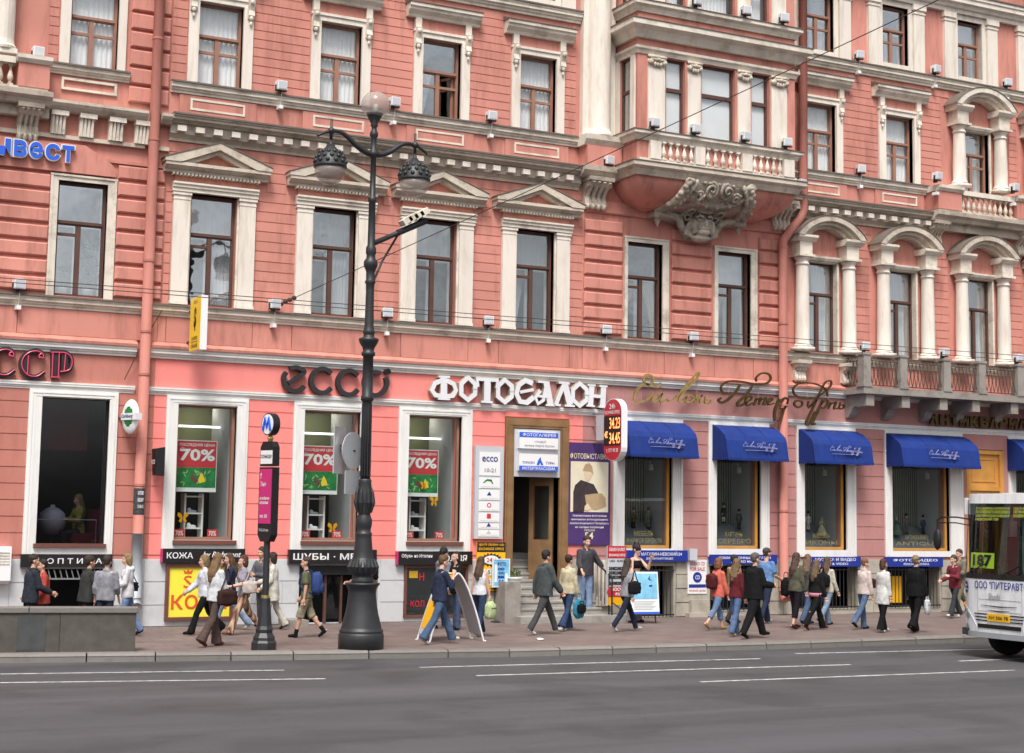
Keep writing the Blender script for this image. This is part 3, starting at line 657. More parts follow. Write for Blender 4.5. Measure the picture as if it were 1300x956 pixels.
for zi, (wz0, wz1) in enumerate(((zb0, zb1), (15.0, 16.6))):
    for a, c in bw:
        q = MB(); f = .05; h = wz1-wz0; w = c-a; zt = h*.6
        q.box(0, w, 0, .07, 0, f); q.box(0, w, 0, .07, h-f, h); q.box(0, f, 0, .07, f, h-f); q.box(w-f, w, 0, .07, f, h-f); q.box(f, w-f, -.01, .068, zt-.045, zt+.045)
        o = q.build('window', 'wood_frame', B, (a, -bd+.10, wz0))
        for za, zb in ((f, zt-.045), (zt+.045, h-f)):
            p = MB(); p.box(f-.004, w-f+.004, .03, .035, za-.004, zb+.004); p.build('pane', 'glass_clear', o)
        p = MB(); p.box(.02, w-.02, .075, .08, .02, h-.02); p.build('roller_blind', 'curtain', o) if zi == 0 else link('curtain', curtain_mesh(w, h, 'sheer', 3), o)
    for xa in (bx0+.04, bx1-.04-.07):
        q = MB(); q.box(0, .07, -.80, -.32, 0, .05); q.box(0, .07, -.80, -.32, wz1-wz0-.05, wz1-wz0); q.box(0, .07, -.80, -.75, .05, wz1-wz0-.05); q.box(0, .07, -.37, -.32, .05, wz1-wz0-.05); q.box(0, .068, -.75, -.37, 1.0, 1.08)
        o = q.build('window', 'wood_frame', B, (xa, 0, wz0)); p = MB(); p.box(.03, .035, -.76, -.36, .04, wz1-wz0-.04); p.build('pane', 'glass', o)
# cream pilasters with scrolled capitals on the bay
caps = MB(); caps.box(-.21, .21, -.14, .02, .16, .22); caps.tube([(-.2, -.09, .06), (-.16, -.1, .14), (0, -.11, .12), (.16, -.1, .14), (.2, -.09, .06)], .045, 8)
for s in (-1, 1): caps.ell((s*.17, -.08, .07), (.075, .07, .075), 10, 8)
for i in (-1, 0, 1): caps.ell((i*.07, -.09, .02), (.04, .05, .07), 8, 6)
caps.ell((0, -.12, .13), (.06, .05, .05), 8, 6); CAP = caps.mesh('capital', 'stone_dirty', True)
def bay_pil(xc, w, z0=zb0-.1, z1=zb1+.02):
    q = MB(); q.box(-w/2, w/2, -.05, .01, 0, z1-z0); q.box(-w/2-.02, w/2+.02, -.065, .01, 0, .08); q.box(-w/2+.04, w/2-.04, -.062, -.05, .14, z1-z0-.34)
    o = q.build('pilaster', 'cream_clean', B, (xc, -bd, z0)); link('capital', CAP, o, (0, 0, z1-z0-.26), 0, (w/.42, 1, 1))
for xc, w in ((20.12, .48), (21.215, .38), (22.715, .38), (23.80, .48)): bay_pil(xc, w)
for xc, w in ((20.12, .44), (21.215, .38), (22.715, .38), (23.80, .44)):
    q = MB(); q.box(-w/2, w/2, -.05, .01, 14.78, 16.9); q.build('pilaster', 'cream_clean', B, (xc, -bd, 0))
for ya, yb in ((-1.02, -.83), (-.29, -.02)):
    q = MB(); q.box(bx0-.05, bx0+.005, ya, yb, zb0-.1, zb1); q.build('pilaster', 'cream_clean', B)
q = MB(); q.box(bx0-.04, bx0+.0, -.83, -.29, zb1, zb1+.05); q.build('lintel', 'cream', B)
around('bay_architrave', 13.62, 13.80, .10, 'cream', B, False); around('bay_cornice', 14.0, 14.38, .34, 'cream'); around('bay_ledge', 14.66, 14.92, .16, 'cream')
around('bay_rail', 11.48, 11.70, .16, 'cream'); around('bay_base_cornice', 10.62, 10.92, .22, 'stone_dirty')
# balustrade panel of the bay apron
q = MB(); q.box(bx0+.02, bx1-.02, -bd-.10, -bd, 10.925, 11.03); q.build('balustrade_base', 'cream', B)
for a, c in ((19.92, 20.22), (21.22, 21.50), (22.62, 22.92), (23.9, 24.22)):
    q = MB(); q.box(a, c, -bd-.12, -bd, 11.031, 11.475); q.build('balustrade_pier', 'cream_clean', B)
for a, c, n in ((20.22, 21.22, 5), (21.50, 22.62, 5), (22.92, 23.9, 5)):
    for i in range(n): link('baluster', BALC, B, (a+(c-a)*(i+.5)/n, -bd-.055, 11.03))
frame_mb(bx0+.1, bx0+.11, 11, 11.4, .01, 0, .1) if False else None
# curved soffit that carries the bay
q = MB(); N = 10; vs = []; fs = []
for j in range(N+1):
    t = j/N; e = math.sin(t*math.pi/2); z = 9.95+.70*(1-math.cos(t*math.pi/2))*1.0
    xa = 20.55-(20.55-bx0)*e; xb = 23.35+(bx1-23.35)*e; yy = -.05-(bd-.05)*e
    vs += [(xa, .01, z), (xa, yy, z), (xb, yy, z), (xb, .01, z)]
for j in range(N):
    for i in range(3): a = j*4+i; fs.append((a, a+1, a+5, a+4))
q.add(vs, fs); q.build('bay_soffit', 'pink_flat', B, smooth=True)
# carved cartouche under the bay: backing, mask, shell bowl, scrolls and pendants, melted into one carving
q = MB(); cx = 21.93
def slope(z): return min(-.16-.5*min(1, max(0, (z-9.70)/.95)), -.10-(bd-.05)*math.sin(math.acos(max(0, 1-max(0, z-9.95)/.70))))      # how far the carving leans out at a height
def spiral(c, r0, turns, s=1, y=-.5, th=.05, ph=0):
    pts = []
    for i in range(30):
        t = i/29; a = ph+s*turns*2*math.pi*t; r = r0*(1-.85*t); zz = c[1]+r*math.sin(a); pts.append((c[0]+r*math.cos(a), slope(zz)-.10-.07*t, zz))
    q.tube(pts, [th*(1-.45*i/29) for i in range(30)], 6)
def rib(pts, r0, r1, lift=.06):
    P = cat_rom0([(x, slope(z)-lift, z) for x, z in pts], 5); q.tube(P, [r0+(r1-r0)*i/(len(P)-1) for i in range(len(P))], 7)
def cat_rom0(pts, n=5):
    Pq = [Vector(p) for p in pts]; out = []
    for i in range(len(Pq)-1):
        p0 = Pq[max(i-1, 0)]; p1 = Pq[i]; p2 = Pq[i+1]; p3 = Pq[min(i+2, len(Pq)-1)]
        for j in range(n): t = j/n; out.append(.5*((2*p1)+(-p0+p2)*t+(2*p0-5*p1+4*p2-p3)*t*t+(-p0+3*p1-3*p2+p3)*t**3))
    out.append(Pq[-1]); return out
# backing sheet that follows the soffit: wide wings above, narrow mask below
lv = [(9.35, .30), (9.55, .44), (9.72, .52), (9.86, 1.34), (9.96, 1.36), (10.12, 1.16), (10.34, 1.05), (10.55, .96), (10.66, .92)]; vs = []; fs = []
for z, w in lv: vs += [(cx-w, .02, z), (cx-w, slope(z)-.0, z), (cx, slope(z)-.035, z), (cx+w, slope(z)-.0, z), (cx+w, .02, z)]
for j in range(len(lv)-1):
    for i in range(5): a = j*5+i; b_ = j*5+(i+1) % 5; fs.append((a, b_, b_+5, a+5))
n_ = len(lv)-1; fs += [(4, 3, 2, 1, 0), tuple(n_*5+i for i in range(5))]; q.add(vs, fs)
q.tube(cat_rom0([(cx+.80*math.cos(R(t)), slope(10.34+.22*math.sin(R(t)))-.06, 10.34+.22*math.sin(R(t))) for t in range(180, 361, 20)], 3), .05, 7)
for s in (-1, 1):
    spiral((cx+s*.24, 10.42), .20, 1.7*s, 1, -1.06, .05, math.pi/2); spiral((cx+s*.52, 10.30), .13, 1.4*s, 1, -.96, .04, 0)
    spiral((cx+s*.42, 9.90), .16, 1.5*s, 1, -.44, .05, 0 if s > 0 else math.pi); spiral((cx+s*1.16, 9.95), .12, 1.4*s, 1, -.42, .045, math.pi/2); spiral((cx+s*.92, 10.56), .13, 1.4*s, 1, -1.08, .045, 0)
    rib([(cx+s*1.30, 9.96), (cx+s*1.10, 10.14), (cx+s*1.00, 10.36), (cx+s*.86, 10.60)], .10, .09); rib([(cx+s*1.02, 9.92), (cx+s*.96, 10.10), (cx+s*.90, 10.30), (cx+s*.76, 10.55)], .06, .06, .10)
    rib([(cx+s*1.34, 9.84), (cx+s*1.0, 9.88), (cx+s*.66, 9.82), (cx+s*.5, 9.60), (cx+s*.30, 9.42)], .09, .10, .14); q.box(*sorted((cx+s*1.10, cx+s*1.38)), -.40, .0, 9.80, 9.93)
    q.lathe([(.005, -.27), (.06, -.14), (.09, -.08), (.05, -.02), (.07, .02)], (cx+s*1.22, -.28, 9.82), 10)
    for i in range(9):
        t = i/8; zz = 9.98+.60*t; q.ell((cx+s*(1.22-.34*t+.05*math.sin(i*2.2)), slope(zz)-.13, zz), (.085, .07, .075), 8, 6)
        q.ell((cx+s*(1.06-.36*t), slope(zz)-.12, zz-.02), (.05, .06, .09), 8, 6)
    for i in range(6): a = R(200+i*28) if s < 0 else R(340-i*28); q.ell((cx+.70*math.cos(a), slope(10.36+.24*math.sin(a))-.06, 10.36+.24*math.sin(a)), (.085, .07, .095), 8, 6)
    q.ell((cx+s*.14, -.56, 9.80), (.07, .05, .045), 8, 6); q.ell((cx+s*.27, -.46, 9.64), (.09, .14, .20), 10, 8); q.tube([(cx+s*.06, -.62, 9.88), (cx+s*.16, -.60, 9.91), (cx+s*.25, -.54, 9.86)], .035, 6)
    for i in range(4): q.tube([(cx+s*(.30+.05*i), -.42, 9.84-.07*i), (cx+s*(.40+.03*i), -.40, 9.66-.07*i), (cx+s*(.30-.03*i), -.40, 9.46-.03*i)], .04, 6)
q.ell((cx, -.34, 9.70), (.30, .26, .32), 14, 10); q.ell((cx, -.62, 9.72), (.06, .07, .12), 10, 8); q.ell((cx, -.56, 9.60), (.15, .08, .05), 10, 8); q.ell((cx, -.50, 9.50), (.20, .14, .09), 10, 8); q.ell((cx, -.36, 9.38), (.26, .20, .12), 12, 8)
for i in range(11): q.ell((cx-.36+i*.072, -.66+abs(i-5)*.03, 10.02+abs(i-5)*.012), (.035, .06, .085), 8, 6)
for i in range(7): q.ell((cx-.42+i*.14, slope(10.6)-.05, 10.60), (.055, .05, .05), 8, 6)
for s in (-1, 1):
    for i in range(7): t = i/6; rib([(cx+s*(.10+.09*i), 10.06+.05*i), (cx+s*(.14+.10*i), 10.22+.03*i), (cx+s*(.08+.11*i), 10.36)], .03, .018, .05)
CART = q

# ---- first-floor balcony with iron rails (right)
YB = -.9; xb0 = 26.66; xb1 = 35.6
q = MB(); q.box(xb0, xb1, YB, .0, 5.74, 5.87); q.box(xb0-.03, xb1, YB-.03, .0, 5.69, 5.74); sb = q.build('balcony', 'conc', B)
px_posts = [F(1060+x*240/1300, 520, YB)[0] for x in (205, 478, 778, 1020, 1285)]
posts = list(px_posts)+[px_posts[-1]+1.35, px_posts[-1]+2.75]; posts[0] = xb0+.12
for x in posts:
    q = MB(); q.box(x-.12, x+.12, YB, YB+.24, 5.871, 6.70); q.box(x-.15, x+.15, YB-.02, YB+.26, 6.70, 6.76); q.box(x-.15, x+.15, YB-.02, YB+.26, 5.871, 5.97); q.build('balcony_post', 'conc', sb)
def railing(p0, p1, z0, z1):
    q = MB(); p0 = Vector(p0); p1 = Vector(p1); Lr = (p1-p0).length; d = (p1-p0)/Lr; n = max(2, round(Lr/.13))
    for z in (z0+.03, z1-.12, z1-.02): q.tube([(*p0, z), (*p1, z)], .013, 5)
    for i in range(n):
        a = p0+d*(Lr*i/n); c = p0+d*(Lr*(i+1)/n); m_ = (a+c)/2
        q.tube([(a.x, a.y, z0+.03), (c.x, c.y, z1-.12)], .013, 4); q.tube([(c.x, c.y, z0+.03), (a.x, a.y, z1-.12)], .013, 4); q.ell((m_.x, m_.y, (z0+z1)/2-.05), (.03, .015, .035), 6, 4); q.tube([(a.x, a.y, z1-.12), (m_.x, m_.y, z1-.04), (c.x, c.y, z1-.12)], .008, 4)
    return q.build('railing', 'iron_rust', sb)
for i in range(len(posts)-1): railing((posts[i]+.12, YB+.1), (posts[i+1]-.12, YB+.1), 5.9, 6.68)
railing((xb0+.06, YB+.22), (xb0+.06, -.03), 5.9, 6.68)
for x in (26.9, 28.1, 29.4, 30.55, 31.95, 33.3, 34.6):
    q = MB(); q.poly([(.01, 5.10), (-.10, 5.10), (-.22, 5.20), (-.30, 5.34), (-.42, 5.40), (-.55, 5.36), (-.62, 5.38), (-.86, 5.38), (-.86, 5.689), (.01, 5.689)], 'x', x-.13, x+.13); q.build('bracket', 'conc', sb)
# scrolled brackets under the column plinths of the first aedicule
for x in (25.2, 26.77): 
    corbel(x, 6.52, .34, .5, .30, 'cream')
# ---- ground-floor window surrounds (white) and sills
for k, (a, c, z0, z1) in GW.items():
    f0, f1 = FR[k]; q = MB(); zo = 4.83; zb = 1.47
    q.box(f0, a, -.06, .12, zb, z1); q.box(c, f1, -.06, .12, zb, z1); q.box(f0, f1, -.06, .0, z1, zo); q.box(a, c, 0, .12, z1-.02, z1); q.box(a, c, -.06, .12, zb, z0)
    for i, t in enumerate((.05, .11)):
        q.box(f0+t, f0+t+.03, -.075+.006*i, -.06, zb+.03, zo-.001-t); q.box(f1-t-.03, f1-t, -.075+.006*i, -.06, zb+.03, zo-.001-t); q.box(f0+t+.03, f1-t-.03, -.074+.006*i, -.06, zo-t-.031, zo-t-.001)
    q.build('shop_window_surround', 'white_paint', B)

# ================================================================== shop windows
mat('red_print', 'c8323a', .5, .04, 4); mat('green_print', '1f7a3c', .5, .35, 9); mat('white_print', (.80, .80, .80), .5, .02, 3); mat('yellow_print', 'f2c92a', .5, .05, 4)
mat('blue_sign', '20338f', .45, .04, 2); mat('blue_deep', (.004, .027, .19), .8, .15, 2.5, .08, 90, dirt='34406e', dirt_amt=.35, dscale=2.0, streak=True); mat('black_sign', (.016, .014, .016), .35, .1, 3); mat('magenta', 'c22f73', .4, .03, 3)
mat('gold', (.62, .46, .17), .35, .25, 9, .1, 60, metal=.9); mat('bronze', (.12, .075, .03), .4, .3, 9, .1, 60, metal=.7); mat('letter_white', (.72, .73, .76), .4, .03, 3); mat('awning_text', (.36, .36, .56), .6, .1, 5); mat('letter_side', (.40, .34, .26), .6, .1, 3)
mat('letter_black', (.025, .024, .026), .55, .1, 4); mat('neon_pink', (.75, .06, .16), .3, .02, 3); mat('blue_letter', '2f63d8', .35, .04, 3); mat('purple', (.070, .030, .145), .65, .12, 2.5, .05, 20)
mat('sepia_dark', (.045, .03, .035), .6, .2, 6); mat('sepia_light', (.72, .66, .50), .6, .06, 3); mat('sepia_mid', (.42, .30, .17), .6, .1, 6); mat('skin_print', (.70, .55, .38), .6, .05, 6)
mat('cream_text', (.75, .70, .45), .5, .03, 3); mat('led', (.9, .25, .08), .4, .02, 3); MATS['led'].node_tree.nodes['Principled BSDF'].inputs['Emission Color'].default_value = (1, .22, .06, 1); MATS['led'].node_tree.nodes['Principled BSDF'].inputs['Emission Strength'].default_value = 1.6
mat('grey_text', (.25, .26, .30), .5, .05, 3); mat('sign_yellow', 'f3b518', .45, .05, 3); mat('lemon', (.88, .78, .07), .4, .04, 2); mat('sign_red', (.52, .02, .035), .4, .05, 3); mat('orange_text', (.72, .10, .03), .5, .03, 3)
mat('slate', (.13, .14, .16), .7, .15, 4); mat('stripe_dark', (.12, .125, .10), .8, .15, 3); mat('stripe_light', (.34, .35, .28), .8, .15, 3); mat('panel_grey', (.42, .44, .46), .7, .06, 1); mat('dim_gold', (.24, .19, .08), .5, .1, 4)
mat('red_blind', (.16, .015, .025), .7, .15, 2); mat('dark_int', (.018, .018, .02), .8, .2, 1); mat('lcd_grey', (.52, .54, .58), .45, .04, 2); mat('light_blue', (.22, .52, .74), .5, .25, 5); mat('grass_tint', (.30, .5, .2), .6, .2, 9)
emis('spot', 'fff4dc', 25.0); emis('tube', 'f4f6f4', 1.2)
def shop_frame(k, m, w=.06, y=.10):
    a, c, z0, z1 = GW[k]; q = MB(); q.box(a, c, y, y+.07, z0, z0+w); q.box(a, c, y, y+.07, z1-w, z1); q.box(a, a+w, y, y+.07, z0+w, z1-w); q.box(c-w, c, y, y+.07, z0+w, z1-w)
    o = q.build('shop_window', m, B); p = MB(); p.box(a+w-.005, c-w+.005, y+.03, y+.038, z0+w-.005, z1-w+.005); p.build('pane', 'glass_dark' if k == 'a' else 'glass_shop', o); return o
shop_frame('a', 'black', .035)
for k in 'bcd':
    o = shop_frame(k, 'wood_light'); a, c, z0, z1 = GW[k]
    q = MB(); q.box(a-.02, c+.06, -.12, .10, z0-.09, z0-.005); q.build('sill', 'brown_sill', o)
for k in 'efghi': shop_frame(k, 'ochre', .075)
q = MB(); a, c, z0, z1 = GW['a']; q.box(a-.05, c+.03, -.13, .10, z0-.02, z0+.05); q.build('sill', 'brown_sill', B)
# shoe shop displays: olive backdrop, white side wall, light track, poster, shelf unit
def print_poster(name, x0, x1, z0, z1, y, label, cat, group):
    q = MB(); q.box(x0-.015, x1+.015, y+.002, y+.012, z0-.015, z1+.015); r = tag(q.build(name, 'white_print'), label, cat, group)
    h = z1-z0; q = MB(); q.box(x0, x1, y-.002, y+.001, z0+h*.47, z1-.005); q.build('red_field', 'red_print', r)
    q = MB(); q.box(x0, x1, y-.002, y+.001, z0+h*.07, z0+h*.468); q.build('green_field', 'green_print', r)
    t = MB(); text_mb(t, 'ПОСЛЕДНЯЯ ЦЕНА!', x0+.04, x1-.04, z1-h*.115, z1-h*.05, y-.006, .02); text_mb(t, '70%', x0+.05, x1-.03, z0+h*.60, z0+h*.84, y-.006, .03); text_mb(t, 'до', x0+.06, x0+.14, z0+h*.84, z0+h*.87, y-.006); t.build('lettering', 'white_print', r)
    l = MB()
    for i in range(16):
        u = random.random(); v = random.random(); c = (x0+.06+(x1-x0-.12)*u, z0+h*(.10+.30*v)); an = random.uniform(0, math.pi); lw = .05
        l.strip([(c[0]-lw*math.cos(an), c[1]-lw*math.sin(an)), c, (c[0]+lw*math.cos(an), c[1]+lw*math.sin(an))], [.005, .03, .005], y-.003-i*.0001, y)
    l.build('printed_leaves', 'grass_tint', r)
    bf = MB(); cx, cz = x0+(x1-x0)*.55, z0+h*.22
    bf.add([(cx, y-.007, cz), (cx+.06, y-.007, cz+.17), (cx+.13, y-.007, cz+.06), (cx+.16, y-.007, cz-.03), (cx+.03, y-.007, cz-.07)], [(0, 1, 2), (0, 2, 3), (0, 3, 4)])
    bf.build('printed_butterfly', 'yellow_print', r)
    bf = MB(); bf.add([(cx-.01, y-.0065, cz), (cx-.14, y-.0065, cz+.14), (cx-.18, y-.0065, cz+.03), (cx-.06, y-.0065, cz-.08)], [(0, 1, 2), (0, 2, 3)]); bf.build('printed_wing', 'brown_sill', r)
    return r
POST = {'b': (226, 273, 559, 624, 'beside the drainpipe'), 'c': (383.5, 427, 566, 627, 'behind the round road sign'), 'd': (514, 555, 571, 630, 'left of the shop directory')}
def butterfly(px, py, y, label, s=1.0):
    x, z = F(px, py, y); q = MB()
    for sx in (-1, 1):
        q.poly([(0, .0), (sx*.05*s, .10*s), (sx*.13*s, .13*s), (sx*.15*s, .06*s), (sx*.07*s, .0)], 'y', -.004, .004); q.poly([(0, 0), (sx*.07*s, -.005*s), (sx*.11*s, -.06*s), (sx*.05*s, -.10*s)], 'y', -.004, .004)
    r = tag(q.build('butterfly_ornament', 'sign_yellow', None, (x, y, z), R(25)), label, 'ornament', 'butterflies in the shoe shop windows')
    b_ = MB(); b_.tube([(0, 0, -.09*s), (0, 0, .09*s)], .012*s, 6); b_.build('insect_body', 'brown_sill', r)
for k in 'bcd':
    a, c, z0, z1 = GW[k]; A0, A1 = a-.2, c+.3
    q = MB(); q.box(A0, A1, 2.2, 2.25, 1.45, 4.74); q.build('display_backdrop', 'olive', B)
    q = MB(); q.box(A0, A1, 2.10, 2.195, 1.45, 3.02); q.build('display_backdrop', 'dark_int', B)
    q = MB(); q.box(c-.02, c+.03, .44, 1.75, 1.45, 4.74); q.build('display_side', 'panel_grey', B)
    q = MB(); q.box(a-.2, c+.02, .42, 2.1, 1.42, 1.70); q.build('display_floor', 'panel_grey', B)
    q = MB(); zk_ = F({'b': 260, 'c': 416, 'd': 546}[k], {'b': 542, 'c': 551, 'd': 557}[k], 1.03)[1]; q.box(a, c-.05, 1.0, 1.06, zk_-.02, zk_+.025); q.build('light_track', 'tube', B)
    for i in range(4):
        q = MB(); q.lathe([(.05, 0), (.055, .02)], (0, 0, 0), 10); q.build('ceiling_spot', 'spot', B, (a+.55+.17*i, 1.5+.12*(i % 2), 4.72))
    p0, p1, q0, q1, w_ = POST[k]; x0, zt = F(p0, q0, .36); x1, zb = F(p1, q1, .36)
    print_poster('sale_poster', x0, x1, zb, zt, .36, 'red and green 70% sale poster in the window '+w_, 'poster', 'sale posters in the shoe shop')
    # shelf unit
    sx0 = (x0+x1)/2-.16; sx1 = sx0+.42
    r = tag(link('shelf_unit', None, None, (sx0, .62, 1.7)), {'b': 'narrow white open shelf under the sale poster nearest the drainpipe', 'c': 'narrow white open shelf under the sale poster left of the lamp post', 'd': 'narrow white open shelf under the sale poster right of the lamp post'}[k], 'shelf', 'white shelves in the shoe shop')
    for xa in (0, .385): 
        q = MB(); q.box(xa, xa+.035, 0, .30, 0, 1.08); q.build('upright', 'white_print', r)
    for z in (.0, .32, .64, 1.0):
        q = MB(); q.box(.036, .384, 0, .30, z, z+.03); q.build('shelf', 'white_print', r)
    for zi, col in ((.35, 'white_print'), (.67, 'lcd_grey')):
        sh = MB(); sh.ell((.0, .0, .03), (.11, .035, .03), 10, 6); sh.ell((-.06, 0, .06), (.045, .034, .045), 8, 6); sh.box(-.1, .1, -.03, .03, .0, .012)
        where = {'b': 'nearest the drainpipe', 'c': 'left of the lamp post', 'd': 'right of the lamp post'}[k]
        s_ = tag(sh.build('shoe', col, None, (sx0+.2, .74, 1.7+zi), smooth=True), ('pale' if zi < .5 else 'grey')+' shoe on the '+('lower' if zi < .5 else 'upper')+' shelf '+where, 'shoe', 'shoes on display')
    for i, xx in enumerate((a+.12, c-.45)):
        q = MB(); q.box(0, .23, 0, .012, .12, .30); r2 = tag(q.build('price_card', 'red_print', None, (xx, .36, 1.72)), 'small red 70% card, '+('left' if i == 0 else 'right')+' foot of window '+w_, 'card', 'price cards')
        t = MB(); text_mb(t, '70%', .03, .20, .16, .27, -.004, .02); t.build('lettering', 'white_print', r2)
        g = MB()
        for j in range(9):
            aa = random.uniform(-1, 1); g.strip([(.11+aa*.05, .02), (.11+aa*.12, .12), (.11+aa*.15, .14)], [.03, .02, .004], -.02-j*.002, -.019-j*.002)
        g.box(.04, .19, -.01, .03, -.02, .03); g.build('leaves', 'grass_tint', r2)
butterfly(232, 658, .45, 'yellow butterfly hanging in the shop window beside the drainpipe'); butterfly(422, 671, .40, 'yellow butterfly low in the window left of the lamp post'); butterfly(551, 637, .30, 'yellow butterfly at the corner of the sale poster right of the lamp post')
butterfly(538, 617, .33, 'yellow butterfly pinned onto the sale poster left of the shop directory', .8)
# cafe window on the left: red blind, lamp globe, seated woman is built with the people
a, c, z0, z1 = GW['a']
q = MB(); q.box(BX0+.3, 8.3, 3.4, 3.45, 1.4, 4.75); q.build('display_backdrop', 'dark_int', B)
q = MB(); q.box(a+.02, c-.32, .46, .47, 3.62, 4.66)
for i in range(4): q.box(a+.02, c-.32, .445, .46, 3.62+i*.27, 3.645+i*.27)
tag(q.build('roller_blind', 'red_blind'), 'dark red folded blind behind the cafe window', 'blind')
q = MB(); q.lathe([(.02, -.30), (.14, -.27), (.25, -.16), (.30, 0), (.25, .16), (.14, .25), (.05, .29), (.05, .33)], (0, 0, 0), 20); x, z = F(66, 661, .9)
r = tag(q.build('globe_lamp', 'lcd_grey', None, (x, .9, z), smooth=True), 'large pale grey globe lamp behind the cafe window', 'lamp'); q = MB(); q.tube([(0, 0, -.28), (0, 0, -.75)], .03, 8); q.build('stem', 'black', r)
q = MB(); 
for xx in (a+.05, c-.1): q.tube([(xx, .3, 1.66), (xx, .3, 2.2)], .012, 6)
q.tube([(a+.05, .3, 2.19), (c-.1, .3, 2.19)], .012, 6); tag(q.build('window_rail', 'steel'), 'thin metal rail across the bottom of the cafe window', 'rail')
# antique shop windows: striped blinds, sloping slate stand, spots, gilt lettering
WT = {'e': ('МЕБЕЛЬ', 'ФАРФОР.БРОНЗА'), 'f': ('КАРТИНЫ', 'СЕРЕБРО'), 'g': ('ЖИВОПИСЬ', 'ИКОНЫ'), 'h': ('АНТИКВАРИАТ', 'ANTIQUE'), 'i': None}
for k in 'efghi':
    a, c, z0, z1 = GW[k]; n = int((c-a+.5)/.075)
    for j in range(n):
        q = MB(); q.box(0, .05, 0, .012, 0, 2.9)
        if j == 0: me0 = q.mesh('blind_slat', 'stripe_light')
        link('blind_slat', me0, B, (a-.25+j*.075, 1.3, 1.75), R(20))
    q = MB(); q.box(a-.3, c+.4, 1.5, 1.55, 1.42, 4.74); q.build('display_backdrop', 'stripe_dark', B)
    q = MB(); q.box(c+.02, c+.06, .43, 1.3, 1.42, 4.74); q.build('display_side', 'panel_grey', B)
    q = MB(); q.poly([(.30, z0+.02), (1.0, z0+.62), (1.2, z0+.62), (1.2, z0+.0), (.30, z0+.0)], 'x', a-.25, c-.12); q.build('display_stand', 'slate', B)
    for sx in (a+.12, c-.22):
        q = MB(); q.tube([(0, 0, 0), (-.02 if sx > a+.5 else .02, -.03, -.13)], [.05, .06], 8); q.tube([(0, .05, .1), (0, .02, 0)], .015, 6); q.build('spotlight', 'plastic_white', B, (sx, .6, 3.72))
    if WT[k]:
        w = c-a; t = MB(); text_mb(t, WT[k][0], a+w*.28, c-w*.32, z0+.30, z0+.42, .125, .01); text_mb(t, WT[k][1], a+w*.12, c-w*.14, z0+.13, z0+.25, .125, .01); t.build('window_lettering', 'dim_gold', B)
# ---- blue awnings
def cat_rom(pts, n=5):
    P = [Vector(p) for p in pts]; out = []
    for i in range(len(P)-1):
        p0 = P[max(i-1, 0)]; p1 = P[i]; p2 = P[i+1]; p3 = P[min(i+2, len(P)-1)]
        for j in range(n):
            t = j/n; out.append(.5*((2*p1)+(-p0+p2)*t+(2*p0-5*p1+4*p2-p3)*t*t+(-p0+3*p1-3*p2+p3)*t**3))
    out.append(P[-1]); return out
# handwritten sign, traced as pen strokes (units of a 1300 x 359 sketch)
SAL = [([(200, 95), (185, 112), (150, 115), (118, 100), (102, 75), (120, 48), (150, 58), (155, 85), (130, 102), (92, 108), (62, 140), (48, 178), (60, 203), (95, 202), (130, 182), (155, 160)], 11),
       ([(198, 165), (170, 162), (150, 185), (160, 202), (185, 188), (208, 152)], 10), ([(210, 150), (196, 190), (206, 202), (240, 185)], 10),
       ([(240, 196), (268, 192), (330, 128), (398, 48), (416, 38), (408, 66), (350, 122), (310, 172), (304, 196), (320, 200), (348, 175)], 10), ([(368, 163), (342, 178), (346, 202), (370, 202), (388, 180), (368, 163)], 9),
       ([(402, 165), (393, 207)], 9), ([(395, 192), (428, 172), (432, 165), (422, 204), (440, 205)], 8), ([(455, 172), (452, 206), (474, 212), (488, 192), (462, 192)], 8)]
PET = [([(590, 155), (560, 156), (543, 125), (560, 95), (600, 84), (660, 88), (740, 102), (800, 97), (826, 70), (812, 44), (772, 40), (742, 66), (746, 86)], 10), ([(652, 105), (622, 150), (582, 190), (546, 207), (528, 192), (545, 180)], 13),
       ([(722, 113), (682, 165), (638, 210), (650, 224), (690, 205)], 14), ([(690, 204), (716, 186), (710, 170), (690, 180), (680, 206), (695, 222), (730, 205)], 10), ([(745, 180), (730, 222)], 10), ([(738, 195), (768, 178), (758, 217)], 10), ([(764, 195), (798, 180), (785, 216), (810, 212)], 10),
       ([(812, 206), (836, 190), (826, 180), (810, 195), (812, 218), (846, 210)], 9), ([(874, 185), (850, 255), (848, 312)], 16), ([(870, 205), (905, 180), (922, 196), (905, 235), (880, 240)], 10), ([(925, 182), (905, 235), (880, 300), (866, 312)], 9),
       ([(1004, 200), (972, 196), (960, 216), (982, 234), (1004, 222), (1004, 200)], 9), ([(1150, 172), (1138, 130), (1080, 100), (1000, 95), (958, 120), (960, 156), (1000, 181), (1070, 181), (1124, 152), (1166, 112), (1168, 84), (1140, 88), (1118, 124), (1088, 182), (1040, 238)], 8),
       ([(1042, 198), (1038, 226), (1062, 218), (1086, 190)], 9), ([(1088, 188), (1060, 250), (1028, 322), (1046, 326), (1078, 258)], 12), ([(1122, 192), (1092, 260), (1062, 326), (1080, 326)], 13), ([(1108, 216), (1140, 190), (1152, 206), (1132, 236), (1114, 236)], 9),
       ([(1168, 204), (1154, 242)], 9), ([(1160, 220), (1198, 204), (1186, 240), (1208, 238)], 9), ([(1222, 205), (1216, 240), (1238, 238), (1242, 220), (1222, 222)], 8)]
def pen(mb, strokes, mp, y0, y1, ws, n=5, dy=.0012):
    for i, (pts, w) in enumerate(strokes):
        P = cat_rom([mp(*p) for p in pts], n); N = len(P); wl = [ws*w*(.55+.45*math.sin(math.pi*(.12+.76*j/(N-1)))) for j in range(N)]
        mb.strip([(p[0], p[1]) for p in P], wl, y0-i*dy, y1)
    return mb
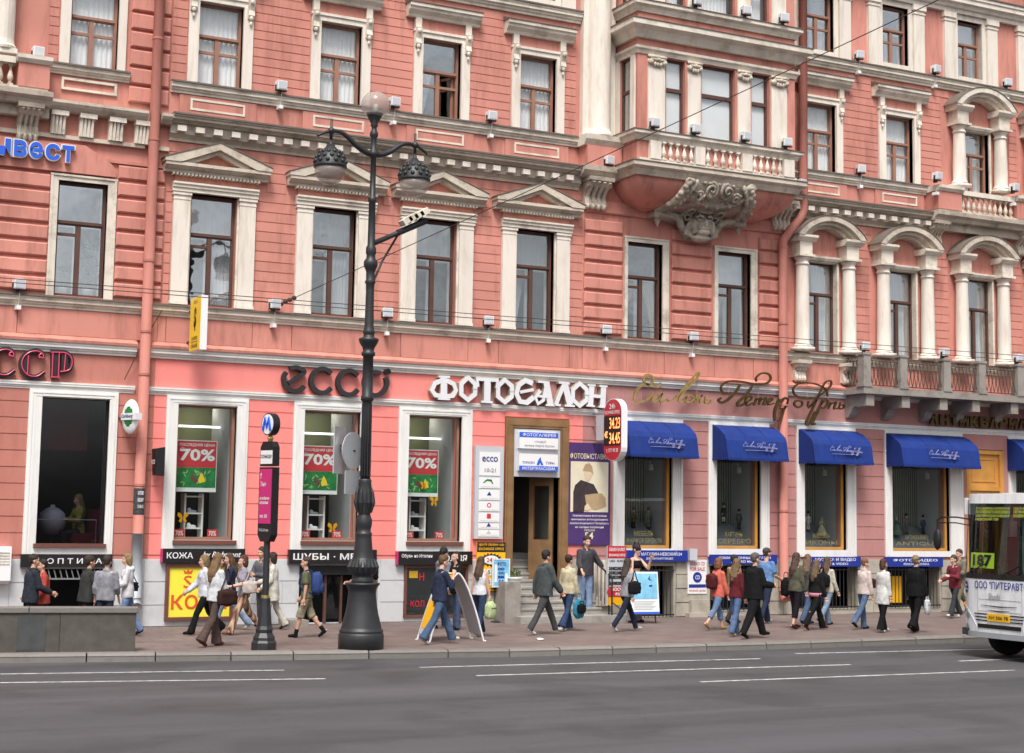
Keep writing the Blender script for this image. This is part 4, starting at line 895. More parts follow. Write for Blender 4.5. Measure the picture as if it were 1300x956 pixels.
def awning(x0, x1, zt, label, seed=0, text=True):
    zf, zk, d = zt-.91, zt-.30, .72; r = random.Random(seed)
    q = MB(); N = 14; sec = [(-.01, zt), (-.30, zt-.10), (-.60, zk), (-.66, zk-.12), (-.74, zf+.06)]
    for (xa, xb, nn) in ((x0, x1, N),):
        vs = []; fs = []
        for j, (y, z) in enumerate(sec):
            for i in range(nn+1):
                u = i/nn; sag = -.015*math.sin(u*math.pi*3)*(.3 if j in (0, 2) else 1); vs.append((x0+(x1-x0)*u, y+(sag if j else 0), z+.5*sag))
        for j in range(len(sec)-1):
            for i in range(nn): a = j*(nn+1)+i; fs.append((a, a+1, a+nn+2, a+nn+1))
        q.add(vs, fs)
    for xs in (x0, x1): q.add([(xs, y, z) for y, z in sec]+[(xs, -.01, zf+.06)], [tuple(range(len(sec)+1))])
    o = tag(q.build('awning', 'blue_deep'), label, 'awning', 'blue awnings over the antique shop')
    v = MB(); n = int((x1-x0)/.07)
    for i in range(n):
        a = x0+(x1-x0)*i/n; c = x0+(x1-x0)*(i+1)/n; v.poly([(a, zf+.062), (a, zf+.02), (a+(c-a)*.25, zf-.012), (a+(c-a)*.75, zf-.012), (c, zf+.02), (c, zf+.062)], 'y', -.752, -.744)
    for xs in (x0, x1):
        for i in range(8):
            ya = -.744+.70*i/8; yb = -.744+.70*(i+1)/8; v.poly([(ya, zf+.058), (ya, zf+.02), ((ya+yb)/2, zf-.012), (yb, zf+.02), (yb, zf+.058)], 'x', xs-.004, xs+.004)
    v.build('valance', 'blue_deep', o)
    for u in (.33, .66): sm = MB(); xs = x0+(x1-x0)*u; sm.tube([(xs, y-.004, z+.004) for y, z in sec], .006, 5); sm.build('seam', 'blue_deep', o)
    if text:
        xm = (x0+x1)/2+.02; W = 1.02; cs = W/1200
        t = MB(); mp = lambda u, w: (xm-W/2+(u-40)*cs, zk-.14-(w-40)*cs*1.0)
        pen(t, SAL+PET, mp, -.772, -.764, cs*.5, 3); 
        t.box(xm-W/2+.06, xm+W/2-.06, -.772, -.766, zk-.362, zk-.354)
        kind(t.build('lettering', 'awning_text', o), 'stuff')
        f = MB()
        for xs in (x0+.03, x1-.03): f.tube([(xs, -.02, zf+.10), (xs, -.70, zf+.07)], .012, 6)
        f.tube([(x0+.03, -.70, zf+.07), (x1-.03, -.70, zf+.07)], .012, 6); f.build('awning_frame', 'steel', o)
    return o
awning(19.70, 21.66, 4.77, 'blue awning over the window with gilt furniture lettering, beside the exchange board', 1)
awning(22.52, 24.37, 4.77, 'blue awning over the window left of the right-hand drainpipe', 2)
awning(25.2, 27.1, 4.76, 'blue awning over the window right of the right-hand drainpipe', 3)
awning(28.1, 30.8, 4.76, 'widest blue awning, next to the yellow wooden door', 4)
awning(32.46, 34.7, 4.76, 'blue awning cut by the photo edge above the bus', 5)
# ---- yellow door under the balcony
a, c, z0, z1 = YDOOR
q = MB(); q.box(a-.06, a+.08, -.04, .2, z0, z1+.06); q.box(c-.08, c+.06, -.04, .2, z0, z1+.06); q.box(a+.08, c-.08, -.04, .2, z1-.04, z1+.06); q.box(a+.08, c-.08, -.02, .14, 3.28, 3.40); d = q.build('yellow_door', 'ochre', B)
q = MB(); q.box(a+.08, c-.08, .03, .10, 3.40, z1-.04); q.build('door_panel', 'ochre', d); frame_mb(a+.2, c-.2, 3.52, 4.17, .035, .012, .03).build('panel_moulding', 'ochre', d)
for xa, xb in ((a+.085, (a+c)/2-.004), ((a+c)/2+.004, c-.085)):
    q = MB(); q.box(xa, xb, .04, .10, z0, 1.2); q.box(xa, xa+.13, .04, .10, 1.2, 3.28); q.box(xb-.13, xb, .04, .10, 1.2, 3.28); q.box(xa+.13, xb-.13, .04, .10, 3.10, 3.28); lf = q.build('door_leaf', 'ochre', d)
    q = MB(); q.box(xa+.125, xb-.125, .065, .07, 1.195, 3.105); q.build('pane', 'glass_shop', lf)
# ---- main door: oak frame, transom sign box, one leaf opened inwards
a, c, z0, z1 = DOOR
q = MB(); q.box(a-.22, a, -.07, .25, z0, z1+.0); q.box(c, c+.24, -.07, .25, z0, z1+.0); q.box(a-.22, c+.24, -.08, .25, z1, z1+.23)
q.box(a-.17, a-.05, -.09, -.07, z0, z1+.05); q.box(c+.05, c+.19, -.09, -.07, z0, z1+.05); q.box(a-.17, c+.19, -.095, -.08, z1+.06, z1+.17); mdoor = q.build('oak_door_frame', 'oak', B)
lf = MB(); lw = .62; lf.box(0, lw, 0, .06, 0, .95); lf.box(0, .10, 0, .06, .95, 2.42); lf.box(lw-.12, lw, 0, .06, .95, 2.42); lf.box(.10, lw-.12, 0, .06, 2.22, 2.42); lf.box(.12, lw-.14, -.02, 0, .12, .45); lf.box(.12, lw-.14, -.02, 0, .55, .85)
dl = lf.build('door_leaf', 'oak', mdoor, (c-.02, .18, z0), R(128)); q = MB(); q.box(.095, lw-.115, .025, .032, .945, 2.225); q.build('pane', 'glass_shop', dl)
q = MB(); q.box(a, c, 4.0, 4.05, 0, 4.6); q.build('hall_wall', 'interior', B); q = MB(); q.box(a-.1, a-.02, .42, 4.0, 0, 4.6); q.box(c+.02, c+.1, .42, 4.0, 0, 4.6); q.build('hall_wall', 'interior', B)
# ---- plinth details
for (a, c, zb) in ((3.0, 5.95, 1.18), (7.65, 8.3, 1.2), (8.35, 11.7, 1.2), (13.65, 16.5, 1.2)):
    for i, (za, zb2) in enumerate(((.02, .44), (.46, .92), (.94, 1.38))):
        n = max(1, round((c-a)/.62)); off = .5*(i % 2)
        xs = [a]+[a+(c-a)*(j+off)/n for j in range(1, n+1) if a+(c-a)*(j+off)/n < c-.05]+[c]
        for j in range(len(xs)-1): block('plinth_stone', xs[j]+.004, xs[j+1]-.004, -.018, .005, za, zb2, 'grey_plinth', B)
for (a, c) in ((18.6, 20.1), (21.48, 22.45), (24.3, 25.15), (27.2, 28.1), (30.0, 30.9), (32.3, 36)):
    for i, (za, zb2) in enumerate(((.02, .34), (.36, .68), (.70, 1.02), (1.04, 1.38))):
        n = max(1, round((c-a)/.55)); off = .5*(i % 2)
        xs = [a]+[a+(c-a)*(j+off)/n for j in range(1, n+1) if a+(c-a)*(j+off)/n < c-.05]+[c]
        for j in range(len(xs)-1): block('plinth_stone', xs[j]+.005, xs[j+1]-.005, -.03-.012*((i*7+j*3) % 3), .005, za, zb2, 'beige_plinth', B)
q = MB(); q.box(21.85, 22.35, -.16, 0, .1, .42); q.box(21.75, 22.45, -.22, 0, .0, .1); q.build('plinth_ledge', 'beige_plinth', B)
# gratings
for k, pitch in (('grate_e', .10), ('grate_f', .12), ('grate_g', .12), ('grate_h', .12)):
    a, c, z0, z1 = CELL[k]; n = int((c-a)/pitch); q0 = MB(); q0.tube([(0, 0, 0), (0, 0, z1-z0-.02)], .012, 6); me = q0.mesh('grate_bar', 'iron')
    r = MB(); [r.box(a, c, -.045, -.015, z0+zz, z0+zz+.03) for zz in (.05, z1-z0-.12)]; o = r.build('grating', 'iron', B)
    for j in range(1, n): link('grate_bar', me, o, (a+(c-a)*j/n, -.03, z0+.01))
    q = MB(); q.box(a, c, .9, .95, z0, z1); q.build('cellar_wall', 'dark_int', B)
q = MB(); q.box(28.4, 28.8, .20, .22, .25, .95); tag(q.build('cellar_poster', 'sign_yellow'), 'yellow poster behind the basement grating under the widest awning', 'poster')
# basement entrance of the fur shop and of the optician
a, c, z0, z1 = CELL['fur']
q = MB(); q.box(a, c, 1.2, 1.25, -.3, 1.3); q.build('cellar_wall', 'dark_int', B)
q = MB(); q.box(a+.0, a+.05, .1, .16, 0, 1.05); q.box(a+.62, a+.68, .1, .16, 0, 1.05); q.box(a+1.0, a+1.05, .1, .16, 0, 1.05); q.build('cellar_door_frame', 'wood_frame', B)
q = MB(); q.box(a+.7, a+.98, .12, .125, .1, 1.0); q.build('pane', 'glass_shop', B); q = MB(); q.box(a, c, -.02, .1, 1.06, 1.26); q.build('cellar_lintel', 'black', B)
q = MB(); q.box(a-.45, a-.02, -.75, -.02, 0, .14); q.build('cellar_kerb', 'conc', B)
a, c, z0, z1 = CELL['optika']
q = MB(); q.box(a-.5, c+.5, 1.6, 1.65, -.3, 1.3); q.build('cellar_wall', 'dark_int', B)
q = MB()
for i in range(14): q.tube([(a+.05+i*(c-a-.1)/13, -.02, 1.2), (a+.05+i*(c-a-.1)/13, -.30, 1.02)], .012, 5)
q.box(a, c, -.32, -.28, 1.0, 1.03); q.build('entrance_canopy', 'steel', B)

# ================================================================== signs on the facade
def pxmap(zx, zy, sc, y): return lambda u, w: F(zx+u*sc, zy+w*sc, y)
def wpx(sc): return sc*32.0/FPX
def board(name, x0, x1, z0, z1, y0, y1, m, label, cat, group=None):
    q = MB(); q.box(x0, x1, y0, y1, z0, z1); return tag(q.build(name, m), label, cat, group)
def put(parent, name, m, items, y):
    for (s, x0, x1, z0, z1, *o) in items:
        t = MB(); text_mb(t, s, x0, x1, z0, z1, y, min(o[0], .016) if o else .012, o[1] if len(o) > 1 else 0)
        kind(t.build(name, m, parent), 'stuff')
# black basement signs
r = board('shop_sign', 5.84, 7.66, 1.24, 1.5, -.12, -.02, 'black_sign', 'black optician sign above the left basement entrance', 'sign'); put(r, 'lettering', 'white_print', [('О П Т И К А', 6.35, 7.45, 1.31, 1.42)], -.124)
r = board('shop_sign', 8.68, 10.47, 1.33, 1.62, -.14, -.02, 'black_sign', 'black leather shop sign with white lettering above the yellow panel', 'sign'); put(r, 'lettering', 'white_print', [('КОЖА', 8.78, 9.34, 1.415, 1.545, .012), ('by Richmont', 9.55, 10.38, 1.41, 1.56, .02, .3)], -.144)
q = MB(); q.box(8.675, 8.695, -.143, -.02, 1.33, 1.62); q.build('edge', 'magenta', r)
r = board('shop_sign', 11.46, 13.5, 1.30, 1.61, -.14, -.02, 'black_sign', 'black fur shop sign left of the lamp post', 'sign'); put(r, 'lettering', 'white_print', [('ШУБЫ · МЕХА', 11.55, 13.40, 1.39, 1.53, .016)], -.144)
r = board('shop_sign', 14.0, 15.86, 1.28, 1.58, -.14, -.02, 'black_sign', 'black Italian shoe shop sign right of the lamp post', 'sign'); put(r, 'lettering', 'white_print', [('Обувь из Италии', 14.1, 14.85, 1.42, 1.52), ('ЮЛИЯ', 15.1, 15.72, 1.36, 1.5, .02)], -.144)
q = MB(); q.box(13.995, 14.02, -.143, -.02, 1.28, 1.58); q.build('edge', 'magenta', r)
# yellow leather panel
q = frame_mb(8.80, 10.26, .13, 1.30, .07, -.09, -.02); r = tag(q.build('leather_advert', 'brown_sill'), 'bright yellow advert panel with red leather lettering at pavement level', 'advert')
q = MB(); q.box(8.87, 10.19, -.055, -.02, .2, 1.23); q.build('face', 'lemon', r)
for i_, (ch_, a_, c_) in enumerate((('К', 8.93, 9.19), ('О', 9.22, 9.50), ('Ж', 9.52, 9.86), ('А', 9.86, 10.13))): t = MB(); text_mb(t, ch_, a_, c_, .36, .66, -.062, .022); t.build('letter', 'orange_text', r)
put(r, 'lettering', 'orange_text', [('S', 9.18, 9.36, .80, 1.06, .0), ('CANDI', 9.37, 9.85, .80, .94, .0)], -.062)
q = MB(); q.poly([(9.19, 1.10), (9.35, 1.10), (9.37, 1.18), (9.31, 1.14), (9.27, 1.19), (9.23, 1.14), (9.17, 1.18)], 'y', -.064, -.056); q.build('crown', 'orange_text', r)
# shop window of the shoe shop in the basement
q = frame_mb(14.22, 15.8, .10, 1.27, .06, -.06, .0); r = tag(q.build('low_shop_window', 'brown_sill'), 'dark basement shop window with red stuck-on letters right of the lamp post', 'window')
q = MB(); q.box(14.28, 15.74, -.03, -.004, .16, 1.21); q.build('dark_backing', 'dark_int', r); q = MB(); q.box(14.28, 15.74, -.045, -.04, .16, 1.21); q.build('pane', 'glass_shop', r)
put(r, 'lettering', 'sign_red', [('КОЛ', 14.38, 14.72, .34, .48, .06)], -.052); put(r, 'lettering', 'sign_red', [('Н', 14.58, 14.70, .92, 1.10, .06)], -.052); q = MB(); q.box(14.34, 14.55, -.039, -.034, .98, 1.14); q.build('card', 'sign_yellow', r)
# blue signs of the second-hand shop
for (x0, x1, z0, z1, t1, t2, lb) in ((20.02, 21.74, 1.35, 1.62, 'ТВ МАГАЗИН-НЕВСКИЙ,54', 'ДОКУМЕНТЫ.ФОТОВИДЕО', 'blue sign over the open basement stairway, by the sandwich board'), (22.43, 24.45, 1.28, 1.52, 'КОМИССИОННЫЙ МАГАЗИН', 'RECORD MARKET', 'blue second-hand shop sign behind the man in the black tracksuit'),
                                     (25.45, 27.15, 1.22, 1.47, 'МУЗЫКА И ВИДЕО', 'CD & VIDEO', 'blue music and video sign behind the group of girls'), (28.0, 29.96, 1.21, 1.45, 'ФОТОВИДЕО', 'РЕМОНТ.ТЕХНИКА', 'blue photo sign behind the woman in black')):
    r = board('shop_sign', x0, x1, z0, z1, -.14, -.02, 'blue_sign', lb, 'sign', 'blue basement signs'); w = x1-x0
    put(r, 'lettering', 'white_print', [(t1, x0+.12*w, x1-.1*w, z0+.13, z1-.03, .02), (t2, x0+.3*w, x1-.25*w, z0+.04, z0+.10, .01)], -.144)
    q = MB(); [q.box(x0+i*(w-.04), x0+i*(w-.04)+.04, -.13, -.02, z0-.02, z0-.001) for i in (0, 1)]; q.build('bracket', 'steel', r)
q = MB(); q.box(21.78, 22.0, -.18, -.03, 1.38, 1.66); tag(q.build('junction_box', 'lcd_grey'), 'small grey box on the plinth beside the first blue sign', 'box')
q = MB(); q.box(5.25, 5.63, -.25, -.01, 1.02, 1.65); q.poly([(-.25, 1.02), (-.25, .98), (-.05, .90), (-.01, 1.02)], 'x', 5.25, 5.63)
r = tag(q.build('wall_unit', 'plastic_white'), 'white louvred box on the wall at the left edge', 'box')
for i in range(5): q = MB(); q.box(5.28, 5.60, -.262, -.25, 1.3+i*.055, 1.325+i*.055); q.build('louvre', 'cream', r)
# audio CD poster
r = board('advert_poster', 21.80, 22.36, .56, 1.38, -.06, -.035, 'white_print', 'white audio CD poster with a blue disc on the stone plinth', 'poster'); put(r, 'lettering', 'sign_red', [('AUDIO CD', 21.86, 22.3, 1.25, 1.34, .015), ('FOR SALE', 21.86, 22.3, 1.12, 1.21, .015), ('НИЗКИЕ ЦЕНЫ', 21.84, 22.32, .60, .66, .02)], -.064)
q = MB(); q.poly([(22.08+.13*math.cos(R(a)), .96+.13*math.sin(R(a))) for a in range(0, 360, 15)], 'y', -.066, -.061); q.build('disc', 'blue_sign', r); q = MB(); q.box(21.83, 22.33, -.066, -.061, .71, .79); q.build('bar', 'blue_sign', r); put(r, 'lettering', 'white_print', [('CD', 22.01, 22.15, .91, 1.01, .03)], -.07)
# shop directory beside the main door
r = board('shop_directory', 15.90, 16.63, 1.87, 4.0, -.13, -.035, 'lcd_grey', 'tall grey shop directory of white plates left of the main door', 'sign')
for i, (za, zb, s, m_) in enumerate(((3.32, 3.86, 'ecco', 'grey_text'), (3.03, 3.27, '', ''), (2.76, 2.99, '', ''), (2.50, 2.72, '', ''), (2.25, 2.46, '', ''), (2.10, 2.22, '', ''), (1.92, 2.07, '', ''))):
    q = MB(); q.box(16.0, 16.53, -.142, -.13, za, zb); p = q.build('plate', 'white_print', r)
    if i == 0: put(p, 'lettering', 'blue_deep', [('ecco', 16.06, 16.47, 3.64, 3.76, .02)], -.146); put(p, 'lettering', 'grey_text', [('10-21', 16.13, 16.42, 3.40, 3.49, .03)], -.146)
    else:
        mk = MB(); c = (16.26, (za+zb)/2+.03)
        if i == 1: mk.strip([(16.1, c[1]-.03), (16.2, c[1]+.04), (16.3, c[1]+.03), (16.35, c[1]-.05)], [.02, .04, .05, .02], -.147, -.143)
        elif i == 4: mk.box(c[0]-.05, c[0]+.05, -.147, -.143, c[1]-.05, c[1]+.06)
        elif i == 3: mk.strip([(c[0]+.045*math.cos(R(t)), c[1]+.045*math.sin(R(t))) for t in range(0, 361, 30)], .02, -.147, -.143)
        else: mk.poly([(c[0]-.06, c[1]-.04), (c[0]+.06, c[1]-.04), (c[0], c[1]+.05)], 'y', -.147, -.143)
        mk.build('emblem', {1: 'green_print', 2: 'blue_sign', 3: 'sign_red', 4: 'red_print', 5: 'blue_sign', 6: 'lcd_grey'}[i], p)
        put(p, 'lettering', 'lcd_grey', [('фирма и услуги', 16.05, 16.48, za+.02, za+.05, .01)], -.146)
# sign box in the transom of the main door
r = board('transom_sign', 16.90, 18.18, 3.32, 4.44, -.06, .04, 'lcd_grey', 'grey sign box with two white and blue panels over the main door', 'sign')
for (za, zb, band, t1, t2) in ((3.98, 4.36, 'top', 'ФОТОГАЛЕРЕЯ', ('МУЗЕЙ', 'имени Карла Буллы')), (3.46, 3.86, 'bot', 'ИНТЕРТРАНСАВИА', ('ТУРИЗМ', ''))):
    q = MB(); q.box(17.02, 18.05, -.16, -.06, za, zb); p = q.build('panel', 'white_print', r); q = MB(); z_ = zb-.115 if band == 'top' else za
    q.box(17.02, 18.05, -.165, -.16, z_, z_+.115); q.build('blue_band', 'blue_letter', p); put(p, 'lettering', 'white_print', [(t1, 17.10, 17.98, z_+.02, z_+.095, .012)], -.170)
    if band == 'top': put(p, 'lettering', 'grey_text', [(t2[0], 17.42, 17.72, za+.14, za+.20), (t2[1], 17.16, 17.95, za+.035, za+.10)], -.164)
    else:
        put(p, 'lettering', 'blue_sign', [(t2[0], 17.10, 17.42, za+.16, za+.22), ('ТУРЫ', 17.72, 17.96, za+.16, za+.22)], -.164)
        q = MB(); q.poly([(17.48, za+.14), (17.52, za+.25), (17.58, za+.33), (17.60, za+.25), (17.66, za+.14), (17.60, za+.14), (17.575, za+.2), (17.54, za+.14)], 'y', -.168, -.161); q.build('emblem', 'blue_letter', p)
# purple photo exhibition banner
r = board('exhibition_banner', 18.40, 19.56, 1.74, 4.17, -.055, -.04, 'purple', 'purple photography banner with a sepia man holding a camera, right of the main door', 'banner')
q = MB(); q.box(18.46, 19.50, -.062, -.056, 2.52, 3.72); q.build('sepia_photo', 'sepia_light', r)
mpb = lambda u, w: (18.46+(u-862)/(1190-862)*1.04, 3.72-(w-395)/(765-395)*1.20)
def flat(pts, m, nm, y): q = MB(); q.poly([mpb(*p) for p in pts], 'y', y, y+.004); q.build(nm, m, r)
flat([(885, 765), (885, 620), (900, 570), (950, 530), (1000, 545), (1060, 560), (1100, 620), (1110, 700), (1060, 740), (1000, 730), (975, 765)], 'sepia_dark', 'printed_coat', -.068)
flat([(985, 640), (1060, 630), (1130, 625), (1165, 660), (1170, 720), (1080, 750), (1000, 730)], 'sepia_mid', 'printed_camera', -.071)
flat([(975, 470), (1000, 450), (1050, 470), (1045, 490), (1020, 530), (1000, 545), (985, 525)], 'skin_print', 'printed_face', -.0735); flat([(965, 455), (985, 415), (1020, 405), (1045, 430), (1055, 485), (1030, 470), (980, 465)], 'sepia_mid', 'printed_cap', -.076)
flat([(985, 720), (1010, 700), (1040, 740), (1010, 760), (980, 750)], 'skin_print', 'printed_hand', -.0735)
put(r, 'lettering', 'cream_text', [('ФОТОВЫСТАВКА', 18.44, 19.52, 3.78, 3.92, .008), ('Невский', 18.85, 19.14, 2.06, 2.13, .0, .2), ('54', 18.86, 19.10, 1.88, 2.04, .06)], -.060)
put(r, 'lettering', 'white_print', [('Оригинальные фотографии', 18.52, 19.46, 2.40, 2.46, .01), ('знаменитых фотохудожников', 18.48, 19.50, 2.31, 2.37, .01), ('дореволюционного Петербурга', 18.45, 19.52, 2.22, 2.28, .01), ('из частных коллекций', 18.60, 19.38, 2.13, 2.19, .01)], -.060)
# ---- letters standing on the fascia
def letters(name, groups, zx, zy, sc, y, depth, mf, ms, label, cat, wmul=1.0, n=4, linear=False):
    r = thing(name, label, cat, (F(zx, zy, y)[0], y, F(zx, zy, y)[1]))
    inv = Matrix.Translation(-Vector(r.location))
    for st in groups:
        q = MB(); mp = pxmap(zx, zy, sc, y)
        for i, (pts, w) in enumerate(st):
            P = [Vector((*mp(*p),)) for p in pts]
            if not linear: P = cat_rom([(p[0], p[1], 0) for p in P], n)
            q.strip([(p[0], p[1]) for p in P], w*wpx(sc)*wmul, y-i*.0015, y+depth)
        q.xform(inv); q.m = [1 if False else 0]*len(q.f); o = q.build('letter', [mf], r)
    return r
E_ = [[([(150, 100), (215, 92), (278, 115), (298, 145), (220, 205), (135, 258)], 48), ([(115, 142), (90, 190), (97, 250), (132, 312), (200, 338), (262, 322), (300, 287)], 48)],
      [([(578, 155), (530, 116), (470, 107), (410, 140), (376, 200), (376, 262), (410, 322), (470, 353), (530, 346), (578, 306)], 50)], [([(853, 175), (800, 132), (740, 126), (685, 160), (651, 222), (656, 290), (692, 345), (750, 373), (810, 363), (853, 322)], 50)],
      [([(1085, 150), (1030, 140), (970, 150), (930, 203), (926, 272), (960, 345), (1020, 380), (1090, 363), (1138, 310), (1154, 250), (1140, 195)], 50)], [([(1160+26*math.cos(R(t)), 135+26*math.sin(R(t))) for t in range(0, 361, 40)], 10), ([(1154, 148), (1154, 122), (1168, 128), (1156, 136), (1170, 148)], 7)]]
letters('shoe_shop_letters', E_, 350, 455, 160/1300, -.16, .11, 'letter_black', None, 'black rounded shoe shop lettering on the salmon fascia', 'sign')
def ring(cx, cy): return ([(cx+48, cy+2), (cx+47, cy+36), (cx, cy+76), (cx-47, cy+36), (cx-47, cy-36), (cx, cy-78), (cx+47, cy-36), (cx+48, cy), (cx+48, cy+6)], 32)
FS = [[([(128, 66), (128, 225)], 46), ([(92, 70), (170, 73)], 14), ([(88, 222), (170, 226)], 14), ([(112, 98), (66, 118), (46, 165), (70, 198), (115, 206)], 30), ([(148, 98), (195, 122), (210, 165), (190, 202), (148, 208)], 30)], [ring(295, 156)],
      [([(350, 86), (505, 96)], 24), ([(428, 90), (425, 245)], 46), ([(385, 243), (462, 248)], 14), ([(358, 90), (364, 142)], 16), ([(497, 98), (490, 152)], 16)], [ring(548, 172)], [([(740, 118), (690, 97), (642, 130), (628, 190), (652, 242), (700, 250), (746, 212)], 34), ([(652, 178), (745, 160)], 20)],
      [([(792, 165), (758, 215), (776, 258), (812, 235), (835, 120)], 24), ([(832, 108), (862, 266)], 44), ([(775, 105), (855, 113)], 14), ([(830, 266), (892, 269)], 14), ([(778, 205), (845, 212)], 16)], [([(958, 115), (915, 220), (900, 262)], 28), ([(958, 115), (996, 266)], 46), ([(918, 111), (992, 119)], 14), ([(886, 264), (932, 268)], 14), ([(960, 270), (1028, 274)], 14)], [ring(1063, 196)],
      [([(1146, 130), (1136, 270)], 40), ([(1226, 136), (1220, 280)], 40), ([(1145, 203), (1222, 209)], 22), ([(1116, 128), (1172, 132)], 12), ([(1198, 135), (1252, 139)], 12), ([(1108, 270), (1166, 274)], 12), ([(1192, 278), (1250, 283)], 12)]]
r = letters('photo_salon_letters', FS, 540, 465, 240/1300, -.17, .004, 'letter_white', None, 'white old-style photo salon lettering on the fascia over the main door', 'sign', 1.22, linear=True)
for ch in list(r.children):       # brown returns behind each white face
    q = MB(); q.v = [tuple(v.co) for v in ch.data.vertices]; q.f = [tuple(p.vertices) for p in ch.data.polygons]
    q.v = [(v[0], .005 if v[1] < .002 else .13, v[2]) for v in q.v]; q.m = [0]*len(q.f); q.build('letter_return', 'letter_side', ch)
def c_shape(dx, dy): return [([(645+dx, 150+dy), (640+dx, 105+dy), (560+dx, 66+dy), (450+dx, 80+dy), (352+dx, 155+dy), (318+dx, 262+dy), (352+dx, 370+dy), (440+dx, 440+dy), (560+dx, 448+dy), (672+dx, 380+dy)], 66), ([(392+dx, 135+dy), (392+dx, 385+dy)], 95)]
SS = [c_shape(-894, -50), c_shape(-447, -25), c_shape(0, 0), [([(828, 85), (828, 468)], 125), ([(765, 80), (985, 92), (1068, 165), (1078, 270), (1030, 355), (915, 380)], 62), ([(975, 110), (970, 355)], 100)]]
r = letters('neon_letters', SS, 0, 440, 110/1300, -.13, .09, 'letter_black', None, 'black three-dimensional letters outlined in pink neon at the left edge', 'sign')
mpn = pxmap(0, 440, 110/1300, -.15); inv = Matrix.Translation(-Vector(r.location))
def neon(pts, i):
    q = MB(); P = cat_rom([(*mpn(*p), 0) for p in pts], 5); q.tube([(p[0], -.15, p[1]) for p in P], .0125, 6); q.xform(inv); q.build('neon_tube', 'neon_pink', r)
for dx, dy in ((-447, -25), (0, 0)):
    neon([(610+dx, 150+dy), (590+dx, 165+dy), (588+dx, 130+dy), (620+dx, 108+dy), (655+dx, 135+dy), (640+dx, 175+dy), (612+dx, 160+dy)], 0); neon([(640+dx, 105+dy), (560+dx, 68+dy), (450+dx, 82+dy), (358+dx, 155+dy), (326+dx, 262+dy), (358+dx, 365+dy), (440+dx, 436+dy), (560+dx, 442+dy), (665+dx, 372+dy)], 1); neon([(428+dx, 130+dy), (412+dx, 410+dy)], 2)
for pts in ([(795, 95), (780, 455)], [(892, 98), (876, 455)], [(765, 85), (980, 96), (1068, 165), (1080, 270), (1030, 352), (905, 378)], [(985, 110), (965, 360)], [(762, 458), (898, 462)]): neon(pts, 3)
# gilt handwriting
r = thing('antique_salon_letters', 'gilt handwritten sign with looping letters running across the right drainpipe', 'sign', (F(940, 505, -.34)[0], -.34, F(940, 505, -.34)[1])); inv = Matrix.Translation(-Vector(r.location))
mpg = pxmap(795, 465, 290/1300, -.34)
for st, m_ in [(s, 'gold') for s in SAL]+[(s, 'bronze') for s in PET]:
    q = MB(); pen(q, [st], mpg, -.34, -.28, wpx(290/1300)*1.4, 5); q.xform(inv); q.build('letter', m_, r)
for u in (95, 205, 410, 590, 760, 1040, 1160): q = MB(); x, z = mpg(u, 120); q.tube([(x, -.275, z+.12), (x, -.275, z-.45)], .006, 5); q.tube([(x, -.28, z), (x, -.03, z)], .008, 5); q.xform(inv); q.build('stay', 'pink', r)
# blue letters over the first floor, left edge
r = thing('blue_letters', 'blue box letters with pale edges above the first floor at the left edge', 'sign', (5.0, -.2, 9.6)); inv = Matrix.Translation(-Vector(r.location))
xl = [F(p, 190, -.22)[0] for p in (-12, 16.5, 36.5, 57, 78)]; xr = [F(p, 190, -.22)[0] for p in (15, 35.5, 56.5, 78, 96)]
for ch, a, c in zip('нвест', xl, xr):
    q = MB(); tr, x0, x1, y0, y1 = text_tris(ch, .045); zb, zt = 9.52, 9.90
    for i, t in enumerate(tr):
        p = [(a+(u-x0)/(x1-x0)*(c-a), zb+(v-y0)/(y1-y0)*(zt-zb)) for u, v in t]; q.poly(p, 'y', -.20-(i % 19)*.0002, -.11)
    q.xform(inv); o = q.build('letter', 'white_print', r)
    q = MB(); text_mb(q, ch, a+.02, c-.02, zb+.02, zt-.02, -.212, .03); q.xform(inv); q.build('letter_face', 'blue_letter', o)
# dark mesh lettering above the yellow door
q = MB(); x0 = F(1180, 540, -.2)[0]; rr = random.Random(3)
r = thing('dark_letters', 'dark bronze lettering under the balcony above the yellow door', 'sign', (x0, -.2, 5.0))
for i, ch in enumerate('АНТИКВАРИАТ'):
    q = MB(); tr, a0, a1, b0, b1 = text_tris(ch, .05)
    for j, t in enumerate(tr): q.poly([(i*.36+(u-a0)/(a1-a0)*.31, .02+(v-b0)/(b1-b0)*.30) for u, v in t], 'y', -.03-(j % 19)*.0002, .05)
    q.build('letter', 'bronze', r)

